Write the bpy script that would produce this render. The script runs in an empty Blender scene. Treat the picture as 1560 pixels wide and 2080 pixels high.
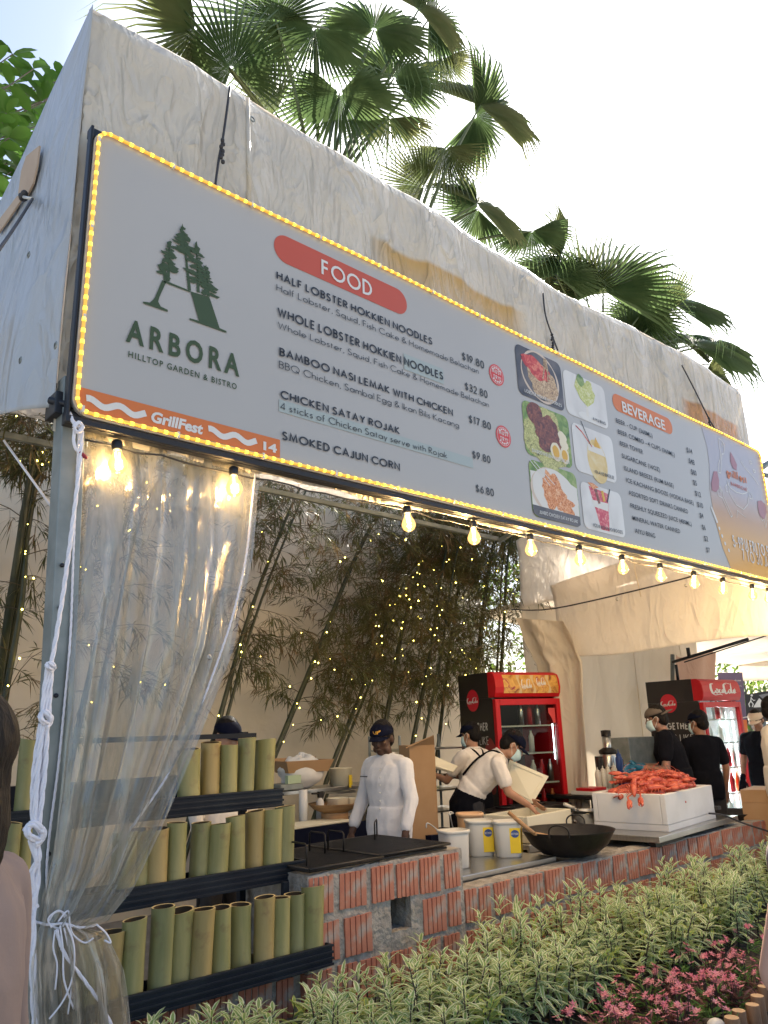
import bpy, bmesh, math, random
from mathutils import Vector, Matrix, Euler, noise as mnoise
R_ = math.radians
sc = bpy.context.scene
col = sc.collection

# ---------------------------------------------------------------- camera
CAMZ = 1.6
YAW, PITCH, ROLL, FPX = R_(42.35), R_(15.8), R_(-1.85), 1570.0
_f = Vector((math.cos(PITCH)*math.sin(YAW), math.cos(PITCH)*math.cos(YAW), math.sin(PITCH)))
_r = Vector((math.cos(YAW), -math.sin(YAW), 0)); _u = _r.cross(_f)
_r2 = _r*math.cos(ROLL)+_u*math.sin(ROLL); _u2 = -_r*math.sin(ROLL)+_u*math.cos(ROLL)
cam = bpy.data.objects.new('camera', bpy.data.cameras.new('camera'))
col.objects.link(cam); sc.camera = cam
_m = Matrix((_r2, _u2, -_f)).transposed().to_4x4(); _m.translation = (0, 0, CAMZ)
cam.matrix_world = _m
cam.data.sensor_fit = 'VERTICAL'; cam.data.sensor_height = 36; cam.data.sensor_width = 27
cam.data.lens = 36*FPX/2080; cam.data.clip_start = .05; cam.data.clip_end = 3000

def P(x, y, ax, v):
    """world point on the plane axis ax = v seen at photo pixel x, y"""
    d = _r2*((x-780)/FPX) + _u2*(-(y-1040)/FPX) + _f
    t = (v-(0, 0, CAMZ)[ax])/d[ax]
    return Vector((0, 0, CAMZ))+d*t
def PD(x, y, t):
    d = _r2*((x-780)/FPX) + _u2*(-(y-1040)/FPX) + _f
    return Vector((0, 0, CAMZ))+d*t

# ---------------------------------------------------------------- sky, sun, exposure
SUN_AZ, SUN_EL = R_(62), R_(42)        # azimuth from +Y towards +X
w = bpy.data.worlds.new('World'); sc.world = w; w.use_nodes = True
nt = w.node_tree; N = nt.nodes; L = nt.links
bg = N['Background']
sky = N.new('ShaderNodeTexSky'); sky.sky_type = 'NISHITA'; sky.sun_disc = False
sky.sun_elevation = SUN_EL; sky.sun_rotation = SUN_AZ
sky.air_density = 1.0; sky.dust_density = 1.6; sky.ozone_density = 1.2
# thin bright veil of cloud, thickest on the sun's side of the sky
tc = N.new('ShaderNodeTexCoord')
dp = N.new('ShaderNodeVectorMath'); dp.operation = 'DOT_PRODUCT'
dp.inputs[1].default_value = (math.sin(SUN_AZ)*math.cos(SUN_EL), math.cos(SUN_AZ)*math.cos(SUN_EL), math.sin(SUN_EL))
L.new(tc.outputs['Generated'], dp.inputs[0])
nz = N.new('ShaderNodeTexNoise'); nz.inputs['Scale'].default_value = 1.6; nz.inputs['Detail'].default_value = 5
L.new(tc.outputs['Generated'], nz.inputs['Vector'])
ad = N.new('ShaderNodeMath'); ad.operation = 'MULTIPLY_ADD'; ad.inputs[1].default_value = .30
L.new(nz.outputs['Fac'], ad.inputs[0]); L.new(dp.outputs['Value'], ad.inputs[2])
mr = N.new('ShaderNodeMapRange'); mr.interpolation_type = 'SMOOTHSTEP'
mr.inputs['From Min'].default_value = 1.0; mr.inputs['From Max'].default_value = 1.09
mr.inputs['To Min'].default_value = .02; mr.inputs['To Max'].default_value = .96
L.new(ad.outputs[0], mr.inputs['Value'])
mx = N.new('ShaderNodeMix'); mx.data_type = 'RGBA'
mx.inputs['B'].default_value = (11, 11.1, 11.3, 1)
L.new(mr.outputs['Result'], mx.inputs['Factor']); L.new(sky.outputs['Color'], mx.inputs['A'])
L.new(mx.outputs['Result'], bg.inputs['Color']); bg.inputs['Strength'].default_value = .067

sun = bpy.data.objects.new('sun', bpy.data.lights.new('sun', 'SUN')); col.objects.link(sun)
sun.data.energy = 4.9; sun.data.angle = R_(.6); sun.data.color = (1, .93, .82)
sd = Vector((math.sin(SUN_AZ)*math.cos(SUN_EL), math.cos(SUN_AZ)*math.cos(SUN_EL), math.sin(SUN_EL)))
sun.rotation_euler = (-sd).to_track_quat('-Z', 'Y').to_euler()
sc.view_settings.view_transform = 'Standard'; sc.view_settings.look = 'None'
sc.view_settings.exposure = 1.98; sc.view_settings.gamma = 1; sc.view_settings.use_curve_mapping = False
sc.render.engine = 'CYCLES'
sc.cycles.use_denoising = True
sc.cycles.max_bounces = 10; sc.cycles.transparent_max_bounces = 24; sc.cycles.diffuse_bounces = 5
sc.cycles.caustics_reflective = False; sc.cycles.caustics_refractive = False
sc.cycles.sample_clamp_indirect = 6

# ---------------------------------------------------------------- materials
def mat(name, c, rough=.6, metal=0, c2=None, nscale=6, detail=4, lo=.35, hi=.65, bump=0, bscale=40, bdist=.01,
        stretch=(1, 1, 1), trans=0, spec=.5, sheen=0, emit=None, estr=0, coat=0, wear=None):
    m = bpy.data.materials.new(name); m.use_nodes = True
    n = m.node_tree.nodes; l = m.node_tree.links; b = n['Principled BSDF']
    b.inputs['Base Color'].default_value = (*c, 1); b.inputs['Roughness'].default_value = rough
    b.inputs['Metallic'].default_value = metal; b.inputs['Specular IOR Level'].default_value = spec
    if coat: b.inputs['Coat Weight'].default_value = coat
    if emit: b.inputs['Emission Color'].default_value = (*emit, 1); b.inputs['Emission Strength'].default_value = estr
    t = n.new('ShaderNodeTexCoord'); mp = n.new('ShaderNodeMapping'); mp.inputs['Scale'].default_value = stretch
    l.new(t.outputs['Object'], mp.inputs['Vector'])
    cs = b.inputs['Base Color']
    if c2:
        a = n.new('ShaderNodeTexNoise'); a.inputs['Scale'].default_value = nscale; a.inputs['Detail'].default_value = detail
        l.new(mp.outputs[0], a.inputs['Vector'])
        r = n.new('ShaderNodeValToRGB'); r.color_ramp.elements[0].position = lo; r.color_ramp.elements[1].position = hi
        r.color_ramp.elements[0].color = (*c, 1); r.color_ramp.elements[1].color = (*c2, 1)
        l.new(a.outputs['Fac'], r.inputs['Fac']); l.new(r.outputs['Color'], cs); last = r.outputs['Color']
        if wear:
            a2 = n.new('ShaderNodeTexNoise'); a2.inputs['Scale'].default_value = wear[1]; a2.inputs['Detail'].default_value = 6
            l.new(t.outputs['Object'], a2.inputs['Vector'])
            m2 = n.new('ShaderNodeMapRange'); m2.inputs['From Min'].default_value = wear[2]; m2.inputs['From Max'].default_value = wear[3]
            l.new(a2.outputs['Fac'], m2.inputs['Value'])
            x = n.new('ShaderNodeMix'); x.data_type = 'RGBA'; x.inputs['B'].default_value = (*wear[0], 1)
            l.new(m2.outputs['Result'], x.inputs['Factor']); l.new(last, x.inputs['A']); l.new(x.outputs['Result'], cs)
    if bump:
        a = n.new('ShaderNodeTexNoise'); a.inputs['Scale'].default_value = bscale; a.inputs['Detail'].default_value = 6
        l.new(mp.outputs[0], a.inputs['Vector'])
        bb = n.new('ShaderNodeBump'); bb.inputs['Strength'].default_value = bump; bb.inputs['Distance'].default_value = bdist
        l.new(a.outputs['Fac'], bb.inputs['Height']); l.new(bb.outputs['Normal'], b.inputs['Normal'])
    if trans:
        tr = n.new('ShaderNodeBsdfTranslucent'); ms = n.new('ShaderNodeMixShader'); ms.inputs[0].default_value = trans
        if cs.is_linked: l.new(cs.links[0].from_socket, tr.inputs['Color'])
        else: tr.inputs['Color'].default_value = (*c, 1)
        l.new(b.outputs[0], ms.inputs[1]); l.new(tr.outputs[0], ms.inputs[2]); l.new(ms.outputs[0], n['Material Output'].inputs['Surface'])
    return m

M = {}
M['ground'] = mat('ground_paving', (.22, .2, .18), .85, c2=(.3, .28, .25), nscale=3, bump=.3)
M['soil'] = mat('soil', (.05, .035, .025), .95, c2=(.02, .015, .01), nscale=20, bump=1, bscale=30, bdist=.03)
M['wall'] = mat('wall_plaster', (.70, .63, .50), .85, c2=(.78, .71, .60), nscale=.7, detail=8, bump=.25, bscale=6, bdist=.05,
                wear=((.58, .50, .38), 1.1, .5, .8))
M['brick'] = mat('clay_brick', (.36, .13, .085), .85, c2=(.42, .19, .13), nscale=9, bump=.5, bscale=70, bdist=.003,
                 wear=((.34, .30, .27), 11, .52, .66))
M['mortar'] = mat('mortar', (.22, .205, .185), .95, c2=(.36, .34, .31), nscale=14, detail=8, bump=1, bscale=35, bdist=.02)
M['tarp'] = None
M['steel'] = mat('galvanised_steel', (.17, .20, .20), .5, .4, c2=(.25, .28, .28), nscale=8, bump=.05)
M['dark_frame'] = mat('dark_frame_paint', (.012, .014, .02), .45, .2)
M['rack'] = mat('dark_rack_plastic', (.006, .009, .018), .5, 0, spec=.2, c2=(.014, .02, .03), nscale=5)
M['signface'] = mat('sign_face_vinyl', (.375, .37, .362), .32, 0, c2=(.40, .395, .385), nscale=.6, spec=.4)
M['ink'] = mat('ink_black', (.02, .022, .028), .45)
M['ink_soft'] = mat('ink_grey', (.05, .055, .06), .5)
M['green_ink'] = mat('ink_dark_green', (.035, .062, .02), .5)
M['orange'] = mat('print_orange', (.56, .15, .03), .45)
M['red_orange'] = mat('print_red_orange', (.46, .075, .04), .45)
M['white_ink'] = mat('ink_white', (.62, .62, .60), .5)
M['badge'] = mat('badge_red', (.55, .05, .05), .45)
M['sticker'] = mat('sticker_pale', (.33, .38, .37), .35)
M['chrome'] = mat('stainless_steel', (.52, .52, .50), .28, .95, c2=(.45, .45, .44), nscale=4, stretch=(1, 14, 1), bump=.03)
M['iron'] = mat('black_iron', (.018, .017, .018), .45, .5, c2=(.03, .028, .028), nscale=12, bump=.1)
M['white_plastic'] = mat('white_plastic', (.68, .67, .62), .4, trans=.12)
M['foam'] = mat('styrofoam', (.56, .57, .58), .7, c2=(.66, .67, .69), nscale=3, bump=.15, bscale=140, bdist=.003)
M['cream_foam'] = mat('cream_foam', (.66, .63, .50), .7, bump=.15, bscale=120, bdist=.003)
M['yellow'] = mat('label_yellow', (.80, .58, .02), .45)
M['blue'] = mat('label_blue', (.02, .06, .25), .4)
M['cola_red'] = mat('fridge_red', (.44, .008, .014), .38, spec=.3)
M['cola_black'] = mat('fridge_black', (.016, .013, .014), .35)
M['cardboard'] = mat('cardboard', (.33, .20, .10), .85, c2=(.38, .24, .13), nscale=4)
M['wood'] = mat('wood', (.30, .16, .07), .6, c2=(.42, .26, .13), nscale=5, stretch=(1, 1, 10), bump=.1)
M['skin_dark'] = mat('skin_dark', (.055, .027, .017), .5, c2=(.075, .037, .024), nscale=20, spec=.35)
M['skin_mid'] = mat('skin_mid', (.36, .19, .12), .5, c2=(.42, .23, .15), nscale=14, spec=.35)
M['skin_tan'] = mat('skin_tan', (.26, .13, .08), .5, c2=(.31, .16, .10), nscale=14, spec=.35)
M['skin_light'] = mat('skin_light', (.52, .31, .24), .5, c2=(.57, .35, .27), nscale=10, spec=.35)
M['chef_white'] = mat('chef_white_cotton', (.60, .61, .65), .85, bump=.3, bscale=9, bdist=.03)
M['polo_white'] = mat('polo_white_cotton', (.70, .66, .62), .85, bump=.35, bscale=10, bdist=.03)
M['black_cloth'] = mat('black_cloth', (.006, .0065, .010), .95, spec=.08, bump=.4, bscale=9, bdist=.03)
M['navy'] = mat('navy_cap_cotton', (.005, .007, .02), .95, spec=.1, bump=.2, bscale=60, bdist=.003)
M['grey_cap'] = mat('grey_brown_cap', (.10, .08, .065), .8)
M['beige_cap'] = mat('beige_cap', (.62, .47, .33), .8)
M['hair'] = mat('black_hair', (.006, .0045, .0045), .7, spec=.2, bump=.8, bscale=60, bdist=.01, stretch=(1, 1, .3))
M['mask'] = mat('face_mask_blue', (.45, .62, .66), .8)
M['glove'] = mat('glove_blue', (.01, .12, .22), .4)
M['trouser'] = mat('dark_trouser', (.018, .018, .022), .85)
M['shirt_taupe'] = mat('taupe_shirt', (.20, .15, .135), .85, bump=.35, bscale=7, bdist=.03)
M['eye'] = mat('eye_white', (.6, .58, .55), .3)
M['rope'] = mat('white_rope', (.74, .74, .80), .8, bump=.8, bscale=120, bdist=.004)
M['cord'] = mat('dark_cord', (.03, .03, .035), .6)
M['bulb'] = None

def emission(name, c, s, base=(1, .8, .4)):
    return mat(name, base, .3, emit=c, estr=s)
M['led'] = emission('led_yellow', (1.0, .70, .06), .62, (.8, .5, .05))
M['led_dim'] = emission('led_tube', (1.0, .42, .01), .17, (.7, .45, .1))
M['filament'] = emission('filament_glow', (1.0, .66, .28), 26)
M['fairy'] = emission('fairy_light_glow', (1.0, .80, .14), 5)

# ---------------------------------------------------------------- mesh builder
class MB:
    def __init__(s): s.v = []; s.f = []; s.m = []; s.cur = 0; s.sm = []
    def add(s, vs, fs, mi=None, smooth=False):
        o = len(s.v); s.v += [tuple(p) for p in vs]; s.f += [tuple(i+o for i in q) for q in fs]
        s.m += [s.cur if mi is None else mi]*len(fs); s.sm += [smooth]*len(fs); return s
    def box(s, a, b, mi=None, rot=None, org=None):
        (x0, y0, z0), (x1, y1, z1) = a, b
        vs = [Vector(p) for p in ((x0,y0,z0),(x1,y0,z0),(x1,y1,z0),(x0,y1,z0),(x0,y0,z1),(x1,y0,z1),(x1,y1,z1),(x0,y1,z1))]
        if rot is not None:
            o = Vector(org) if org is not None else Vector(((x0+x1)/2, (y0+y1)/2, (z0+z1)/2)); vs = [o+rot@(p-o) for p in vs]
        return s.add(vs, [(0,3,2,1),(4,5,6,7),(0,1,5,4),(1,2,6,5),(2,3,7,6),(3,0,4,7)], mi)
    def taper_box(s, c, sx, sy, h, k, mi=None):
        x, y, z = c
        vs = [(x+i*sx/2*q, y+j*sy/2*q, z+dz) for dz, q in ((0, k), (h, 1)) for i, j in ((-1,-1),(1,-1),(1,1),(-1,1))]
        return s.add(vs, [(0,3,2,1),(4,5,6,7),(0,1,5,4),(1,2,6,5),(2,3,7,6),(3,0,4,7)], mi)
    def tube(s, pts, r, n=8, mi=None, cap=True, smooth=True):
        pts = [Vector(p) for p in pts]; k = len(pts)
        rs = r if isinstance(r, (list, tuple)) else [r]*k
        vs = []; nrm = None
        for i, p in enumerate(pts):
            d = (pts[min(i+1, k-1)]-pts[max(i-1, 0)])
            if d.length < 1e-9: d = Vector((0, 0, 1))
            d.normalize()
            if nrm is None:
                a = Vector((0, 0, 1)) if abs(d.z) < .9 else Vector((1, 0, 0)); nrm = d.cross(a).normalized()
            else:
                nrm = (nrm-d*nrm.dot(d)); nrm = nrm.normalized() if nrm.length > 1e-6 else d.orthogonal().normalized()
            b = d.cross(nrm)
            for j in range(n):
                t = 2*math.pi*j/n; vs.append(p+(nrm*math.cos(t)+b*math.sin(t))*rs[i])
        fs = [(i*n+j, i*n+(j+1) % n, (i+1)*n+(j+1) % n, (i+1)*n+j) for i in range(k-1) for j in range(n)]
        s.add(vs, fs, mi, smooth)
        if cap:
            o = len(s.v)-len(vs)
            s.f.append(tuple(o+j for j in reversed(range(n)))); s.f.append(tuple(o+(k-1)*n+j for j in range(n)))
            mm = s.cur if mi is None else mi; s.m += [mm, mm]; s.sm += [False, False]
        return s
    def lathe(s, prof, n=20, c=(0, 0, 0), mi=None, smooth=True, ax=None, sq=0):
        c = Vector(c); vs = []
        q = ax.to_track_quat('Z', 'X') if ax is not None else None
        for r, z in prof:
            for j in range(n):
                t = 2*math.pi*j/n; k = r
                if sq:
                    cx, cy = math.cos(t), math.sin(t); k = r/((abs(cx)**sq+abs(cy)**sq)**(1/sq))
                p = Vector((k*math.cos(t), k*math.sin(t), z))
                if q: p = q@p
                vs.append(c+p)
        fs = [(i*n+j, i*n+(j+1) % n, (i+1)*n+(j+1) % n, (i+1)*n+j) for i in range(len(prof)-1) for j in range(n)]
        return s.add(vs, fs, mi, smooth)
    def ball(s, c, r, nu=12, nv=8, mi=None, rot=None):
        if not isinstance(r, (tuple, list, Vector)): r = (r, r, r)
        c = Vector(c); vs = []
        for i in range(nv+1):
            a = math.pi*i/nv
            for j in range(nu):
                t = 2*math.pi*j/nu
                p = Vector((math.sin(a)*math.cos(t)*r[0], math.sin(a)*math.sin(t)*r[1], math.cos(a)*r[2]))
                if rot is not None: p = rot@p
                vs.append(c+p)
        fs = [(i*nu+j, (i+1)*nu+j, (i+1)*nu+(j+1) % nu, i*nu+(j+1) % nu) for i in range(nv) for j in range(nu)]
        return s.add(vs, fs, mi, True)
    def mesh(s, name, mats):
        me = bpy.data.meshes.new(name); me.from_pydata(s.v, [], s.f)
        for q in (mats if isinstance(mats, (list, tuple)) else [mats]): me.materials.append(q)
        me.polygons.foreach_set('material_index', s.m); me.polygons.foreach_set('use_smooth', s.sm)
        me.update(); return me
    def build(s, name, mats, parent=None, loc=None, rz=0, bevel=0):
        o = bpy.data.objects.new(name, s.mesh(name, mats)); col.objects.link(o)
        if parent is not None: o.parent = parent
        if loc is not None: o.location = loc
        o.rotation_euler.z = rz
        if bevel:
            md = o.modifiers.new('bevel', 'BEVEL'); md.width = bevel; md.segments = 2; md.limit_method = 'ANGLE'
        return o

def tag(o, label=None, cat=None, group=None, kind=None):
    if label: o['label'] = label
    if cat: o['category'] = cat
    if group: o['group'] = group
    if kind: o['kind'] = kind
    return o
def empty(name, loc=(0, 0, 0), rz=0, label=None, cat=None, group=None):
    o = bpy.data.objects.new(name, None); col.objects.link(o); o.location = loc; o.rotation_euler.z = rz
    o.empty_display_size = .1
    return tag(o, label, cat, group)
def copy_tree(o, parent=None):
    c = o.copy(); col.objects.link(c); c.parent = parent
    for ch in list(o.children): copy_tree(ch, c)
    return c
def kid(name, me, parent, loc=None, rot=None, scale=None):
    o = bpy.data.objects.new(name, me); col.objects.link(o); o.parent = parent
    if loc is not None: o.location = loc
    if rot is not None: o.rotation_euler = rot
    if scale is not None: o.scale = scale
    return o
def lerp(a, b, t): return a+(b-a)*t
def spline(pts, n=6):
    """Catmull-Rom through pts"""
    pts = [Vector(p) for p in pts]; out = []
    for i in range(len(pts)-1):
        p0, p1, p2, p3 = pts[max(i-1, 0)], pts[i], pts[i+1], pts[min(i+2, len(pts)-1)]
        for k in range(n):
            t = k/n
            out.append(.5*((2*p1)+(p2-p0)*t+(2*p0-5*p1+4*p2-p3)*t*t+(3*p1-p0-3*p2+p3)*t**3))
    out.append(pts[-1]); return out
def buildw(mb, name, mats, parent, bevel=0):
    """mb holds world coordinates; link it under parent (an unrotated Empty)"""
    p = parent.location
    mb.v = [(x-p.x, y-p.y, z-p.z) for x, y, z in mb.v]
    return mb.build(name, mats, parent, bevel=bevel)

# ---------------------------------------------------------------- stroke lettering (round geometric capitals)
G = {
'A': (.74, 'M0,0 L.37,1 L.74,0 M.13,.34 L.61,.34'), 'B': (.5, 'M0,.53 L.24,.53 A.24,.765,.22,.235,-90,90 L0,1 L0,0 L.26,0 A.26,.265,.24,.265,-90,90'),
'C': (.82, 'A.5,.5,.5,.5,42,318'), 'D': (.66, 'M0,0 L0,1 L.2,1 A.2,.5,.46,.5,90,-90 L0,0'),
'E': (.46, 'M.46,0 L0,0 L0,1 L.46,1 M0,.53 L.43,.53'), 'F': (.44, 'M0,0 L0,1 L.44,1 M0,.53 L.41,.53'),
'G': (.95, 'A.5,.5,.5,.5,42,360 L.56,.5'), 'H': (.62, 'M0,0 L0,1 M.62,0 L.62,1 M0,.52 L.62,.52'),
'I': (.0, 'M0,0 L0,1'), 'J': (.36, 'M.36,1 L.36,.22 A.18,.2,.18,.2,0,-170'), 'K': (.6, 'M0,0 L0,1 M.55,1 L.03,.5 L.6,0'),
'L': (.4, 'M0,1 L0,0 L.4,0'), 'M': (.86, 'M0,0 L.12,1 L.43,.12 L.74,1 L.86,0'), 'N': (.66, 'M0,0 L0,1 L.66,0 L.66,1'),
'O': (1., 'A.5,.5,.5,.5,90,450'), 'P': (.48, 'M0,0 L0,1 L.22,1 A.22,.745,.26,.255,90,-90 L0,.49'),
'Q': (1.02, 'A.5,.5,.5,.5,90,450 M.6,.36 L.98,0'), 'R': (.52, 'M0,0 L0,1 L.22,1 A.22,.75,.26,.25,90,-90 L0,.5 M.2,.5 L.52,0'),
'S': (.5, 'A.26,.76,.21,.24,25,215 L.42,.44 A.25,.25,.24,.25,40,-160'), 'T': (.5, 'M.25,0 L.25,1 M0,1 L.5,1'),
'U': (.58, 'M0,1 L0,.29 A.29,.29,.29,.29,180,360 L.58,1'), 'V': (.66, 'M0,1 L.33,0 L.66,1'),
'W': (1., 'M0,1 L.26,0 L.5,.9 L.74,0 L1,1'), 'X': (.6, 'M0,0 L.6,1 M0,1 L.6,0'), 'Y': (.62, 'M0,1 L.31,.46 L.62,1 M.31,.46 L.31,0'),
'Z': (.54, 'M0,1 L.54,1 L0,0 L.54,0'),
'a': (.58, 'A.28,.28,.28,.28,90,450 M.58,.57 L.58,0'), 'b': (.58, 'A.3,.28,.28,.28,90,450 M0,1 L0,0'), 'c': (.5, 'A.28,.28,.28,.28,45,315'),
'd': (.58, 'A.28,.28,.28,.28,90,450 M.58,1 L.58,0'), 'e': (.56, 'M0,.27 L.56,.27 A.28,.28,.28,.28,0,318'), 'f': (.28, 'M.08,0 L.08,.8 A.24,.82,.16,.18,180,80 M0,.56 L.24,.56'),
'g': (.58, 'A.28,.28,.28,.28,90,450 M.58,.57 L.58,-.04 A.29,-.04,.29,.24,0,-165'), 'h': (.46, 'M0,0 L0,1 M0,.3 A.23,.32,.23,.25,180,0 L.46,0'),
'i': (0., 'M0,0 L0,.57 M0,.78 L0,.86'), 'j': (.12, 'M.12,.57 L.12,-.1 A0,-.1,.12,.14,0,-90 M.12,.78 L.12,.86'),
'k': (.42, 'M0,0 L0,1 M.38,.56 L.02,.28 L.42,0'), 'l': (0., 'M0,0 L0,1'), 'm': (.76, 'M0,0 L0,.57 M0,.32 A.19,.34,.19,.23,180,0 L.38,0 M.38,.34 A.57,.34,.19,.23,180,0 L.76,0'),
'n': (.44, 'M0,0 L0,.57 M0,.32 A.22,.33,.22,.24,180,0 L.44,0'), 'o': (.56, 'A.28,.28,.28,.28,90,450'), 'p': (.58, 'A.3,.28,.28,.28,90,450 M0,.57 L0,-.27'),
'q': (.58, 'A.28,.28,.28,.28,90,450 M.58,.57 L.58,-.27'), 'r': (.24, 'M0,0 L0,.57 M0,.34 A.2,.34,.2,.22,180,75'), 's': (.3, 'A.16,.42,.13,.14,30,200 L.26,.24 A.15,.14,.14,.14,40,-160'),
't': (.26, 'M.11,0 L.11,.8 M0,.56 L.26,.56'), 'u': (.46, 'M0,.57 L0,.23 A.23,.23,.23,.23,180,360 L.46,.57 M.46,.3 L.46,0'), 'v': (.44, 'M0,.57 L.22,0 L.44,.57'),
'w': (.68, 'M0,.57 L.18,0 L.34,.52 L.5,0 L.68,.57'), 'y': (.44, 'M0,.57 L.22,.03 M.44,.57 L.12,-.27'), 'z': (.4, 'M0,.57 L.4,.57 L0,0 L.4,0'),
'0': (.54, 'A.27,.5,.27,.5,90,450'), '1': (.16, 'M0,.88 L.16,1 L.16,0'), '2': (.5, 'A.25,.73,.24,.27,170,-30 L0,0 L.52,0'),
'3': (.48, 'A.23,.76,.2,.24,160,-90 L.24,.52 A.22,.26,.25,.26,90,-165'), '4': (.54, 'M.42,0 L.42,1 L0,.24 L.54,.24'), '5': (.5, 'M.46,1 L.13,1 L.06,.56 A.24,.32,.25,.32,130,-160'),
'6': (.5, 'A.26,.3,.25,.3,90,450 M.42,1 L.06,.44'), '7': (.5, 'M0,1 L.5,1 L.16,0'), '8': (.5, 'A.25,.76,.19,.24,-90,270 M.25,.52 A.25,.26,.25,.26,90,450'), '9': (.5, 'A.24,.7,.24,.3,90,450 M.08,0 L.44,.56'),
'$': (.48, 'A.25,.73,.2,.2,25,215 L.4,.45 A.24,.27,.22,.2,40,-160 M.24,1.1 L.24,-.1'), '.': (0., 'M0,0 L0,.06'), ',': (.06, 'M.06,.08 L0,-.14'),
'-': (.28, 'M0,.38 L.28,.38'), '&': (.66, 'M.66,0 L.13,.74 A.27,.82,.16,.17,200,-20 L.1,.42 A.25,.24,.25,.24,130,300 L.62,.4'), '!': (0., 'M0,.3 L0,1 M0,0 L0,.07'),
'(': (.16, 'A.5,.42,.5,.66,140,220'), ')': (.16, 'A-.34,.42,.5,.66,40,-40'), "'": (0., 'M0,1 L0,.78'),
}
def glyph(ch):
    wd, d = G[ch]; strokes = []; cur = []
    for tk in d.split():
        n = [float(q) for q in tk[1:].split(',')]
        if tk[0] == 'M':
            if len(cur) > 1: strokes.append(cur)
            cur = [(n[0], n[1])]
        elif tk[0] == 'L': cur.append((n[0], n[1]))
        else:
            cx, cy, rx, ry, a0, a1 = n; k = max(4, int(abs(a1-a0)/24))
            for i in range(k+1):
                a = R_(a0+(a1-a0)*i/k); p = (cx+rx*math.cos(a), cy+ry*math.sin(a))
                if not cur or abs(cur[-1][0]-p[0])+abs(cur[-1][1]-p[1]) > 1e-4: cur.append(p)
    if len(cur) > 1: strokes.append(cur)
    return wd, strokes
def ribbon(mb, pts, wd, fn, mi=None):
    """flat stroke of width wd (number or function of 0..1) along 2-D pts; fn maps (u, v) to world"""
    n = len(pts); closed = n > 3 and math.dist(pts[0], pts[-1]) < 1e-4
    vs = []
    for i in range(n):
        a = pts[i-1] if i else (pts[-2] if closed else None)
        b = pts[i+1] if i < n-1 else (pts[1] if closed else None)
        p = pts[i]
        d1 = Vector((p[0]-a[0], p[1]-a[1])).normalized() if a else None
        d2 = Vector((b[0]-p[0], b[1]-p[1])).normalized() if b else None
        if d1 is None: d1 = d2
        if d2 is None: d2 = d1
        t = d1+d2
        if t.length < .05: t = d1
        t.normalize(); nn = Vector((-t.y, t.x)); c = max(.45, abs(nn.dot(Vector((-d1.y, d1.x)))))
        h = (wd(i/(n-1)) if callable(wd) else wd)/2/c
        vs.append(fn(p[0]+nn.x*h, p[1]+nn.y*h)); vs.append(fn(p[0]-nn.x*h, p[1]-nn.y*h))
    mb.add(vs, [(2*i, 2*i+1, 2*i+3, 2*i+2) for i in range(n-1)], mi)
def poly(mb, pts, fn, mi=None):
    mb.add([fn(*p) for p in pts], [tuple(range(len(pts)))], mi)

SY = 2.70                       # the sign face
_eps = [0]
def plane_fn(y=SY, axis=1):
    return lambda u, v: (u, y, v)
def text_geo(mb, s, fn3, wd=.13, gap=.16, sx=1.0):
    """lay string s with cap height 1 from 0,0; fn3(u, v, k) maps; returns the advance width"""
    x = 0; k = 0; first = True
    for ch in s:
        if ch == ' ': x += .34*sx; continue
        gw, st = glyph(ch)
        if not first: x += gap
        first = False
        x0 = x + wd/2
        for q in st:
            k += 1
            ribbon(mb, [(x0+a*sx, b*(1-wd)+wd/2) for a, b in q], wd, (lambda kk: (lambda u, v: fn3(u, v, kk)))(k % 4))
        x = x0+gw*sx+wd/2
    return x
def text_width(s, wd, gap, sx):
    return text_geo(MB(), s, lambda u, v, k: (0, 0, 0), wd, gap, sx)
def sign_text(s, x0, z0, x1, h, m, parent, wd=.13, gap=.16, sx=.9, y=SY-.004, slant=0, name='lettering', drop=0):
    W = text_width(s, wd, gap, sx); k = (x1-x0)/W
    mb = MB(); text_geo(mb, s, lambda u, v, q: (x0+(u*k+v*h*slant), y-.0004*q, z0+v*h+drop*u/W), wd, gap, sx)
    return buildw(mb, name, m, parent)
def sp(px, py, y=SY): q = P(px, py, 1, y); return q.x, q.z
def stext(s, l, r, top, m, parent, **k):
    """baseline start px l, baseline end px r, cap top y above l"""
    a, b = sp(*l), sp(*r); t = sp(l[0], top)
    z = (a[1]+b[1])/2
    return sign_text(s, a[0], z, b[0], t[1]-a[1], m, parent, **k)

def script_text(s, l, r, top, m, parent, y, fonty=True, shear=.2, off=.035, space=1.0):
    cu = bpy.data.curves.new('t', 'FONT'); cu.body = s; cu.offset = off; cu.shear = shear; cu.resolution_u = 3; cu.space_character = space
    o = bpy.data.objects.new('t', cu); col.objects.link(o); bpy.context.view_layer.update()
    me = bpy.data.meshes.new_from_object(o.evaluated_get(bpy.context.evaluated_depsgraph_get())); bpy.data.objects.remove(o)
    xs = [v.co.x for v in me.vertices]; ys = [v.co.y for v in me.vertices]
    mb = MB(); kx = 1/(max(xs)-min(xs)); x0 = min(xs); ch = .73
    vs = [((v.co.x-x0)*kx, v.co.y/ch) for v in me.vertices]
    return mb, vs, [tuple(p.vertices) for p in me.polygons]
def font_on_sign(s, l, r, top, m, off=.03, space=1.0, name='lettering'):
    mb, vs, fs = script_text(s, 0, 0, 0, None, None, 0, shear=0, off=off, space=space)
    a, b = sp(*l), sp(*r); h = sp(l[0], top)[1]-a[1]; z = (a[1]+b[1])/2
    mb.add([(lerp(a[0], b[0], u), SY-.005, z+v*h) for u, v in vs], fs); return buildw(mb, name, m, sign)
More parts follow.
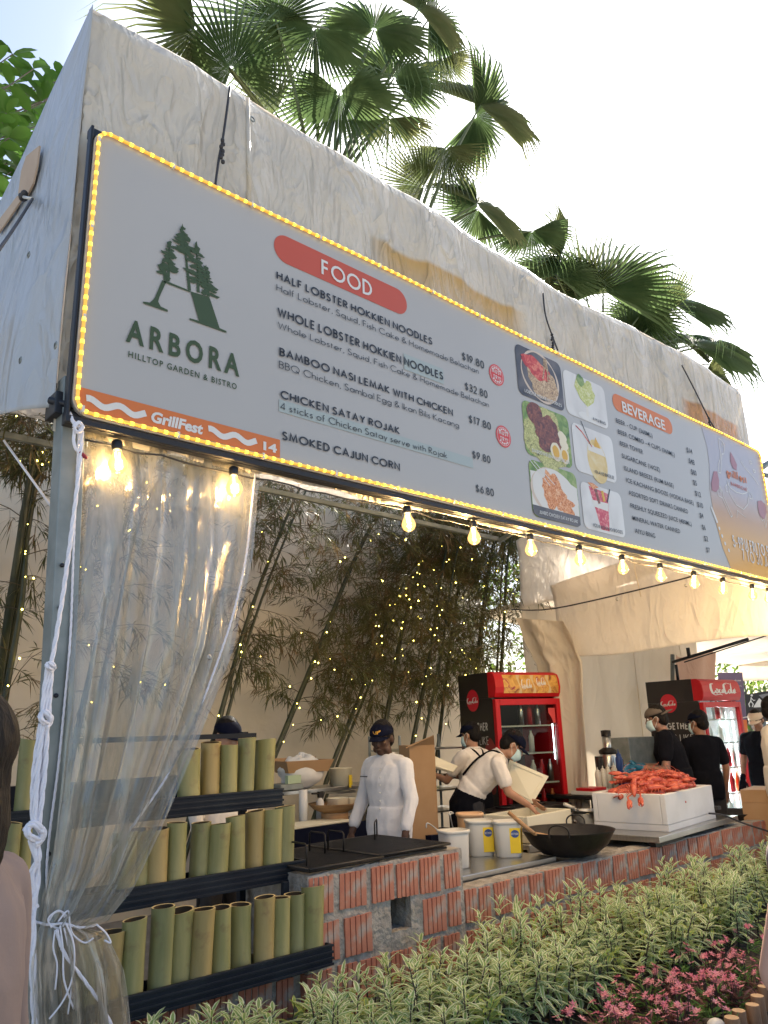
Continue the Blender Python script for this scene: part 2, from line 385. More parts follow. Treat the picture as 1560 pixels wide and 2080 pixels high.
# ---------------------------------------------------------------- the menu sign
sx0, sx1, sz0, sz1 = .925, 7.26, 2.755, 4.028
sign = empty('menu_sign', (sx0, SY, sz0), 0, 'long white menu board outlined by a yellow LED rope above the stall', 'menu sign')
def rrect(x0, z0, x1, z1, r, n=6, corners=(1, 1, 1, 1)):
    out = []
    for (cx, cz, a0), on in zip(((x1-r, z1-r, 0), (x0+r, z1-r, 90), (x0+r, z0+r, 180), (x1-r, z0+r, 270)), corners):
        if not on:
            out.append((x1 if a0 in (0, 270) else x0, z1 if a0 in (0, 90) else z0)); continue
        out += [(cx+r*math.cos(R_(a0+90*i/n)), cz+r*math.sin(R_(a0+90*i/n))) for i in range(n+1)]
    return out
mb = MB(); pts = rrect(sx0, sz0, sx1, sz1, .07); n = len(pts)
mb.add([(x, SY, z) for x, z in pts]+[(x, SY+.02, z) for x, z in pts], [tuple(range(n))[::-1], tuple(range(n, 2*n))]+[(i, (i+1) % n, n+(i+1) % n, n+i) for i in range(n)])
buildw(mb, 'sign_face', M['signface'], sign)
mb = MB()
mb.box((sx0-.012, SY+.022, sz0-.034), (sx1+.03, SY+.06, sz0+.02)); mb.box((sx0-.014, SY+.004, sz0-.03), (sx0-.002, SY+.044, sz1+.008))
mb.box((sx0-.012, SY+.022, sz1-.03), (sx1+.03, SY+.06, sz1+.012)); mb.box((sx1+.004, SY+.01, sz0), (sx1+.035, SY+.06, sz1))
mb.box((sx0-.012, SY+.002, sz0-.032), (sx1+.03, SY+.021, sz0-.003))
buildw(mb, 'sign_frame', M['dark_frame'], sign, bevel=.004)
# rope light: clear tube with bright yellow segments, tiny clips
loop = rrect(sx0+.014, sz0+.014, sx1-.014, sz1-.014, .05, 8); loop.append(loop[0])
dense = []
for a, b in zip(loop, loop[1:]):
    k = max(1, int(math.dist(a, b)/.0155))
    dense += [(lerp(a[0], b[0], i/k), lerp(a[1], b[1], i/k)) for i in range(k)]
dense.append(dense[0])
rnd = random.Random(5)
zz = lambda x, z: z + (.004*math.sin(x*3.1) if z > 3.5 else .003*math.sin(x*2.3+1))
mb = MB(); mb.tube([(x, SY-.012, zz(x, z)) for x, z in dense[::2]], .0072, 8)
buildw(mb, 'rope_light_tube', M['led_dim'], sign)
mb = MB()
for i in range(0, len(dense)-2, 3):
    a, b = dense[i], dense[i+1]
    mb.tube([(a[0], SY-.013, zz(*a)), (b[0], SY-.013, zz(*b))], .0082, 6, cap=True, smooth=False)
tag(buildw(mb, 'rope_light_led', M['led'], sign), kind='stuff')
mb = MB()
for i in range(0, len(dense), 26):
    x, z = dense[i]; mb.box((x-.005, SY-.02, zz(x, z)-.013), (x+.005, SY-.003, zz(x, z)+.013))
tag(buildw(mb, 'rope_light_clip', M['white_plastic'], sign), kind='stuff')

# logo
gm = M['green_ink']; yl = SY-.004
def SPX(px, py): return sp(px, py)
def r3(x, y): return (140+x/3.391, 420+y/3.391)
mb = MB(); F = lambda u, v: (u, yl, v)
def pp(pts): poly(mb, [SPX(*r3(*p)) for p in pts], F)
pp([(640, 508), (668, 520), (622, 620), (612, 655), (630, 690), (678, 712), (678, 727), (509, 668), (508, 655), (555, 662), (580, 640), (592, 622)])
pp([(655, 508), (835, 582), (833, 592), (650, 522)])
pp([(835, 585), (965, 625), (1035, 838), (1082, 858), (1082, 871), (828, 781), (828, 769), (893, 788)])
buildw(mb, 'logo_letter_mark', gm, sign)
mb = MB(); rnd = random.Random(11)
def tree(xb, yb, xt, yt, w, n, gapp, skip=.45):
    a, b = SPX(*r3(xb, yb)), SPX(*r3(xt, yt)); 
    ribbon(mb, [a, (lerp(a[0], b[0], .5)+.002, lerp(a[1], b[1], .5)), b], lambda t: .011*(1-t)+.004, lambda u, v: (u, yl, v))
    sc_ = .0011
    for i in range(n):
        t = skip+(1-skip)*i/(n-1); cx, cz = lerp(a[0], b[0], t), lerp(a[1], b[1], t)
        ww = w*(1.08-((t-skip)/(1-skip))**1.6)*rnd.uniform(.6, 1.1)*sc_
        for sgn in (-1, 1):
            if rnd.random() < gapp: continue
            ln = ww*rnd.uniform(.6, 1.15); hh = rnd.uniform(.006, .0125); dz = rnd.uniform(-.012, .01)
            q = [(cx, cz-hh*.4), (cx+sgn*ln*.35, cz-hh*rnd.uniform(.6, 1.1)+dz), (cx+sgn*ln*.8, cz-hh*.9+dz), (cx+sgn*ln, cz+rnd.uniform(-.3, .5)*hh+dz), (cx+sgn*ln*.7, cz+hh*.5+dz), (cx+sgn*ln*.3, cz+hh+dz*.3), (cx, cz+hh*.6)]
            poly(mb, q, (lambda e: (lambda u, v: (u, yl-e, v)))(.0003+.0002*(i*2+(sgn > 0))))
tree(660, 510, 640, 375, 34, 7, .1, .35); tree(680, 515, 688, 238, 46, 13, .12, .3)
tree(828, 578, 775, 135, 60, 15, .05, .55); tree(888, 592, 872, 255, 58, 16, .1, .2); tree(957, 620, 938, 412, 48, 10, .08, .1)
buildw(mb, 'logo_trees', gm, sign)
font_on_sign('ARBORA', (254.4, 692.8), (485, 764.5), 645, gm, .028, 1.45, 'logo_lettering')
font_on_sign('HILLTOP GARDEN & BISTRO', (259.4, 726.7), (479.5, 791), 713.4, gm, .012, 1.25, 'logo_lettering')
# orange corner band
mb = MB(); z1_ = sp(300, 823)[1]; z0_ = sz0+.026; xr = sp(568, 915)[0]
q = [(sx0+.02, z1_), (sx0+.02, z0_+.04), (sx0+.045, z0_+.006), (sx0+.075, z0_), (xr, z0_), (xr, z1_)]
mb.add([(x, SY-.003, z) for x, z in q], [tuple(range(6))]); buildw(mb, 'orange_band', M['orange'], sign)
def wave(a, b, y=SY-.0045, w=.026, name='wave_stripe'):
    a, b = sp(*a), sp(*b); mb = MB()
    pts = [(lerp(a[0], b[0], i/20), (a[1]+b[1])/2+.011*math.sin(i/20*4*math.pi+1)) for i in range(21)]
    ribbon(mb, pts, w, lambda u, v: (u, y, v)); buildw(mb, name, M['white_ink'], sign)
wave((174, 813), (295, 845)); wave((422, 876), (520, 899))
font_on_sign('14', (533.7, 914.4), (561, 919.5), 897.7, M['white_ink'], .04, 1)
def script_on_sign(s, l, r, top, m, off=.04, shear=.15):
    mb, vs, fs = script_text(s, l, r, top, m, sign, 0, shear=shear, off=off)
    a, b = sp(*l), sp(*r); h = sp(l[0], top)[1]-a[1]; z = (a[1]+b[1])/2
    mb.add([(lerp(a[0], b[0], u), SY-.005, z+v*h) for u, v in vs], fs); return buildw(mb, 'lettering', m, sign)
script_on_sign('GrillFest', (305.5, 858), (411, 881.5), 836, M['white_ink'])
# food column
def pill(c, name):
    mb = MB(); (xa, za), (xb, zb) = c; r = (zb-za)/2
    mb.add([(x, SY-.002, z) for x, z in rrect(xa, za, xb, zb, r-.001, 10)], [tuple(range(44))])
    return buildw(mb, name, M['red_orange'], sign)
pz1 = sp(590, 484.5)[1]; pz0 = sp(590, 540)[1]
pill(((sp(556, 505)[0], pz0), (sp(826, 620)[0], pz1)), 'food_heading_pill')
stext('FOOD', (652, 560), (755, 604), 528, M['white_ink'], sign, wd=.15, gap=.13, sx=.86)
bk, lt = dict(wd=.175, gap=.12, sx=.86), dict(wd=.10, gap=.13, sx=.98)
I, I2 = M['ink'], M['ink_soft']
for s, l, r, t, k, m in (
    ('HALF LOBSTER HOKKIEN NOODLES', (560, 567), (877, 703), 550, bk, I), ('Half Lobster, Squid, Fish Cake & Homemade Belachan', (560, 591), (971, 761), 577, lt, I2),
    ('WHOLE LOBSTER HOKKIEN NOODLES', (562, 643), (899, 773), 624, bk, I), ('Whole Lobster, Squid, Fish Cake & Homemade Belachan', (563, 667), (992, 829), 653, lt, I2),
    ('BAMBOO NASI LEMAK WITH CHICKEN', (566, 722), (919, 847), 705, bk, I), ('BBQ Chicken, Sambal Egg & Ikan Bilis Kacang', (565, 749), (931, 870), 734, lt, I2),
    ('CHICKEN SATAY ROJAK', (568, 808), (811, 885), 791, bk, I), ('4 sticks of Chicken Satay serve with Rojak', (568, 831), (907, 933), 816, lt, I2),
    ('SMOKED CAJUN CORN', (571, 893), (811, 958), 875, bk, I)):
    stext(s, l, r, t, m, sign, y=SY-.006, name='menu_line', **k)
for s, l, r, t in (('$19.80', (938, 733), (983, 749), 717), ('$32.80', (944, 794), (990, 809), 778), ('$17.80', (952, 860), (997, 874), 844),
                   ('$9.80', (959, 932), (996, 942), 916), ('$6.80', (966, 1000), (1003, 1009.5), 984)):
    stext(s, l, r, t, M['ink_soft'], sign, wd=.15, gap=.13, sx=.85, name='price')
mb = MB(); xa, za = sp(566, 836); xb = sp(960, 940)[0]; zt = sp(566, 811)[1]
mb.add([(xa, SY-.003, za), (xb, SY-.003, za), (xb, SY-.003, zt), (xa, SY-.003, zt)], [(0, 1, 2, 3)]); buildw(mb, 'correction_sticker', M['sticker'], sign)
for l, r in (((820, 746), (901, 778)),):
    mb = MB(); a, b = sp(*l), sp(*r); mb.add([(a[0], SY-.003, b[1]-.01), (b[0], SY-.003, b[1]-.01), (b[0], SY-.003, b[1]+.085), (a[0], SY-.003, b[1]+.085)], [(0, 1, 2, 3)])
    buildw(mb, 'correction_sticker', M['sticker'], sign)
for c in ((1008, 762), (1022, 887)):
    x, z = sp(*c); r = .069; mb = MB()
    disc = lambda rr, y, mi, n=28: mb.add([(x+rr*math.cos(2*math.pi*i/n), y, z+rr*math.sin(2*math.pi*i/n)) for i in range(n)], [tuple(range(n))], mi)
    disc(r, SY-.003, 0); disc(r*.86, SY-.0035, 1); disc(r*.82, SY-.004, 0)
    for sgn in (-1, 1):
        for i in (-2, -1, 0, 1, 2):
            a = R_(90*sgn+i*22); cx, cz = x+r*.66*math.cos(a), z+r*.66*math.sin(a)
            mb.add([(cx+(.0045 if j % 2 else .010)*math.sin(j*math.pi/5), SY-.0045, cz+(.0045 if j % 2 else .010)*math.cos(j*math.pi/5)) for j in range(10)], [tuple(range(10))], 1)
    b = buildw(mb, 'must_try_badge', [M['badge'], M['white_ink']], sign)
    for s, dz, ww in (('MUST', .006, .045), ('TRY!', -.032, .036)):
        m3 = MB(); W = text_width(s, .15, .15, .75)
        text_geo(m3, s, lambda u, v, q: (x-sign.location.x+(u/W-.5)*2*ww, SY-.005-.0003*q-sign.location.y, z+dz+v*.027-sign.location.z), .15, .15, .75)
        m3.build('lettering', M['white_ink'], b)

# ---- picture tiles
def food_mat(name, cs, scale, sc2=None):
    m = bpy.data.materials.new(name); m.use_nodes = True; n = m.node_tree.nodes; l = m.node_tree.links
    t = n.new('ShaderNodeTexCoord'); v = n.new('ShaderNodeTexNoise'); v.inputs['Scale'].default_value = scale; v.inputs['Detail'].default_value = 7
    v.inputs['Distortion'].default_value = 1.5
    l.new(t.outputs['Object'], v.inputs['Vector']); r = n.new('ShaderNodeValToRGB'); l.new(v.outputs['Fac'], r.inputs['Fac'])
    e = r.color_ramp.elements
    for i, c in enumerate(cs):
        pos = .3+.4*i/(len(cs)-1)
        if i < 2: e[i].position = pos; e[i].color = (*c, 1)
        else: q = e.new(pos); q.color = (*c, 1)
    b = n['Principled BSDF']; b.inputs['Roughness'].default_value = .35; l.new(r.outputs['Color'], b.inputs['Base Color']); return m
FM = dict(
 dark=food_mat('print_dark_slate', [(.03, .03, .04), (.07, .065, .07), (.15, .13, .13)], 4), noodle=food_mat('print_noodles', [(.10, .05, .03), (.45, .30, .16), (.62, .48, .30)], 60),
 lobster=food_mat('print_lobster', [(.28, .01, .01), (.5, .04, .03), (.7, .25, .15)], 18), grn=food_mat('print_green_leaf', [(.05, .12, .02), (.16, .26, .05), (.3, .36, .12)], 12),
 rice=food_mat('print_green_rice', [(.10, .10, .03), (.42, .42, .14), (.58, .55, .25)], 55), chick=food_mat('print_dark_chicken', [(.05, .01, .01), (.16, .04, .02), (.3, .1, .05)], 30),
 plate=mat('print_plate_white', (.62, .60, .55), .35), satay=food_mat('print_satay', [(.3, .06, .01), (.62, .22, .05), (.75, .5, .3)], 55),
 grey=food_mat('print_pale_table', [(.52, .51, .49), (.60, .59, .57), (.64, .64, .62)], 2), lime=food_mat('print_lime_drink', [(.32, .36, .06), (.5, .52, .16), (.62, .62, .4)], 35),
 tan=food_mat('print_tan_drink', [(.52, .38, .12), (.62, .46, .18), (.66, .55, .3)], 8), redd=food_mat('print_red_drink', [(.42, .02, .05), (.55, .06, .09), (.66, .35, .3)], 30),
 egg=mat('print_egg', (.68, .62, .45), .4), yolk=mat('print_yolk', (.6, .34, .03), .4), bowl=mat('print_bowl_rim', (.55, .45, .36), .4))
def tile(name, tl, tr, br, bl, bgm, items, cap=None, capm=None):
    cs = [sp(*p) for p in (tl, tr, br, bl)]
    x0 = (cs[0][0]+cs[3][0])/2; x1 = (cs[1][0]+cs[2][0])/2; z1 = (cs[0][1]+cs[1][1])/2; z0 = (cs[2][1]+cs[3][1])/2
    mb = MB(); q = rrect(x0, z0, x1, z1, .05, 5); mb.add([(a, SY-.003, b) for a, b in q], [tuple(range(len(q)))])
    t = buildw(mb, name, bgm, sign)
    W, H = x1-x0, z1-z0
    for i, it in enumerate(items):
        kind, m, pts = it; mb = MB(); y = SY-.0034-.0004*i
        if kind == 'e':
            cx, cz, rx, rz, rot, rough = pts; n = 36; vs = []
            for j in range(n):
                a = 2*math.pi*j/n; k = 1+rough*(mnoise.noise(Vector((math.cos(a)*2+i, math.sin(a)*2, cx*7))))
                ex, ez = rx*k*math.cos(a), rz*k*math.sin(a); cr, sr = math.cos(R_(rot)), math.sin(R_(rot))
                vs.append((x0+W*(cx+ex*cr-ez*sr), y, z0+H*cz+W*(ex*sr+ez*cr)))
            mb.add(vs, [tuple(range(n))])
        elif kind == 'p': mb.add([(x0+W*a, y, z0+H*b) for a, b in pts], [tuple(range(len(pts)))])
        elif kind == 'l': ribbon(mb, [(x0+W*a, z0+H*b) for a, b in pts[1:]], pts[0], lambda u, v: (u, y, v))
        mb.v = [(a-sign.location.x, b-sign.location.y, c-sign.location.z) for a, b, c in mb.v]
        mb.build('picture_detail', m, t)
    if cap:
        m3 = MB(); Wt = text_width(cap, .15, .15, .7); k = min(W*.8/Wt, .03)
        text_geo(m3, cap, lambda u, v, q: (x1-.04-Wt*k+u*k-sign.location.x, SY-.0085-.0003*q-sign.location.y, z0+.022+v*.024-sign.location.z), .15, .15, .7)
        m3.build('lettering', capm or M['white_ink'], t)
tile('lobster_noodle_picture', (1042.5, 695.6), (1136, 738.8), (1147.4, 836.5), (1054.6, 801), FM['dark'], [
    ('e', FM['bowl'], (.5, .52, .42, .36, -18, .05)), ('e', FM['dark'], (.5, .52, .39, .33, -18, .05)), ('e', FM['noodle'], (.56, .42, .34, .25, -15, .25)),
    ('e', FM['lobster'], (.42, .66, .30, .14, -14, .5)), ('e', FM['lobster'], (.3, .78, .17, .07, 0, .3)),
    ('l', FM['noodle'], (.012, (.62, .95), (.6, .7), (.55, .5))), ('l', FM['noodle'], (.012, (.66, .95), (.68, .7), (.66, .5))), ('l', FM['noodle'], (.01, (.64, .95), (.64, .75), (.72, .55)))], 'LOBSTER HOKKIEN NOODLES')
tile('nasi_lemak_picture', (1056.3, 811.5), (1151.5, 846), (1163.6, 953.4), (1070, 922), FM['grn'], [
    ('e', FM['rice'], (.45, .42, .48, .42, -20, .35)), ('e', FM['chick'], (.25, .82, .17, .15, 30, .1)), ('e', FM['chick'], (.52, .52, .3, .26, -10, .45)),
    ('e', FM['egg'], (.82, .56, .10, .07, -20, .1)), ('e', FM['egg'], (.84, .42, .10, .07, -20, .1)), ('e', FM['egg'], (.64, .22, .11, .13, 10, .1)), ('e', FM['yolk'], (.64, .22, .07, .09, 10, .1)),
    ('e', FM['egg'], (.83, .2, .1, .12, 0, .1)), ('e', FM['yolk'], (.83, .2, .065, .08, 0, .1))], 'BAMBOO NASI LEMAK WITH CHICKEN')
tile('satay_rojak_picture', (1072, 934), (1167, 960), (1181, 1074), (1082, 1047), FM['grn'], [
    ('p', FM['plate'], [(0.01, .12), (.99, .12), (.99, .72), (.6, .86), (.02, .8)]), ('e', FM['bowl'], (.5, .48, .5, .34, -8, .04)), ('e', FM['plate'], (.52, .5, .48, .32, -8, .04)), ('e', FM['satay'], (.45, .55, .25, .22, -40, .6)), ('e', FM['satay'], (.62, .38, .27, .13, -20, .6)),
    ('p', FM['dark'], [(.12, .0), (.92, .0), (.99, .05), (.99, .2), (.01, .2), (.01, .05)]), ('l', M['white_ink'], (.006, (.02, .98), (.4, .62))), ('l', M['white_ink'], (.006, (.1, .98), (.5, .66)))], 'JUMBO CHICKEN SATAY ROJAK')
tile('aiyu_drink_picture', (1143, 753), (1226, 784), (1234.6, 868.6), (1150, 843), FM['grey'], [
    ('e', M['white_ink'], (.5, .1, .22, .06, 0, 0)), ('l', FM['plate'], (.03, (.5, .12), (.5, .38))), ('p', FM['lime'], [(.24, .72), (.3, .9), (.62, .9), (.74, .7), (.68, .5), (.52, .34), (.36, .46)]), ('e', FM['grn'], (.4, .9, .09, .09, 0, .2)), ('e', FM['lime'], (.6, .86, .08, .08, 0, .2))], 'AIYU BING', M['ink_soft'])
tile('island_breeze_picture', (1160, 862), (1241.5, 884), (1252.6, 981), (1169, 957), FM['grey'], [
    ('e', FM['tan'], (.55, .34, .24, .32, 8, .04)), ('p', FM['plate'], [(.34, .52), (.36, .66), (.7, .66), (.76, .5)]), ('l', FM['lobster'], (.01, (.45, .62), (.24, .86), (.1, .95))), ('l', M['ink'], (.007, (.42, .64), (.24, 1.1))), ('p', FM['yolk'], [(.5, .64), (.56, .86), (.66, .64)])], 'ISLAND BREEZE', M['ink_soft'])
tile('ice_kachang_picture', (1177.5, 981), (1259, 999), (1271, 1095), (1186, 1071), FM['grey'], [
    ('p', FM['redd'], [(.2, .95), (.66, .9), (.6, .06), (.4, .06)]), ('p', FM['plate'], [(.24, .66), (.3, .52), (.62, .5), (.64, .68)]), ('l', FM['chick'], (.03, (.36, .92), (.42, .62))), ('l', FM['yolk'], (.03, (.52, .93), (.55, .7))), ('l', M['ink'], (.012, (.62, .7), (.72, 1.02))), ('p', FM['satay'], [(.18, 1.02), (.3, .9), (.44, .98), (.3, 1.04)])], 'ICE KACHANG BOOZE', M['ink_soft'])
# beverages
bz1 = sp(1258, 803.5)[1]; bz0 = sp(1258, 836.5)[1]
o = pill(((sp(1244, 815)[0], bz0), (sp(1366, 875)[0], bz1)), 'beverage_heading_pill'); o.data.materials[0] = M['orange']
font_on_sign('BEVERAGE', (1264, 836), (1350.6, 873.5), 815.7, M['white_ink'], .022, 1.0)
bv = dict(wd=.17, gap=.13, sx=.80)
z_ = lambda x, y: (1160+x/4.875, 780+y/4.875)
for s, l, r, t in (('BEER - CUP (360ML)', (442, 376), (803, 540), 335), ('BEER COMBO - 4 CUPS (360ML)', (462, 493), (1023, 722), 452), ('BEER TOWER', (483, 610), (710, 697), 568),
    ('SUGARCANE (16OZ)', (500, 730), (878, 875), 688), ('ISLAND BREEZE (RUM BASE)', (522, 853), (1013, 1030), 812), ('ICE KACHANG BOOZE (VODKA BASE)', (543, 978), (1210, 1195), 936),
    ('ASSORTED SOFT DRINKS CANNED', (568, 1101), (1155, 1283), 1058), ('FRESHLY SQUEEZED JUICE (480ML)', (585, 1223), (1190, 1412), 1180), ('MINERAL WATER CANNED', (607, 1348), (1077, 1482), 1306), ('AIYU BING', (630, 1474), (830, 1528), 1430)):
    font_on_sign(s, z_(*l), z_(*r), 780+t/4.875-.6, I, .008, 1.06, 'menu_line')
for s, l, r in (('$14', (1143, 676), (1198, 697)), ('$48', (1165, 786), (1220, 803)), ('$60', (1187, 893), (1240, 910)), ('$5', (1207, 998), (1243, 1010)), ('$12', (1228, 1106), (1284, 1123)),
    ('$10', (1250, 1216), (1305, 1233)), ('$4', (1272, 1323), (1308, 1335)), ('$6', (1294, 1439), (1330, 1451)), ('$2', (1316, 1551), (1355, 1562)), ('$7', (1338, 1664), (1373, 1675))):
    font_on_sign(s, z_(*l), z_(*r), 780+(l[1]-50)/4.875, I, .008, 1.0, 'price')
# festival panel at the right end
c_ = lambda x, y: (1400+x/5.943, 850+y/5.943)
bd = [sp(*p) for p in ((1425, 872), (1436, 909), (1440.5, 944), (1441.5, 996), (1450.5, 1048.5), (1467, 1111), (1485, 1157))]
m = bpy.data.materials.new('festival_print'); m.use_nodes = True; n = m.node_tree.nodes; l = m.node_tree.links
g = n.new('ShaderNodeNewGeometry'); sx_ = n.new('ShaderNodeSeparateXYZ'); l.new(g.outputs['Position'], sx_.inputs[0])
q = n.new('ShaderNodeMapRange'); q.inputs['From Min'].default_value = 3.05; q.inputs['From Max'].default_value = 3.52; l.new(sx_.outputs['Z'], q.inputs['Value'])
r = n.new('ShaderNodeValToRGB'); r.color_ramp.elements[0].color = (.58, .30, .05, 1); r.color_ramp.elements[1].color = (.34, .33, .38, 1); e = r.color_ramp.elements.new(.45); e.color = (.42, .24, .12, 1)
l.new(q.outputs[0], r.inputs['Fac']); l.new(r.outputs['Color'], n['Principled BSDF'].inputs['Base Color']); n['Principled BSDF'].inputs['Roughness'].default_value = .35
mb = MB(); right = [p for p in rrect(sx0, sz0+.03, sx1-.03, sz1-.03, .05, 6) if p[0] > 6]
pts = [(bd[0][0], sz1-.03)]+bd[1:-1]+[(bd[-1][0], sz0+.03)]
rr = [p for p in rrect(6.9, sz0+.03, sx1-.03, sz1-.03, .05, 6) if p[0] > 7.1]
rr_bot = [p for p in rr if p[1] < 3.4][::1]; rr_top = [p for p in rr if p[1] >= 3.4]
mb.add([(x, SY-.002, z) for x, z in pts+rr_bot+rr_top], [tuple(range(len(pts)+len(rr)))])
fp = buildw(mb, 'festival_panel', m, sign)
mb = MB(); YY = SY-.004
def ln(pts, w=.008, mi=0, close=False):
    q = [sp(*c_(*p)) for p in pts]
    if close: q.append(q[0])
    ribbon(mb, q, w, lambda u, v: (u, YY, v), mi)
ln([(350, 240), (355, 330), (375, 425), (365, 500), (345, 560), (350, 655), (375, 660), (380, 510), (388, 430), (412, 430), (422, 330), (385, 265)], close=True)
ln([(385, 300), (390, 345)]); ln([(400, 300), (403, 350)])
ln([(335, 870), (350, 935), (395, 960), (500, 1190), (515, 1175), (405, 930), (400, 880), (385, 860), (378, 905), (372, 830), (358, 815), (368, 890)])
ln([(455, 755), (480, 830), (560, 890), (640, 912), (695, 895), (703, 850), (690, 820)]); ln([(455, 760), (485, 910), (560, 1040), (650, 1100), (700, 1040), (715, 930), (712, 880)])
ln([(450, 800), (435, 820), (440, 880), (465, 890)]); ln([(735, 900), (758, 940), (755, 975), (720, 960)])
ln([(615, 515), (680, 610), (760, 700), (830, 800)]); ln([(725, 510), (748, 520), (752, 548), (735, 550), (722, 525)], close=True); ln([(765, 615), (792, 630), (795, 655), (775, 650)], close=True)
ln([(570, 1200), (575, 1110), (620, 1150), (680, 1195)], .005); ln([(860, 1210), (880, 1240), (895, 1210), (920, 1320), (935, 1230)], .006)
buildw(mb, 'festival_outline_drawing', M['white_ink'], sign)
mb = MB(); mb.add([(a, YY-.001, b) for a, b in (sp(*c_(*p)) for p in ((290, 640), (330, 640), (355, 750), (350, 850), (320, 890), (270, 870), (260, 780)))], [tuple(range(7))])
mb.add([(a, YY-.001, b) for a, b in (sp(*c_(*p)) for p in ((820, 1000), (860, 990), (915, 1040), (930, 1130), (900, 1220), (850, 1180), (825, 1100)))], [tuple(range(7))])
mb.add([(a, YY-.001, b) for a, b in (sp(*c_(*p)) for p in ((490, 400), (535, 480), (570, 560), (565, 630), (520, 600), (490, 520)))], [tuple(range(6))])
buildw(mb, 'festival_meat_drawing', mat('print_muted_maroon', (.30, .12, .15), .4), sign)
mb = MB()
for p in ((358, 1328), (392, 1420), (428, 1510), (473, 1593)):
    x, z = sp(*c_(*p)); mb.add([(x+.016*math.cos(i*math.pi/8), YY, z+.016*math.sin(i*math.pi/8)) for i in range(16)], [tuple(range(16))])
ribbon(mb, [sp(*c_(*p)) for p in ((262, 1070), (300, 1170), (335, 1262))], .03, lambda u, v: (u, YY, v))
buildw(mb, 'festival_dots', M['white_ink'], sign)
q = [sp(*c_(*p)) for p in ((452, 718), (690, 778))]
sign_text('grillfest', q[0][0], (q[0][1]+q[1][1])/2, q[1][0], .085, M['orange'], sign, wd=.2, gap=.15, sx=.8, y=SY-.006)
q = [sp(*c_(*p)) for p in ((500, 820), (690, 868))]
sign_text('BARBECUE', q[0][0], (q[0][1]+q[1][1])/2, q[1][0], .03, M['red_orange'], sign, wd=.16, y=SY-.006)
a = sp(*c_(525, 1540)); sign_text('5-9PM FRI TO SUN', a[0], a[1]-.01, a[0]+.86-.02, .105, M['white_ink'], sign, wd=.15, sx=.8, y=SY-.006)
a = sp(*c_(635, 1690)); sign_text('7 TO 30 JUN', a[0], a[1]-.02, a[0]+.62, .105, M['white_ink'], sign, wd=.12, sx=.8, y=SY-.006)
# ---------------------------------------------------------------- ground
mb = MB(); mb.add([(-400, -400, 0), (400, -400, 0), (400, 400, 0), (-400, 400, 0)], [(0, 1, 2, 3)])
tag(mb.build('ground', M['ground']), kind='structure')

# ---------------------------------------------------------------- plaster wall behind the bamboo
wl = empty('plaster_wall', (-4, 7.5, 0), 0, 'tall beige plastered wall behind the leaning bamboos', 'wall')
mb = MB(); mb.box((-4, 7.5, 0), (8.72, 7.75, 5.6)); buildw(mb, 'wall_panel', M['wall'], wl)
mb = MB(); mb.box((-4, 7.46, 5.6), (8.75, 7.8, 5.7)); buildw(mb, 'coping', M['wall'], wl)

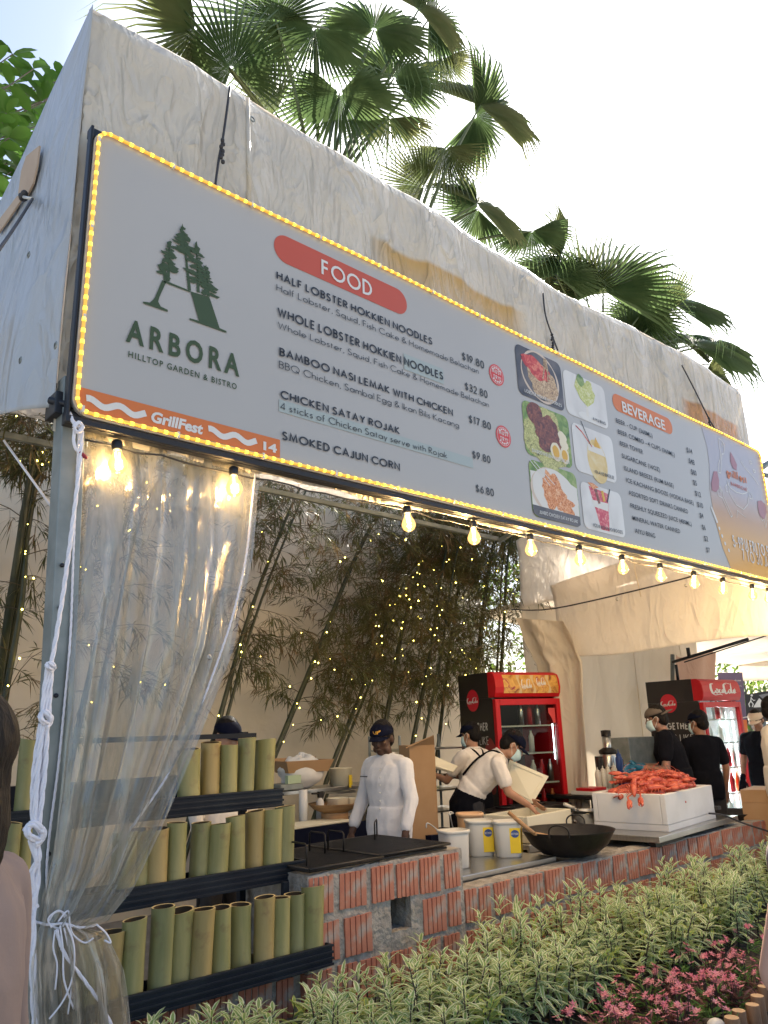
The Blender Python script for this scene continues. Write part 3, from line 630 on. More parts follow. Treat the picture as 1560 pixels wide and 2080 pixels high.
# ---------------------------------------------------------------- tarpaulin material
def tarp_mat(name, c, trans, warm=None, scale=1.0, rough=.55, bump=.5, glow_through=False):
    m = bpy.data.materials.new(name); m.use_nodes = True; n = m.node_tree.nodes; l = m.node_tree.links
    b = n['Principled BSDF']; b.inputs['Roughness'].default_value = rough; b.inputs['Specular IOR Level'].default_value = .35
    t = n.new('ShaderNodeTexCoord')
    a = n.new('ShaderNodeTexNoise'); a.inputs['Scale'].default_value = 1.3*scale; a.inputs['Detail'].default_value = 6; l.new(t.outputs['Object'], a.inputs['Vector'])
    r = n.new('ShaderNodeValToRGB'); r.color_ramp.elements[0].position = .3; r.color_ramp.elements[1].position = .7
    r.color_ramp.elements[0].color = (*c, 1); r.color_ramp.elements[1].color = (*[q*1.14 for q in c], 1); l.new(a.outputs['Fac'], r.inputs['Fac'])
    c_out = r.outputs['Color']
    if glow_through:      # orange banner glowing through from behind, painted into the sheet colour
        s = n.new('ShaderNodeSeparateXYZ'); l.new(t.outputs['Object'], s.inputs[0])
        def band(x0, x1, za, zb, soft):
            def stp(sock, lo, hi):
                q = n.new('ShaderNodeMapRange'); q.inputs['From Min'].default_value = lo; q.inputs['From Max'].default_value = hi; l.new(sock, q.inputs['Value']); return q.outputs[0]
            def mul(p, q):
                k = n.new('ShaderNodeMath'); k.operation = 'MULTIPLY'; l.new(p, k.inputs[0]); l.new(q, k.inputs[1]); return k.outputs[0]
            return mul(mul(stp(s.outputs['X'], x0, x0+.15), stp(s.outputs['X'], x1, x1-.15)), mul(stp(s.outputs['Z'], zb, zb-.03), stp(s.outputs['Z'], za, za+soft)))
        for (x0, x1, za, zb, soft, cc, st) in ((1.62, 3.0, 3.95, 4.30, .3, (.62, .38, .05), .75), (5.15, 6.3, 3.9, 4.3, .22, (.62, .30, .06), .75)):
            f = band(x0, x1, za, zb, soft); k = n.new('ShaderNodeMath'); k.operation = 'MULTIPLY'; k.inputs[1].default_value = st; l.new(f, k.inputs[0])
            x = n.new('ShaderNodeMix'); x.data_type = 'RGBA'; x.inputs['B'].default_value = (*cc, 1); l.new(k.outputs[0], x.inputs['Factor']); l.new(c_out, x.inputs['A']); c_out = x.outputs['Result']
    l.new(c_out, b.inputs['Base Color'])
    # crumpled creases: sharp ridges of folded noise at three scales, drawn out down the sheet
    mp = n.new('ShaderNodeMapping'); mp.inputs['Scale'].default_value = (1, 1, .42); l.new(t.outputs['Object'], mp.inputs['Vector'])
    acc = None
    for sc1, wgt, dist in ((1.7, 1.0, .9), (4.6, .60, .9), (12.0, .17, .6)):
        d = n.new('ShaderNodeTexNoise'); d.inputs['Scale'].default_value = sc1*scale; d.inputs['Detail'].default_value = 2; d.inputs['Distortion'].default_value = dist; l.new(mp.outputs[0] if sc1 < 15 else t.outputs['Object'], d.inputs['Vector'])
        q1 = n.new('ShaderNodeMath'); q1.operation = 'SUBTRACT'; q1.inputs[1].default_value = .5; l.new(d.outputs['Fac'], q1.inputs[0])
        q2 = n.new('ShaderNodeMath'); q2.operation = 'ABSOLUTE'; l.new(q1.outputs[0], q2.inputs[0])
        q3 = n.new('ShaderNodeMath'); q3.operation = 'POWER'; q3.inputs[1].default_value = .8; l.new(q2.outputs[0], q3.inputs[0])
        q4 = n.new('ShaderNodeMath'); q4.operation = 'MULTIPLY_ADD'; q4.inputs[1].default_value = wgt; l.new(q3.outputs[0], q4.inputs[0])
        if acc is None: q4.inputs[2].default_value = 0
        else: l.new(acc, q4.inputs[2])
        acc = q4.outputs[0]
    bb = n.new('ShaderNodeBump'); bb.inputs['Strength'].default_value = bump; bb.inputs['Distance'].default_value = .15; bb.invert = True; l.new(acc, bb.inputs['Height'])
    l.new(bb.outputs['Normal'], b.inputs['Normal'])
    tr = n.new('ShaderNodeBsdfTranslucent'); l.new(bb.outputs['Normal'], tr.inputs['Normal'])
    if warm:
        x = n.new('ShaderNodeMix'); x.data_type = 'RGBA'; x.blend_type = 'MULTIPLY'; x.inputs['Factor'].default_value = 1; x.inputs['B'].default_value = (*warm, 1)
        l.new(c_out, x.inputs['A']); l.new(x.outputs['Result'], tr.inputs['Color'])
    else: l.new(c_out, tr.inputs['Color'])
    ms = n.new('ShaderNodeMixShader'); ms.inputs[0].default_value = trans; l.new(b.outputs[0], ms.inputs[1]); l.new(tr.outputs[0], ms.inputs[2])
    l.new(ms.outputs[0], n['Material Output'].inputs['Surface']); return m
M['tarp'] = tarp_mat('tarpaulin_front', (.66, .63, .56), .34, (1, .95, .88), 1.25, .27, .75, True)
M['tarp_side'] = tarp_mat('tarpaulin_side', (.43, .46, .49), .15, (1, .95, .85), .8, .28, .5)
M['canopy'] = tarp_mat('canopy_canvas', (.80, .785, .76), .60, (1, .95, .90), .8, .5, .6)
M['drape'] = tarp_mat('drape_canvas', (.73, .69, .61), .45, (1, .92, .82), .9, .6, .45)
M['back_sheet'] = tarp_mat('back_sheet', (.76, .74, .71), .60, (1, .94, .85), .5, .6, .4)

def wn(x, y, z, k=1): return mnoise.noise(Vector((x*k, y*k, z*k)))
def sheet(fn, nu, nv, mi=0):
    """fn(u, v) -> point; a grid mesh"""
    mb = MB(); mb.add([fn(i/nu, j/nv) for j in range(nv+1) for i in range(nu+1)],
                      [(j*(nu+1)+i, j*(nu+1)+i+1, (j+1)*(nu+1)+i+1, (j+1)*(nu+1)+i) for j in range(nv) for i in range(nu)], mi, True)
    return mb
def solid(o, t=.003):
    md = o.modifiers.new('thickness', 'SOLIDIFY'); md.thickness = t; return o

tent = empty('stall_tent', (.88, 2.78, 0), 0, 'white tarpaulin covered stall tent with crumpled fascia carrying the long menu board', 'tent')
_K = 2.80/2.72
RID = [(a*_K, 1.6+(b-1.6)*_K+max(0, .05-.018*a)) for a, b in [(.87, 4.64), (1.27, 4.648), (1.65, 4.66), (2.1, 4.655), (2.56, 4.65), (3.05, 4.652), (3.5, 4.61), (4.03, 4.60), (4.5, 4.59), (5.33, 4.66), (6.2, 4.69), (7.0, 4.65), (8, 4.64)]]
def ridge(x):
    for (a, b), (c, d) in zip(RID, RID[1:]):
        if x <= c: t = (x-a)/(c-a); t = max(t, 0); t = t*t*(3-2*t); return lerp(b, d, t)
    return RID[-1][1]
TX0, TX1 = .905, 7.36
fold_x = [1.4, 1.66, 2.45, 2.62, 2.95, 3.22, 3.75, 3.95, 4.02, 4.6, 4.9, 5.45, 5.8, 6.3, 6.7]
def front(u, v):
    x = lerp(TX0, TX1, u); zt = ridge(x); z = lerp(2.72, zt, v)
    y = 2.805 + .014*wn(x, z, 0, 2.2) + .012*wn(x*3, z*.9, 4, 1.4)
    for k, fx in enumerate(fold_x):       # tension folds fanning down from the ridge
        lean = .12*math.sin(k*2.1)*(zt-z); d = (x-fx-lean)/(.045+.04*((k*7) % 3))
        y -= (.042+.022*math.sin(k*1.7))*math.exp(-d*d)*min(1, (zt-z)*2.2+.15)
    rr = .05; 
    y = max(y, 2.769)
    if v > .965: y += (v-.965)/.035*.03
    if u < .008: y += .012
    return (x, y, z)
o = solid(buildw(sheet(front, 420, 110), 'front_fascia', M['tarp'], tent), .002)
def roof(u, v):
    x = lerp(TX0, TX1+.1, u); z0 = ridge(x); y = lerp(2.834, 5.75, v)
    sag = .10*math.sin(math.pi*v)*(.6+.4*abs(math.sin(u*math.pi*2)))
    return (x, y, z0 - .004 - .82*v - sag*.5 + .02*wn(x, y, 3, 1.5))
solid(buildw(sheet(roof, 90, 40), 'roof_sheet', M['canopy'], tent), .002)
# left side panel: leans out, scalloped hem
def side(u, v):
    y = lerp(2.80, 5.75, u); zt = ridge(.9)-.82*u-.02
    hem = 2.80 + .05*math.sin(u*9+.5) + .06*wn(y*2, 1, 1)
    z = lerp(hem, zt, v); out = .16*(1-v)**1.4*min(1, u*5)
    x = .897 - out - .012*wn(y*1.4, z*1.4, 9) - .035*math.sin(y*5.5+z*1.3)*(1-v)*min(1, u*6)
    return (x, y, z)
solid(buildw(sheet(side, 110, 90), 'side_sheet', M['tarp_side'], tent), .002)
# rolled vent flap on the side with its toggle and guy line
mb = MB()
vp = [P(x, y, 0, .868) for x, y in ((85, 298), (58, 320), (48, 350), (42, 395), (60, 400), (72, 375), (80, 340))]
mb.add([(p.x-.012, p.y, p.z) for p in vp]+[(p.x-.004, p.y, p.z) for p in vp], [tuple(range(7)), tuple(range(13, 6, -1))]+[(i, (i+1) % 7, 7+(i+1) % 7, 7+i) for i in range(7)])
buildw(mb, 'vent_flap', mat('vent_canvas', (.42, .31, .22), .8, c2=(.48, .37, .27), nscale=3), tent)
vp = [P(x, y, 0, .862) for x, y in ((0, 452), (0, 478), (20, 450), (52, 402), (40, 400))]
mb = MB(); mb.add([(p.x-.012, p.y, p.z) for p in vp]+[(p.x-.004, p.y, p.z) for p in vp], [tuple(range(5)), tuple(range(9, 4, -1))]+[(i, (i+1) % 5, 5+(i+1) % 5, 5+i) for i in range(5)])
buildw(mb, 'vent_flap', bpy.data.materials['vent_canvas'], tent)
a = P(47, 400, 0, .84); b = P(66, 404, 0, .82); c = P(-40, 560, 0, .45)
mb = MB(); mb.ball(a, .022, 8, 6); mb.ball(a+Vector((0, -.015, .01)), .016, 8, 6); buildw(mb, 'rope_knot', M['cord'], tent)
mb = MB(); mb.tube([a, b], .007, 8); buildw(mb, 'toggle', M['white_plastic'], tent)
mb = MB(); mb.tube(spline([b, lerp(b, c, .5)+Vector((0, 0, -.01)), c], 6), .006, 8); buildw(mb, 'guy_rope', M['cord'], tent)
for px, py in ((60, 518), (43, 732), (115, 702)):
    q = P(px, py, 0, .73); mb = MB(); mb.lathe([(.009, 0), (.014, .002), (.014, .004), (.009, .006)], 12, q, ax=Vector((-1, 0, 0))); buildw(mb, 'eyelet', M['steel'], tent)
# seam, eyelets and cord across the front
mb = MB(); q0, q1 = P(503, 200, 1, 2.765), P(506, 420, 1, 2.765); mb.tube([q0, q1], .011, 8); buildw(mb, 'seam', M['tarp'], tent)
q = P(512, 243, 1, 2.765); mb = MB(); mb.lathe([(.010, 0), (.016, .002), (.016, .005), (.010, .007)], 14, q, ax=Vector((0, -1, 0))); buildw(mb, 'eyelet', M['steel'], tent)
for pts in (((467, 176), (460, 230), (452, 285), (445, 320), (437, 378)), ((1103, 596), (1108, 640), (1121, 680), (1133, 712)), ((1385, 742), (1410, 790), (1440, 850), (1458, 880))):
    mb = MB(); mb.tube(spline([P(x, y, 1, 2.755) for x, y in pts], 5), .006, 6)
    for i in range(7):
        q = P(*pts[2], 1, 2.75)+Vector((.006*math.sin(i*2.3), 0, -.02*i)); mb.ball(q, .011, 6, 5)
    buildw(mb, 'hanging_cable', M['cord'], tent)
# frame: posts and rails
def post(pa, pb, w=.055, name='post'):
    mb = MB(); a, b = Vector(pa), Vector(pb); d = (b-a); q = d.to_track_quat('Z', 'Y').to_matrix()
    vs = [a+q@Vector((i*w/2, j*w/2, 0)) for i, j in ((-1,-1),(1,-1),(1,1),(-1,1))]+[b+q@Vector((i*w/2, j*w/2, 0)) for i, j in ((-1,-1),(1,-1),(1,1),(-1,1))]
    mb.add(vs, [(0,3,2,1),(4,5,6,7),(0,1,5,4),(1,2,6,5),(2,3,7,6),(3,0,4,7)]); return buildw(mb, name, M['steel'], tent, bevel=.004)
pt = P(143, 835, 1, 2.80); pb = P(88, 1990, 1, 2.80); d = (pb-pt)/(pb.z-pt.z)
post(pt+d*(-pt.z+.0), pt+d*.12, .088)
for z in (1.75, 2.05, 2.2, 1.25):
    q = pt+d*(z-pt.z); mb = MB(); mb.lathe([(0, 0), (.008, 0), (.008, .006), (0, .006)], 8, q+Vector((-.02, -.0455, 0)), ax=Vector((0, -1, 0))); buildw(mb, 'bolt', M['dark_frame'], tent)
mb = MB(); mb.box((pt.x-.07, 2.76, 2.77), (pt.x+.05, 2.87, 2.86)); mb.tube([(pt.x-.08, 2.80, 2.83), (pt.x-.02, 2.74, 2.80), (pt.x+.03, 2.78, 2.86)], .016, 8); buildw(mb, 'corner_bracket', M['dark_frame'], tent, bevel=.006)
for a, b in (((.93, 5.7, 0), (.93, 5.7, 3.8)),): post(a, b, .06)
for a, b in (((.98, 2.87, 4.55), (7.0, 2.87, 4.55)), ((.93, 2.9, 4.5), (.93, 5.7, 3.72)), ((7.02, 2.9, 4.5), (7.02, 5.7, 3.72)), ((.98, 5.7, 3.75), (7, 5.7, 3.75))): post(a, b, .045, 'rail')
# right side: valance, drape
def valance(u, v):
    y = lerp(2.84, 5.25, u); z = lerp(2.318+.02*math.sin(u*7), 3.45-.3*u, v)
    return (7.34+.07*math.sin(v*math.pi)*(1+.4*wn(y, z, 2)) + .03*wn(y*1.5, z*2.5, 7), y, z)
solid(buildw(sheet(valance, 60, 40), 'side_valance', M['canopy'], tent), .002)
def upper(u, v):
    y = lerp(2.84, 5.75, u); zt = 4.62-.82*(y-2.83)/2.9
    return (7.42+.05*wn(y, v*2, 5), y, lerp(3.2-.25*u, zt, v))
solid(buildw(sheet(upper, 50, 30), 'side_upper_sheet', M['canopy'], tent), .002)
mb = MB(); mb.tube(spline([P(1040, 1238, 0, 7.27), P(1126, 1236, 0, 7.27), P(1330, 1190, 0, 7.27), P(1460, 1155, 0, 7.27), P(1560, 1120, 0, 7.27)], 5), .008, 6); buildw(mb, 'overhead_cable', M['cord'], tent)
for px, py in ((1254, 1217), (1394, 1189)):
    mb = MB(); mb.lathe([(.010, 0), (.018, .002), (.018, .006), (.010, .008)], 12, P(px, py, 0, 7.2), ax=Vector((-1, 0, 0))); buildw(mb, 'eyelet', M['chrome'], tent)
mb = MB(); mb.tube([P(1285, 1100, 0, 7.29), P(1290, 1160, 0, 7.29), P(1302, 1212, 0, 7.29)], .006, 6); buildw(mb, 'seam', M['drape'], tent)
# gathered canvas drape hanging at the rear right corner
dl = [(1050, 1250), (1152, 1250)], [(1046, 1420), (1200, 1420)], [(1100, 1640), (1205, 1640)]
def drape(u, v):
    ks = ((P(1046, 1255, 0, 7.27), P(1148, 1262, 0, 7.27)), (P(1090, 1350, 0, 7.27), P(1190, 1345, 0, 7.27)), (P(1125, 1660, 0, 7.27), P(1205, 1650, 0, 7.27)), (P(1130, 1790, 0, 7.27), P(1210, 1790, 0, 7.27)))
    t = v*3; i = min(2, int(t)); t -= i
    a = ks[i][0].lerp(ks[i+1][0], t); b = ks[i][1].lerp(ks[i+1][1], t); p = a.lerp(b, u)
    amp = .045*(.4+abs(math.sin(u*5)))
    return (7.27+amp*math.sin(u*11+v*1.2+1.0*wn(u*2, v*3, 0))+.05*wn(u*6, v*7, 3), p.y+.02*math.sin(v*9+u*4), p.z)
solid(buildw(sheet(drape, 90, 90), 'corner_drape', M['drape'], tent), .002)

# ---------------------------------------------------------------- neighbouring tent beyond X = 7
t2 = empty('neighbour_tent', (7.5, 2.7, 0), 0, 'white canvas canopy of the neighbouring stall over the red drinks fridge', 'tent')
def roof2(u, v):
    y = lerp(1.2, 6.6, u); x = lerp(7.5, 15, v)
    return (x, y, 3.0-.10*(v*7.7)*.55 + .12*math.sin(u*math.pi) - .05*math.sin(v*math.pi*2)**2 + .02*wn(x, y, 2))
solid(buildw(sheet(roof2, 60, 60), 'canopy_sheet', M['back_sheet'], t2), .003)
def eave(u, v):
    y = lerp(1.0, 6.6, u); return (14.95+.04*math.sin(y*5), y, lerp(2.28, 2.66, v)+.02*math.sin(y*3))
solid(buildw(sheet(eave, 60, 6), 'canopy_valance', M['back_sheet'], t2), .003)
def back2(u, v):
    x = lerp(7.4, 11.6, u); return (x, 5.75+.06*wn(x*1.5, v*3, 1)+.03*math.sin(x*9), lerp(.02, 3.1, v))
solid(buildw(sheet(back2, 90, 50), 'rear_sheet', M['back_sheet'], t2), .003)
for x in (8.3, 9.7, 11):
    mb = MB(); mb.tube([(x, 5.68, .1), (x+.02, 5.68, 3.0)], .006, 6); buildw(mb, 'seam', M['drape'], t2)
def flap2(u, v):
    p = P(lerp(1372, 1455, u)+u*v*0, lerp(1395, 1330+6*math.sin(u*6), v)-4*u, 1, 5.3); return (p.x+.03*v, 5.3+.05*math.sin(u*9), p.z)
solid(buildw(sheet(flap2, 40, 16), 'pinned_flap', tarp_mat('pinned_flap_canvas', (.62, .42, .32), .25, (1, .8, .65), 1, .6, .3), t2), .003)
def bar(a, b, r, name, m, par):
    mb = MB(); mb.tube([a, b], r, 8); return buildw(mb, name, m, par)
a, b = P(1366, 1346, 1, 5.0), P(1500, 1300, 1, 3.2)
bar(P(1366, 1345, 0, 10), P(1520, 1298, 0, 10), .02, 'frame_bar', M['dark_frame'], t2)
bar(P(1397, 1316, 0, 10), P(1400, 1335, 0, 10), .025, 'frame_bar', M['dark_frame'], t2)
bar(P(1390, 1345, 0, 10), P(1560, 1290, 0, 10), .008, 'frame_cable', M['cord'], t2)
bar(P(1373, 1350, 1, 5.2), P(1378, 1385, 1, 5.2), .02, 'frame_bar', M['dark_frame'], t2)
bar(P(1366, 1330, 1, 5.6), P(1368, 1800, 1, 5.6), .03, 'frame_post', M['steel'], t2)
# steel strut poking out to the right of the menu board
st = empty('steel_strut', tuple(P(1543, 952, 1, 3.4)), 0, 'grey steel strut sticking out beyond the right end of the menu board', 'strut')
a = P(1536, 958, 1, 3.3); b = P(1590, 918, 1, 3.3); 
mb = MB(); mb.tube([a, b], .035, 10); mb.tube([a, (a.x-.1, 3.0, a.z-.2)], .03, 10); buildw(mb, 'tube', M['steel'], st)

# ---------------------------------------------------------------- brick grill block and brick counter wall
rnd = random.Random(21)
def brick_mesh(w, h, d=.10, g=5, seed=0):
    mb = MB(); r = random.Random(seed); j = lambda s=.003: r.uniform(-s, s)
    # front face with vertical grooves
    xs = []; step = w/g
    for i in range(g):
        xs += [(i*step+(.0015 if i else 0), 0), (i*step+step-.007 if i < g-1 else w, 0)]
        if i < g-1: xs += [(i*step+step-.005, .007), (i*step+step+.0005, .007)]
    n = len(xs); tz = [j(.003) for _ in xs]; bz = [j(.003) for _ in xs]
    vs = [(x-w/2, y-d/2, h/2+tz[i]) for i, (x, y) in enumerate(xs)]+[(x-w/2, y-d/2, -h/2+bz[i]) for i, (x, y) in enumerate(xs)]
    fs = [(i, n+i, n+i+1, i+1) for i in range(n-1)]
    vs += [(-w/2, d/2, h/2), (w/2, d/2, h/2), (-w/2, d/2, -h/2), (w/2, d/2, -h/2)]
    b = 2*n; fs += [tuple(list(range(n))+[b+1, b]), tuple(list(range(2*n-1, n-1, -1))+[b+2, b+3]), (0, b, b+2, n), (n-1, 2*n-1, b+3, b+1), (b, b+1, b+3, b+2)]
    mb.add(vs, fs); return mb.mesh('brick', M['brick'])
BW = [brick_mesh(w, .185, g=g, seed=i) for i, (w, g) in enumerate(((.185, 5), (.16, 5), (.13, 4), (.10, 3), (.19, 6), (.075, 2)))]
BWw = [.185, .16, .13, .10, .19, .075]
def wn3(p, k): return mnoise.noise(Vector(p)*k)
def mortar_slab(x0, x1, y0, y1, z0, z1, parent, name='mortar', nx=60, nz=24, cut=None):
    """rough rendered core whose faces wander like trowelled mortar"""
    mb = MB()
    def grid(fn, a, b): 
        q = sheet(fn, a, b); mb.add(q.v, q.f, 0, False)
    jf = lambda x, z: .007*wn3((x, z, 1), 9)+.005*wn3((x, z, 5), 30)
    grid(lambda u, v: (lerp(x0, x1, u), y0+jf(lerp(x0, x1, u), lerp(z0, z1, v)), lerp(z0, z1, v)+(.010*wn3((lerp(x0, x1, u), 3, 3), 7)+.005*wn3((lerp(x0, x1, u), 3, 3), 25) if v == 1 else 0)), nx, nz)
    grid(lambda u, v: (lerp(x0, x1, u), y0+jf(lerp(x0, x1, u), z1) if v == 0 else lerp(y0, y1, v), z1+(.010*wn3((lerp(x0, x1, u), 3, 3), 7)+.005*wn3((lerp(x0, x1, u), 3, 3), 25) if v == 0 else .006*wn3((lerp(x0, x1, u), lerp(y0, y1, v), 0), 9))), nx, 6)
    grid(lambda u, v: (x1 if u > 0 else x1, lerp(y0+(jf(x1, lerp(z0, z1, v)) if u == 0 else 0), y1, u), lerp(z0, z1, v)), 4, nz)
    grid(lambda u, v: (x0, lerp(y1, y0+(jf(x0, lerp(z0, z1, v)) if u == 1 else 0), u), lerp(z0, z1, v)), 4, nz)
    grid(lambda u, v: (lerp(x1, x0, u), y1, lerp(z0, z1, v)), 4, 4)
    return buildw(mb, name, M['mortar'], parent)
YF = 3.557
def lay(parent, x0, x1, z, seed, skip=None, y=YF):
    r = random.Random(seed); x = x0+r.uniform(-.04, .0)
    while x < x1-.05:
        i = r.choice((0, 0, 1, 1, 2, 2, 4, 3)); w_ = BWw[i]
        if x+w_ > x1: i = 5 if x+BWw[5] > x1-.03 else 3; w_ = BWw[i]
        if x+w_ > x1+.01: break
        if not (skip and skip(x, x+w_, z)):
            kid('brick', BW[i], parent, Vector((x+w_/2, y+.040+r.uniform(-.004, .004), z+r.uniform(-.006, .006)))-parent.location,
                (r.uniform(-.02, .02), r.uniform(-.02, .02), r.uniform(-.015, .015)), (1, 1, r.uniform(.93, 1.03)))
        x += w_+r.uniform(.022, .048)
grill = empty('brick_grill', (2.6, YF, 0), 0, 'red brick barbecue block with grey mortar and a square air hole in front', 'grill')
GX0, GX1 = 2.62, 3.80
hx0, hx1 = P(795, 1880, 1, YF).x, P(836, 1880, 1, YF).x; hz0, hz1 = P(815, 1890, 1, YF).z, P(815, 1822, 1, YF).z
# core built round the air hole
mortar_slab(GX0, hx0, YF, 4.25, 0, .885, grill, nx=60, nz=50); mortar_slab(hx1, GX1, YF, 4.25, 0, .885, grill, nx=40, nz=50)
mortar_slab(hx0+.0, hx1, YF, 4.25, hz1, .885, grill, nx=8, nz=14); mortar_slab(hx0, hx1, YF, 4.25, 0, hz0, grill, nx=8, nz=24)
hole = lambda a, b, z: (b > hx0-.01 and a < hx1+.01 and abs(z-(hz0+hz1)/2) < .17)
for z, s in ((.775, 1), (.555, 2), (.335, 3), (.12, 4)): lay(grill, GX0+.03, GX1-.004, z, s+40, hole)
for i, z in enumerate((.775, .555, .335)):      # brick ends on the right flank
    for k, y in enumerate((3.7, 3.92, 4.13)):
        kid('brick', BW[(i+k) % 3], grill, Vector((GX1-.044, y, z))-grill.location, (0, 0, R_(90)))
bw = empty('brick_wall', (3.8, YF, 0), 0, 'low red brick counter wall with rough mortar running right behind the planting', 'wall')
mortar_slab(3.806, 9.2, YF+.012, YF+.16, 0, .645, bw, nx=300, nz=40)
for z, s in ((.545, 11), (.325, 12), (.11, 13)): lay(bw, 3.84, 9.1, z, s, y=YF+.012)
bl = empty('brick_wall', (1.0, YF, 0), 0, 'low brick footing under the left bamboo rack', 'wall', None)
mortar_slab(1.0, 2.614, YF+.05, YF+.2, 0, .44, bl, nx=90, nz=24)
for z, s in ((.335, 21), (.115, 22)): lay(bl, 1.03, 2.6, z, s, y=YF+.05)
# ledge behind the low wall that carries the hobs
cw = empty('brick_counter', (4.6, 3.74, 0), 0, 'rough concrete hob counter behind the low brick wall', 'counter')
mortar_slab(4.62, 9.2, 3.725, 4.55, 0, .62, cw, nx=120, nz=20)

# grill grates
gr = empty('grill_grate', (2.6, 3.54, .9), 0, 'black wire mesh grill grates lying on the brick barbecue block', 'grate')
def grate(x0, x1, y0, y1, z, nm):
    mb = MB()
    for a, b in (((x0, y0), (x1, y0)), ((x1, y0), (x1, y1)), ((x1, y1), (x0, y1)), ((x0, y1), (x0, y0))): mb.tube([(*a, z), (*b, z)], .007, 6)
    buildw(mb, 'frame', M['iron'], gr)
    mb = MB(); k = int((x1-x0)/.016)
    for i in range(k): x = lerp(x0, x1, (i+.5)/k); mb.box((x-.002, y0, z-.003), (x+.002, y1, z+.001))
    k = int((y1-y0)/.016)
    for i in range(k): y = lerp(y0, y1, (i+.5)/k); mb.box((x0, y-.002, z+.0015), (x1, y+.002, z+.0045))
    tag(buildw(mb, 'wire_mesh', M['iron'], gr), kind='stuff')
grate(2.62, 3.14, 3.545, 4.22, .915, 0); grate(3.12, 3.70, 3.555, 4.25, .922, 1); grate(2.64, 3.68, 3.57, 4.20, .90, 2)
for x0, x1, y0, y1 in ((2.66, 2.66, 3.62, 3.78), (3.0, 3.0, 3.9, 4.05), (3.1, 3.1, 3.85, 4.0), (3.52, 3.67, 4.05, 4.2)):
    mb = MB(); z = .92; mb.tube([(x0, y0, z), (x0, y0, z+.10), (x0+(x1-x0)*.1, y0+(y1-y0)*.1, z+.11), (x0+(x1-x0)*.9, y0+(y1-y0)*.9, z+.11), (x1, y1, z+.10), (x1, y1, z)], .005, 8)
    buildw(mb, 'handle', M['iron'], gr)
mb = MB(); mb.box((2.70, 3.66, .888), (3.66, 4.18, .894)); buildw(mb, 'charcoal_bed', mat('charcoal', (.012, .011, .011), .95, c2=(.03, .028, .026), nscale=60, bump=1, bscale=50, bdist=.03), gr)

# ---------------------------------------------------------------- stepped rack and its bamboo tubes
rack = empty('tiered_rack', (1.0, 3.5, 0), 0, 'black three tier stepped rack holding rows of cut bamboo tubes', 'rack')
LV = [(3.50, .555, 2.735, 'low'), (3.735, .935, 2.735, 'mid'), (3.93, 1.30, 2.72, 'top')]
for y, z, xr_, _ in LV:
    mb = MB()
    mb.box((1.0, y, z-.09), (xr_, y+.012, z-.0)); buildw(mb, 'tray_front', M['rack'], rack, bevel=.002)
    for k, zz_ in enumerate((z-.006, z-.036, z-.064, z-.092)):
        mb = MB(); mb.box((1.0, y-.008, zz_-.006), (xr_+.004, y-.001, zz_+.006)); buildw(mb, 'tray_ridge', M['rack'], rack, bevel=.002)
    mb = MB(); mb.box((1.0, y+.013, z-.08), (xr_, y+.15, z-.07)); buildw(mb, 'tray_floor', M['rack'], rack)
    mb = MB(); mb.box((1.0, y+.15, z-.08), (xr_, y+.162, z)); buildw(mb, 'tray_back', M['rack'], rack)
    mb = MB(); mb.box((xr_-.012, y+.013, z-.09), (xr_, y+.149, z-.001)); buildw(mb, 'tray_end', M['rack'], rack)
for x in (.98, 1.15, 2.55):
    mb = MB(); mb.box((x, 4.10, 0), (x+.04, 4.14, 1.62)); buildw(mb, 'upright', M['rack'], rack, bevel=.003)
    mb = MB(); mb.box((x, 3.67, 0), (x+.035, 3.70, .85)); buildw(mb, 'upright', M['rack'], rack, bevel=.003)
mb = MB(); mb.box((1.0, 4.06, 1.585), (2.62, 4.098, 1.612)); buildw(mb, 'top_rail', M['rack'], rack)
mb = MB(); mb.box((1.0, 4.105, 1.18), (2.55, 4.12, 1.40)); buildw(mb, 'rear_rail', M['rack'], rack)
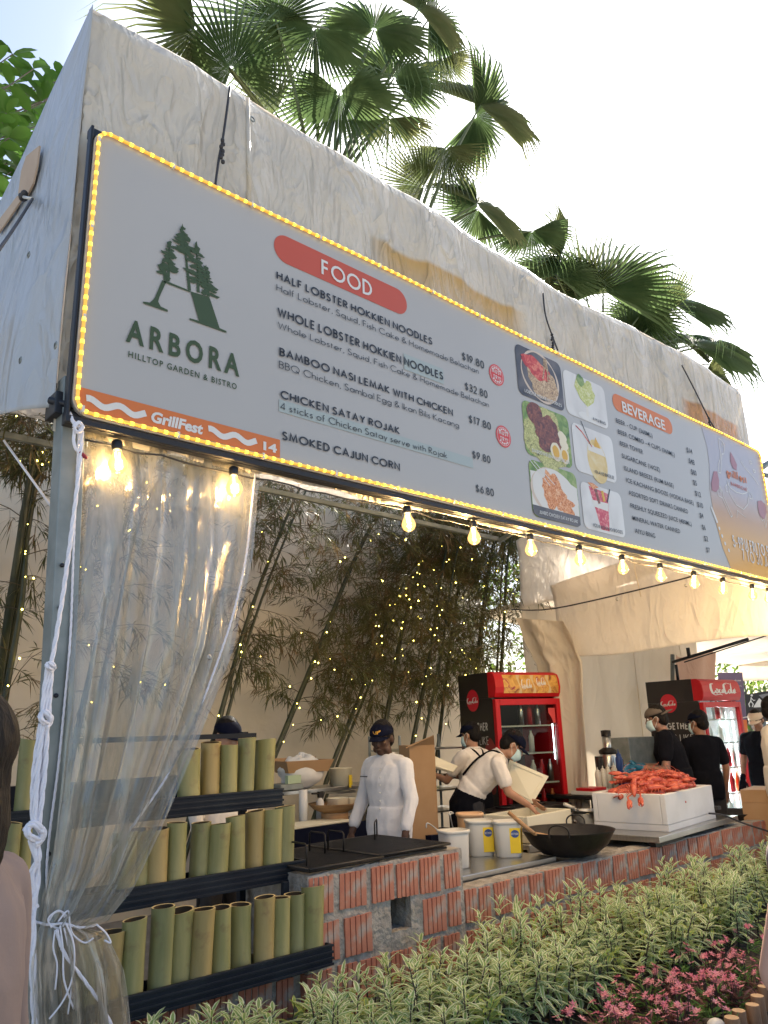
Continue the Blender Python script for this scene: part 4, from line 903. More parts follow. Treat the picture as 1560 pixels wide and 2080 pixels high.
# white tubs stored below, seen between the tubes
bamboo_m = []
for i, (a, b, c) in enumerate((((.205, .205, .075), (.29, .27, .115), (.15, .09, .04)), ((.17, .175, .07), (.235, .235, .105), (.16, .11, .06)), ((.28, .215, .08), (.35, .27, .11), (.17, .09, .04)))):
    bamboo_m.append(mat('cut_bamboo', a, .5, c2=b, nscale=3.5, stretch=(6, 6, 1), bump=.12, bscale=25, bdist=.004, wear=(c, 9, .55, .72)))
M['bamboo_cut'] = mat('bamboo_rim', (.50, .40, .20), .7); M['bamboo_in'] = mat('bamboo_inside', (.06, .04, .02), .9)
def tube_mesh(seed):
    r = random.Random(seed); h = .3; ra = r.uniform(.033, .040); n = 20; tilt = r.uniform(-.007, .007); t2_ = r.uniform(-.006, .006)
    mb = MB(); vs = []; prof = [(1.06, 0), (1.0, .03), (.985, .5), (1.0, .92), (1.03, 1.0)]
    for k, z in prof:
        for j in range(n):
            a = 2*math.pi*j/n; q = ra*k*(1+.03*math.sin(2*a+seed)+.015*math.sin(3*a+seed*2))
            vs.append((q*math.cos(a), q*math.sin(a), z*h+(tilt*math.cos(a)+t2_*math.sin(a) if z == 1 else 0)))
    mb.add(vs, [(i*n+j, i*n+(j+1) % n, (i+1)*n+(j+1) % n, (i+1)*n+j) for i in range(4) for j in range(n)], 0, True)
    top = vs[-n:]; inn = [(x*.84, y*.84, z-.001) for x, y, z in top]; dn = [(x*.8, y*.8, h*.72) for x, y, z in top]
    mb.add(top+inn, [(j, (j+1) % n, n+(j+1) % n, n+j) for j in range(n)], 1)
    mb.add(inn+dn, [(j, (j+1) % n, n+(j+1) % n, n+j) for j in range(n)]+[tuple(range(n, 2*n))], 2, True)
    mb.add([(x*1.0, y, 0) for x, y, z in vs[:n]], [tuple(range(n))[::-1]], 0)
    return mb
tubes = []
row_px = {'low': [178, 213, 262, 318, 352, 395, 436, 477, 522, 553, 584, 618], 'mid': [240, 272, 306, 346, 392, 427, 466, 502, 536, 562], 'top': [372, 413, 451, 484, 521]}
row_y = {'low': 1790, 'mid': 1680, 'top': 1550}
look = {0: 'olive green', 1: 'dull grey green', 2: 'yellow brown'}
lab = {'low': 'bottom', 'mid': 'middle', 'top': 'top'}
HS = {'low': [.27, .275, .31, .335, .31, .30, .29, .28, .30, .285, .28, .31], 'mid': [.30]*3+[.315, .30, .29, .315, .33, .33, .34], 'top': [.30, .33, .31, .345, .335]}
def ordn(i): return ['first', 'second', 'third', 'fourth', 'fifth', 'sixth', 'seventh', 'eighth', 'ninth', 'tenth', 'eleventh', 'twelfth', 'thirteenth', 'fourteenth'][i]
for y, z, xr_, nm in LV:
    px = row_px[nm]; cnt = len(px)
    for i, p in enumerate(px):
        q = P(p+14, row_y[nm], 1, y+.07+(.03 if i % 3 == 1 else 0)); s = hash((nm, i)) % 1 + i*7+len(nm)*3+ord(nm[0]); k = (0, 1, 0, 0, 2, 0, 1, 0, 2, 0, 0, 2)[(i+ord(nm[1])) % 12]
        mb = tube_mesh(s); hh = HS[nm][i]*(1.14 if nm == 'low' else 1.04)/max(v[2] for v in mb.v); mb.v = [(a*1.5, b*1.5, c*hh) for a, b, c in mb.v]
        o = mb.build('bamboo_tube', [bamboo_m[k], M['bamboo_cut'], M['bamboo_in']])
        r = random.Random(s); o.location = (q.x, q.y, z-.069); o.rotation_euler = (R_(r.uniform(-1.5, 2)), R_(r.uniform(-1.5, 2.5)), r.uniform(0, 6))
        fr = cnt-1-i
        tag(o, f"{look[k]} bamboo tube in the {lab[nm]} rack row, {ordn(fr)} from the row's right end", 'bamboo tube', 'cut bamboo tubes on the rack')
# three more tubes left of the post
for i, (px, py, y, z, h) in enumerate(((55, 1560, 4.0, 1.26, .36), (18, 1740, 3.8, .93, .34), (48, 1720, 3.85, .93, .3))):
    mb = tube_mesh(90+i); hh = h/max(v[2] for v in mb.v); mb.v = [(a*1.2, b*1.2, c*hh) for a, b, c in mb.v]
    q = P(px, py, 1, y); o = mb.build('bamboo_tube', [bamboo_m[i % 2], M['bamboo_cut'], M['bamboo_in']]); o.location = (q.x, y, z)
    tag(o, ('tall bamboo tube standing left of the tent post on the upper shelf', 'bamboo tube at the far left edge on the lower shelf', 'half hidden bamboo tube just left of the tent post')[i], 'bamboo tube', 'cut bamboo tubes on the rack')
r2 = empty('side_rack', (.55, 4.0, 0), 0, 'second black rack standing left of the tent post', 'rack')
for z in (.86, 1.20):
    mb = MB(); mb.box((-.1, 3.72, z-.07), (.93, 4.1, z)); buildw(mb, 'shelf', M['rack'], r2, bevel=.004)
mb = MB(); mb.box((-.1, 4.06, 1.52), (.93, 4.1, 1.60)); buildw(mb, 'top_rail', M['rack'], r2)
for x in (-.05, .62, .88):
    mb = MB(); mb.box((x, 4.11, 0), (x+.04, 4.15, 1.6)); buildw(mb, 'upright', M['rack'], r2)
# ---------------------------------------------------------------- clear curtain
def pvc(name, milk=.16, op=.5):
    m = bpy.data.materials.new(name); m.use_nodes = True; n = m.node_tree.nodes; l = m.node_tree.links
    n.remove(n['Principled BSDF']); out = n['Material Output']
    t = n.new('ShaderNodeTexCoord'); mp = n.new('ShaderNodeMapping'); mp.inputs['Scale'].default_value = (30, 30, 2.2); l.new(t.outputs['Object'], mp.inputs['Vector'])
    a = n.new('ShaderNodeTexNoise'); a.inputs['Scale'].default_value = 1.0; a.inputs['Detail'].default_value = 5; a.inputs['Distortion'].default_value = .6; l.new(mp.outputs[0], a.inputs['Vector'])
    bp = n.new('ShaderNodeBump'); bp.inputs['Strength'].default_value = .3; bp.inputs['Distance'].default_value = .02; l.new(a.outputs['Fac'], bp.inputs['Height'])
    tr = n.new('ShaderNodeBsdfTransparent'); tr.inputs['Color'].default_value = (.95, .93, .87, 1)
    gl = n.new('ShaderNodeBsdfGlossy'); gl.inputs['Roughness'].default_value = .13; l.new(bp.outputs['Normal'], gl.inputs['Normal'])
    df = n.new('ShaderNodeBsdfTranslucent'); df.inputs['Color'].default_value = (.52, .51, .45, 1); d2 = n.new('ShaderNodeBsdfDiffuse'); d2.inputs['Color'].default_value = (.50, .50, .46, 1)
    l.new(bp.outputs['Normal'], d2.inputs['Normal'])
    md = n.new('ShaderNodeMixShader'); md.inputs[0].default_value = .6; l.new(df.outputs[0], md.inputs[1]); l.new(d2.outputs[0], md.inputs[2])
    lw = n.new('ShaderNodeLayerWeight'); lw.inputs['Blend'].default_value = op; l.new(bp.outputs['Normal'], lw.inputs['Normal'])
    mr = n.new('ShaderNodeMapRange'); mr.inputs['To Min'].default_value = milk; mr.inputs['To Max'].default_value = .60; l.new(lw.outputs['Facing'], mr.inputs['Value'])
    m3 = n.new('ShaderNodeMapping'); m3.inputs['Scale'].default_value = (9, 9, 1.0); l.new(t.outputs['Object'], m3.inputs['Vector'])
    hz = n.new('ShaderNodeTexNoise'); hz.inputs['Scale'].default_value = 1.0; hz.inputs['Detail'].default_value = 4; hz.inputs['Distortion'].default_value = 1.2; l.new(m3.outputs[0], hz.inputs['Vector'])
    h2 = n.new('ShaderNodeMapRange'); h2.inputs['From Min'].default_value = .38; h2.inputs['From Max'].default_value = .66; h2.inputs['To Min'].default_value = milk*.45; h2.inputs['To Max'].default_value = milk*2.1; l.new(hz.outputs['Fac'], h2.inputs['Value']); l.new(h2.outputs[0], mr.inputs['To Min'])
    m1 = n.new('ShaderNodeMixShader'); l.new(mr.outputs[0], m1.inputs[0]); l.new(tr.outputs[0], m1.inputs[1]); l.new(md.outputs[0], m1.inputs[2])
    fr = n.new('ShaderNodeFresnel'); fr.inputs['IOR'].default_value = 1.40; l.new(bp.outputs['Normal'], fr.inputs['Normal'])
    f2 = n.new('ShaderNodeMath'); f2.operation = 'MULTIPLY'; f2.inputs[1].default_value = .6; l.new(fr.outputs[0], f2.inputs[0])
    # thin sheet: both sides reflect alike, stronger at a glancing angle
    lf = n.new('ShaderNodeLayerWeight'); lf.inputs['Blend'].default_value = .5; l.new(bp.outputs['Normal'], lf.inputs['Normal'])
    b1 = n.new('ShaderNodeMath'); b1.operation = 'POWER'; b1.inputs[1].default_value = 3.0; l.new(lf.outputs['Facing'], b1.inputs[0])
    b2 = n.new('ShaderNodeMath'); b2.operation = 'MULTIPLY_ADD'; b2.inputs[1].default_value = 1.0; b2.inputs[2].default_value = .09; l.new(b1.outputs[0], b2.inputs[0])
    m2 = n.new('ShaderNodeMixShader'); l.new(b2.outputs[0], m2.inputs[0]); l.new(m1.outputs[0], m2.inputs[1]); l.new(gl.outputs[0], m2.inputs[2])
    l.new(m2.outputs[0], out.inputs['Surface']); return m
M['pvc'] = pvc('clear_pvc', .29, .28)
cur = empty('clear_curtain', (1.0, 2.78, 0), 0, 'clear plastic curtain gathered and tied to the left tent post', 'curtain')
rows = [(0, (150, 868), (524, 946), 2.815), (.06, (150, 930), (521, 1000), 2.80), (.2, (148, 1090), (508, 1130), 2.78), (.38, (142, 1270), (466, 1325), 2.76), (.55, (134, 1440), (398, 1500), 2.74), (.70, (122, 1600), (318, 1690), 2.72), (.82, (106, 1740), (262, 1800), 2.71), (.90, (88, 1830), (215, 1868), 2.70), (.94, (84, 1872), (172, 1886), 2.70),
        (.965, (66, 1905), (215, 1895), 2.70), (1.0, (58, 1960), (243, 1965), 2.70), (1.08, (60, 2080), (255, 2090), 2.70), (1.2, (60, 2240), (256, 2240), 2.70)]
def crow(t):
    for (a, l0, r0, y0), (b, l1, r1, y1) in zip(rows, rows[1:]):
        if t <= b or b == 1.2:
            k = (t-a)/(b-a); k = min(max(k, 0), 1)
            return P(lerp(l0[0], l1[0], k), lerp(l0[1], l1[1], k), 1, lerp(y0, y1, k)), P(lerp(r0[0], r1[0], k), lerp(r0[1], r1[1], k), 1, lerp(y0, y1, k))
def curtain(ph, amp0, off):
    def fn(u, v):
        t = v*1.2; a, b = crow(t); p = a.lerp(b, u)
        pinch = min(1, abs(t-.935)*7+.22)
        s = u*20+ph; w1 = math.sin(s+2.0*wn(u*4, t*1.3, ph))+.5*math.sin(s*2.3+1.7+3*wn(u*5, t*2.2, ph+3)); w2 = abs(math.sin(s*.5+1.2*wn(u*3, t*1.2, 8)))
        am = amp0*pinch*(.5+.8*min(1, t*2))
        y = p.y+off - am*(w1*.55+w2*.8) - .012*wn(u*14, t*20, ph)*(1 if t > .9 or t < .12 else .35)
        sc_ = .010*math.cos(s+2.0*wn(u*4, t*1.3, ph))*pinch
        z = p.z + (.012*math.sin(u*31)*(1-t/.06) if t < .06 else 0)
        return (p.x+sc_*(u*(1-u)*4)**.3, y, z)
    return fn
buildw(sheet(curtain(0, .034, 0), 260, 240), 'curtain_sheet', M['pvc'], cur)
fn2 = curtain(2.1, .026, .03)
buildw(sheet(lambda u, v: fn2(u, .01+.99*v), 220, 220), 'curtain_inner_fold', M['pvc'], cur)
def rope(pts, r, name, par, m='rope', twist=True, k=6):
    """laid rope: three strands twisting round the path"""
    q = spline(pts, k); mb = MB()
    if not twist: mb.tube(q, r, 8); return buildw(mb, name, M[m], par)
    dense = []; 
    for a, b in zip(q, q[1:]):
        n_ = max(1, int((b-a).length/(r*1.1))); dense += [a.lerp(b, i/n_) for i in range(n_)]
    dense.append(q[-1]); acc = 0
    for st in range(3):
        out = []; acc = 0
        for i, p in enumerate(dense):
            d = (dense[min(i+1, len(dense)-1)]-dense[max(i-1, 0)]).normalized(); a = d.orthogonal().normalized() if abs(d.z) < .9 else Vector((1, 0, 0)).cross(d).normalized(); b = d.cross(a)
            if i: acc += (p-dense[i-1]).length
            t = acc/(r*3.4)+st*2.0944; out.append(p+(a*math.cos(t)+b*math.sin(t))*r*.5)
        mb.tube(out, r*.58, 6)
    return buildw(mb, name, M[m], par)
yr = 2.745
pw = lambda x, y, d=0: P(x, y, 1, yr-d)
rope([pw(518, 962, -.03), pw(510, 1040), pw(498, 1140), pw(470, 1260), pw(425, 1390), pw(390, 1480), pw(340, 1575), pw(260, 1690), pw(180, 1790), pw(130, 1860)], .0045, 'edge_cord', cur)
rope([pw(160, 880), pw(150, 1100), pw(143, 1290), pw(132, 1420), pw(118, 1560), pw(100, 1700), pw(95, 1780), pw(100, 1865)], .0042, 'edge_cord', cur)
rope([pw(60, 1868, .02), pw(95, 1878, .05), pw(130, 1876, .06), pw(165, 1884, .05), pw(198, 1878, .02)], .004, 'tie_cord', cur)
for k, pts in enumerate((((100, 1870), (110, 1855), (125, 1852), (132, 1870), (120, 1885), (104, 1880)), ((105, 1884), (98, 1866), (118, 1850), (135, 1862), (126, 1884)), ((118, 1872), (138, 1850), (142, 1880), (150, 1900), (172, 1915), (190, 1905)), ((112, 1890), (108, 1925), (116, 1960), (112, 2010)),
        ((130, 1885), (140, 1930), (146, 1990), (138, 2060)), ((122, 1880), (128, 1930), (130, 1990), (150, 2050)), ((134, 1875), (150, 1920), (148, 1980), (130, 2030), (100, 2070)), ((196, 1878), (215, 1895), (225, 1915), (212, 1910)))):
    rope([pw(x, y, .055+.004*k) for x, y in pts], .0028, 'tie_cord', cur, twist=False)
rope([pw(115, 1888, .07), pw(130, 1935, .07), pw(170, 1990, .07), pw(205, 2040, .07), pw(235, 2100, .07)], .0055, 'tie_cord', cur)
mb = MB(); mb.lathe([(.007, 0), (.011, .002), (.011, .004), (.007, .006)], 14, P(424, 1335, 1, 2.70), ax=Vector((.2, -1, 0))); buildw(mb, 'eyelet', M['chrome'], cur)
# ---- hanging braided rope on the post
rp = empty('white_rope', tuple(P(150, 870, 1, 2.70)), 0, 'knotted white braided rope hanging down the tent post', 'rope')
yr = 2.69
rope([pw(140, 838, -.03), pw(152, 862), pw(160, 868), pw(166, 880), pw(160, 960), pw(148, 1060), pw(132, 1180), pw(118, 1270), pw(104, 1350)], .0075, 'strand', rp)
rope([pw(154, 862), pw(150, 885), pw(152, 908), pw(163, 922)], .006, 'strand', rp)
mb = MB(); mb.tube([pw(161, 918), pw(170, 926), pw(177, 931)], [.006, .009, .005], 8); buildw(mb, 'red_end', mat('rope_end_red', (.25, .01, .03), .6), rp)
rope([pw(150, 868, .01), pw(160, 858, .012), pw(168, 868, .012), pw(158, 878, .012), pw(150, 868, .01)], .007, 'knot', rp)
for dx in (-6, 0, 6): rope([pw(102+dx*.7, 1350), pw(96+dx, 1400), pw(93+dx*1.1, 1450)], .0075, 'strand', rp)
def knot(x, y, w_, h_, r):
    rope([pw(x-w_, y-h_*.3, .01), pw(x-w_*.2, y-h_, .025), pw(x+w_, y-h_*.3, .025), pw(x+w_*.6, y+h_*.4, .015), pw(x-w_*.5, y+h_*.2, .03), pw(x-w_*.8, y-h_*.6, .02), pw(x+w_*.1, y-h_*.9, .005), pw(x+w_*.9, y+h_*.3, .01), pw(x, y+h_, .02)], r, 'knot', rp)
knot(102, 1355, 8, 8, .008); knot(92, 1462, 11, 16, .009); knot(70, 1695, 18, 22, .011)
for dx, dd in ((-13, 0), (-6, .012), (1, 0), (8, .012)): rope([pw(91+dx*.6, 1470, dd), pw(84+dx, 1550, dd), pw(78+dx*.9, 1620, dd), pw(74+dx*.5, 1680, dd)], .0085, 'strand', rp)
for dx in (-6, 5): rope([pw(68+dx, 1705), pw(76+dx*.4, 1740, .01), pw(70-dx, 1775), pw(72, 1810), pw(62+dx, 1850)], .010, 'strand', rp)
rope([pw(66, 1800), pw(62, 1830), pw(70, 1842), pw(78, 1838)], .006, 'strand', rp)
rope([pw(66, 1845), pw(66, 1920), pw(68, 2000), pw(72, 2090)], .011, 'strand', rp)
# thin guy line crossing at far left
g = empty('guy_line', tuple(P(10, 897, 1, 3.2)), 0, 'thin white guy line slanting down to the tent post at the left', 'rope')
mb = MB(); mb.tube([P(8, 895, 1, 3.3), P(118, 1048, 1, 2.9)], .005, 8); buildw(mb, 'line', M['rope'], g)
mb = MB(); mb.tube([P(122, 830, 1, 3.0), P(122, 850, 1, 2.95), P(127, 910, 1, 2.9)], .004, 8); buildw(mb, 'line', M['rope'], g)

# ---------------------------------------------------------------- string of bulbs under the board
def bulb_glass():
    m = bpy.data.materials.new('amber_bulb_glass'); m.use_nodes = True; n = m.node_tree.nodes; l = m.node_tree.links
    n.remove(n['Principled BSDF']); tr = n.new('ShaderNodeBsdfTransparent'); tr.inputs['Color'].default_value = (1, .80, .45, 1)
    e = n.new('ShaderNodeEmission'); e.inputs['Color'].default_value = (1, .50, .14, 1); e.inputs['Strength'].default_value = 1.2
    g = n.new('ShaderNodeBsdfGlossy'); g.inputs['Roughness'].default_value = .05
    m1 = n.new('ShaderNodeMixShader'); m1.inputs[0].default_value = .55; l.new(tr.outputs[0], m1.inputs[1]); l.new(e.outputs[0], m1.inputs[2])
    f = n.new('ShaderNodeFresnel'); m2 = n.new('ShaderNodeMixShader'); l.new(f.outputs[0], m2.inputs[0]); l.new(m1.outputs[0], m2.inputs[1]); l.new(g.outputs[0], m2.inputs[2])
    l.new(m2.outputs[0], n['Material Output'].inputs['Surface']); return m
M['bulb'] = bulb_glass()
mb = MB(); mb.lathe([(.0, -.088), (.012, -.086), (.023, -.078), (.0305, -.062), (.031, -.052), (.026, -.036), (.018, -.020), (.0135, -.006), (.013, 0)], 20); gme = mb.mesh('bulb_glass', M['bulb'])
mb = MB(); mb.lathe([(.0, .034), (.012, .034), (.017, .028), (.017, .002), (.0145, -.002), (0, -.002)], 16); sme = mb.mesh('bulb_socket', M['dark_frame'])
mb = MB(); mb.tube([(-.006, 0, -.01), (-.005, 0, -.035), (-.002, 0, -.042), (.002, 0, -.042), (.005, 0, -.035), (.006, 0, -.01)], .0028, 6); fme = mb.mesh('bulb_filament', M['filament'])
pos = ['at the far left over the clear curtain', 'half hidden beside the curtain top edge', 'below the price $6.80', 'left of the chicken satay picture corner', 'below the satay rojak picture', 'below the ice kachang picture', 'below and right of the ice kachang picture', 'below the beverage names, left one', 'below the beverage names, middle one', 'below the beverage prices', 'below the orange festival panel', 'at the right edge of the photo']
bx = [1.125, 1.64, 2.665, 3.17, 3.68, 4.185, 4.69, 5.195, 5.70, 6.185, 6.73, 7.05]
for i, x in enumerate(bx):
    b = empty('light_bulb', (x, 2.745, 2.672), 0, 'lit amber bulb ' + pos[i], 'light bulb', 'bulbs hanging under the menu board')
    for nm, me in (('glass', gme), ('socket', sme), ('filament', fme)):
        kid(nm, me, b, (0, 0, 0), (R_((i*37 % 9)-4), R_((i*53 % 9)-4), i), (1.18, 1.18, 1.12))
    ld = bpy.data.lights.new('bulb_light', 'POINT'); ld.energy = 15 if i > 1 else 2.4; ld.color = (1, .78, .53); ld.shadow_soft_size = .014
    lo = bpy.data.objects.new('bulb_light', ld); col.objects.link(lo); lo.parent = b; lo.location = (0, 0, -.05)
c = empty('bulb_cable', (1.0, 2.76, 2.70), 0, 'black cable that carries the amber bulbs along the board', 'cable')
rr_ = random.Random(3); pts = []
for i in range(60): x = lerp(1.0, 7.2, i/59); pts.append((x, 2.77+rr_.uniform(-.01, .01), 2.69+rr_.uniform(-.006, .008)))
mb = MB(); mb.tube(pts, .004, 6); buildw(mb, 'cable_run', M['cord'], c)
# ---------------------------------------------------------------- foliage materials
def leaf_mat(name, c, c2, tr=.35, rough=.45, nscale=2.0):
    m = mat(name, c, rough, c2=c2, nscale=nscale, detail=2, lo=.35, hi=.65, trans=tr, spec=.4)
    return m
M['bam_leaf'] = leaf_mat('bamboo_leaf', (.085, .10, .035), (.18, .165, .07), .4)
M['bam_dry'] = leaf_mat('bamboo_leaf_dry', (.17, .115, .055), (.25, .18, .09), .35)
M['culm'] = mat('bamboo_culm', (.022, .034, .018), .35, c2=(.055, .06, .03), nscale=5, spec=.5)
M['twig'] = mat('bamboo_twig', (.10, .075, .035), .7)
M['palm'] = leaf_mat('palm_leaf', (.07, .12, .045), (.13, .185, .07), .55, .35)
M['palm_pale'] = leaf_mat('palm_leaf_pale', (.11, .15, .05), (.18, .19, .08), .5, .4)
M['palm_stem'] = mat('palm_petiole', (.10, .12, .04), .6)
M['trunk'] = mat('trunk_bark', (.12, .10, .08), .9, c2=(.20, .17, .14), nscale=8, bump=.6)
M['tree_leaf'] = leaf_mat('tree_leaf', (.07, .17, .025), (.13, .26, .04), .5)
M['hedge_leaf'] = leaf_mat('hedge_leaf', (.06, .13, .02), (.20, .28, .04), .45)
M['var_green'] = leaf_mat('variegated_leaf_green', (.22, .37, .15), (.32, .47, .18), .5, .42)
M['var_cream'] = leaf_mat('variegated_leaf_margin', (.74, .80, .56), (.80, .85, .62), .45, .42)
M['var_yell'] = leaf_mat('variegated_leaf_yellow', (.40, .48, .10), (.52, .56, .16), .3, .42)
M['stalk'] = mat('dark_stalk', (.05, .035, .03), .7)
M['pink'] = mat('pink_petal', (.55, .14, .22), .6, c2=(.66, .34, .38), nscale=8, trans=.2)
M['maroon'] = leaf_mat('maroon_leaf', (.16, .06, .06), (.24, .13, .10), .3)
M['grass_leaf'] = leaf_mat('strap_leaf', (.10, .22, .05), (.20, .34, .10), .4)

def leaf(mb, p, d, ln, wd, mi=0, droop=.25, up=Vector((0, 0, 1)), seg=2, roll=0):
    """a narrow bent leaf: seg+1 cross rows"""
    d = d.normalized(); s = d.cross(up)
    if s.length < .05: s = d.orthogonal()
    s.normalize(); nn = s.cross(d)
    if roll: s = (s*math.cos(roll)+nn*math.sin(roll)); nn = s.cross(d)
    a = p; m_ = p+d*ln*.5+nn*0; b = p+d*ln-Vector((0, 0, 1))*ln*droop
    m_ = p+d*ln*.45-Vector((0, 0, 1))*ln*droop*.25
    mb.add([a, m_+s*wd/2, b, m_-s*wd/2], [(0, 1, 2, 3)], mi)

# ---------------------------------------------------------------- bamboos
rnd = random.Random(77)
culms = []    # (base px, top px, Y, label, dens, dry)
def bamboo(base, top, Y, label, nb=34, dry=.4, extra=(), start=.25, seed=0, r0=.034, gl=26):
    r = random.Random(seed)
    a = P(*base, 1, Y); b = P(*top, 1, Y+r.uniform(-.15, .15))
    d = (b-a); k = -a.z/d.z if abs(d.z) > .01 else 0
    foot = a+d*k; foot.x = lerp(a.x, foot.x, .9); foot.z = 0
    nb = int(nb*.98); dry *= .7; gl = int(gl*.95)
    root = empty('leaning_bamboo', tuple(foot), 0, label, 'bamboo', 'leaning bamboos in front of the plaster wall')
    path = [foot, foot.lerp(a, .5), a, a.lerp(b, .5)+Vector((r.uniform(-.05, .05), 0, .03)), b, b+d*.35+Vector((.1, 0, 0)), b+d*.75+Vector((.35, -.1, -.12))]
    pts = spline(path, 14); mb = MB(); n_ = len(pts); mb.tube(pts, [lerp(r0, .008, i/n_)*(1.12 if i % 5 == 0 else 1) for i in range(n_)], 8); buildw(mb, 'culm', M['culm'], root)
    for ex in extra:
        off = Vector((ex, r.uniform(-.12, .12), 0)); q = [p+off*(1+.5*i/n_) for i, p in enumerate(pts)]
        mb = MB(); mb.tube(q, [lerp(r0*.7, .006, i/n_) for i in range(n_)], 7); buildw(mb, 'culm', M['culm'], root)
    tw = MB(); lf = MB(); spots = []
    for i in range(nb):
        t = lerp(start, 1, (i+r.random())/nb); j = int(t*(n_-1)); p = pts[j]
        az = r.uniform(0, 2*math.pi); ln = r.uniform(.5, 1.15)*(1.15-.45*t)
        if math.sin(az) > .3: ln *= .6
        dv = Vector((math.cos(az), math.sin(az)*.55, r.uniform(.15, .9))).normalized()
        q = [p]; cur_ = p.copy(); dd = dv.copy()
        for s_ in range(6):
            dd = (dd+Vector((r.uniform(-.2, .2), r.uniform(-.15, .15), -.16))).normalized(); cur_ = cur_+dd*ln/6; 
            if cur_.y > 7.35: cur_.y = 7.35
            q.append(cur_.copy())
        tw.tube(q, [.0045, .004, .0035, .003, .0025, .002, .0012], 4, cap=False)
        spots += q[1:]
        for s_ in range(1, 7):
            for _ in range(3):
                e0 = q[s_]; dv2 = (Vector((r.uniform(-1, 1), r.uniform(-.8, .8), r.uniform(-.5, .6)))+dd*.6).normalized(); l2 = r.uniform(.10, .28); e1 = e0+dv2*l2-Vector((0, 0, .04))
                tw.tube([e0, e1], [.0018, .001], 3, cap=False)
                mi = 1 if r.random() < dry*(1.2 if t > .7 else .6) else 0
                for _k in range(r.randint(5, 8)):
                    f = r.uniform(.35, 1); pp_ = e0.lerp(e1, f)
                    leaf(lf, pp_, (dv2+Vector((r.uniform(-.9, .9), r.uniform(-.9, .9), r.uniform(-.9, .5)))), r.uniform(.09, .18), r.uniform(.009, .015), mi, r.uniform(.1, .5), roll=r.uniform(-1, 1))
    tag(buildw(tw, 'twigs', M['twig'], root), kind='stuff')
    tag(buildw(lf, 'foliage', [M['bam_leaf'], M['bam_dry']], root), kind='stuff')
    # fairy lights wound round it
    fl = empty('fairy_lights', tuple(foot), 0, 'warm fairy lights wound round ' + label, 'fairy lights', 'fairy lights wound round the bamboos')
    mb = MB(); cb = MB(); path2 = []
    for i in range(gl):
        t = lerp(.25, .8, (i+r.random()*.7)/gl)
        if r.random() < .3 or not spots: p = pts[int(t*(n_-1))]+Vector((r.uniform(-.06, .06), -.045, r.uniform(-.03, .03)))
        else: p = r.choice(spots)+Vector((r.uniform(-.05, .05), r.uniform(-.05, 0), r.uniform(-.05, .05)))
        if p.z > 3.9: continue
        mb.ball(p, r.uniform(.0045, .0095), 6, 4); path2.append(p)
    path2.sort(key=lambda p: p.z)
    if len(path2) > 2: cb.tube([p+Vector((0, .006, 0)) for p in path2], .0016, 3, cap=False); buildw(cb, 'cable', M['cord'], fl)
    tag(buildw(mb, 'bulbs', M['fairy'], fl), kind='stuff')
bamboo((60, 980), (72, 900), 6.4, 'bamboo far left beyond the tent post', 26, .5, (.06,), .3, 1, .042, 30)
bamboo((5, 1450), (60, 1000), 6.5, 'slim bamboo at the left edge of the photo', 20, .35, (), .3, 2, .036, 22)
bamboo((165, 1450), (247, 1087), 6.6, 'bamboo seen through the clear curtain', 20, .35, (.08,), .35, 3, .036, 24)
bamboo((440, 1480), (567, 1089), 6.7, 'bamboo right beside the curtain edge, behind the top rack row', 40, .5, (.05,), .42, 4, .034, 22)
bamboo((550, 1551), (711, 1154), 6.8, 'bamboo that slants up behind the cardboard box', 42, .5, (.07,), .42, 5, .034, 30)
bamboo((676, 1551), (795, 1240), 6.8, 'bamboo that rises left of the chef in the dark cap', 44, .5, (.06, -.05), .42, 6, .032, 34)
bamboo((785, 1455), (846, 1167), 6.85, 'bamboo that rises straight behind the chef', 46, .45, (.05,), .4, 7, .034, 40)
bamboo((837, 1516), (900, 1150), 6.6, 'bamboo right of the chef, with the thickest dark crown', 52, .35, (.06,), .4, 8, .036, 40)
bamboo((892, 1500), (938, 1150), 6.9, 'bamboo just left of the dark fridge side', 50, .3, (), .4, 9, .032, 30)
bamboo((955, 1480), (990, 1170), 6.5, 'bamboo rising behind the left fridge', 50, .3, (.05,), .4, 10, .032, 30)
bamboo((1016, 1400), (1030, 1150), 6.3, 'rightmost bamboo arching towards the canvas drape', 46, .15, (.05,), .4, 11, .030, 22)

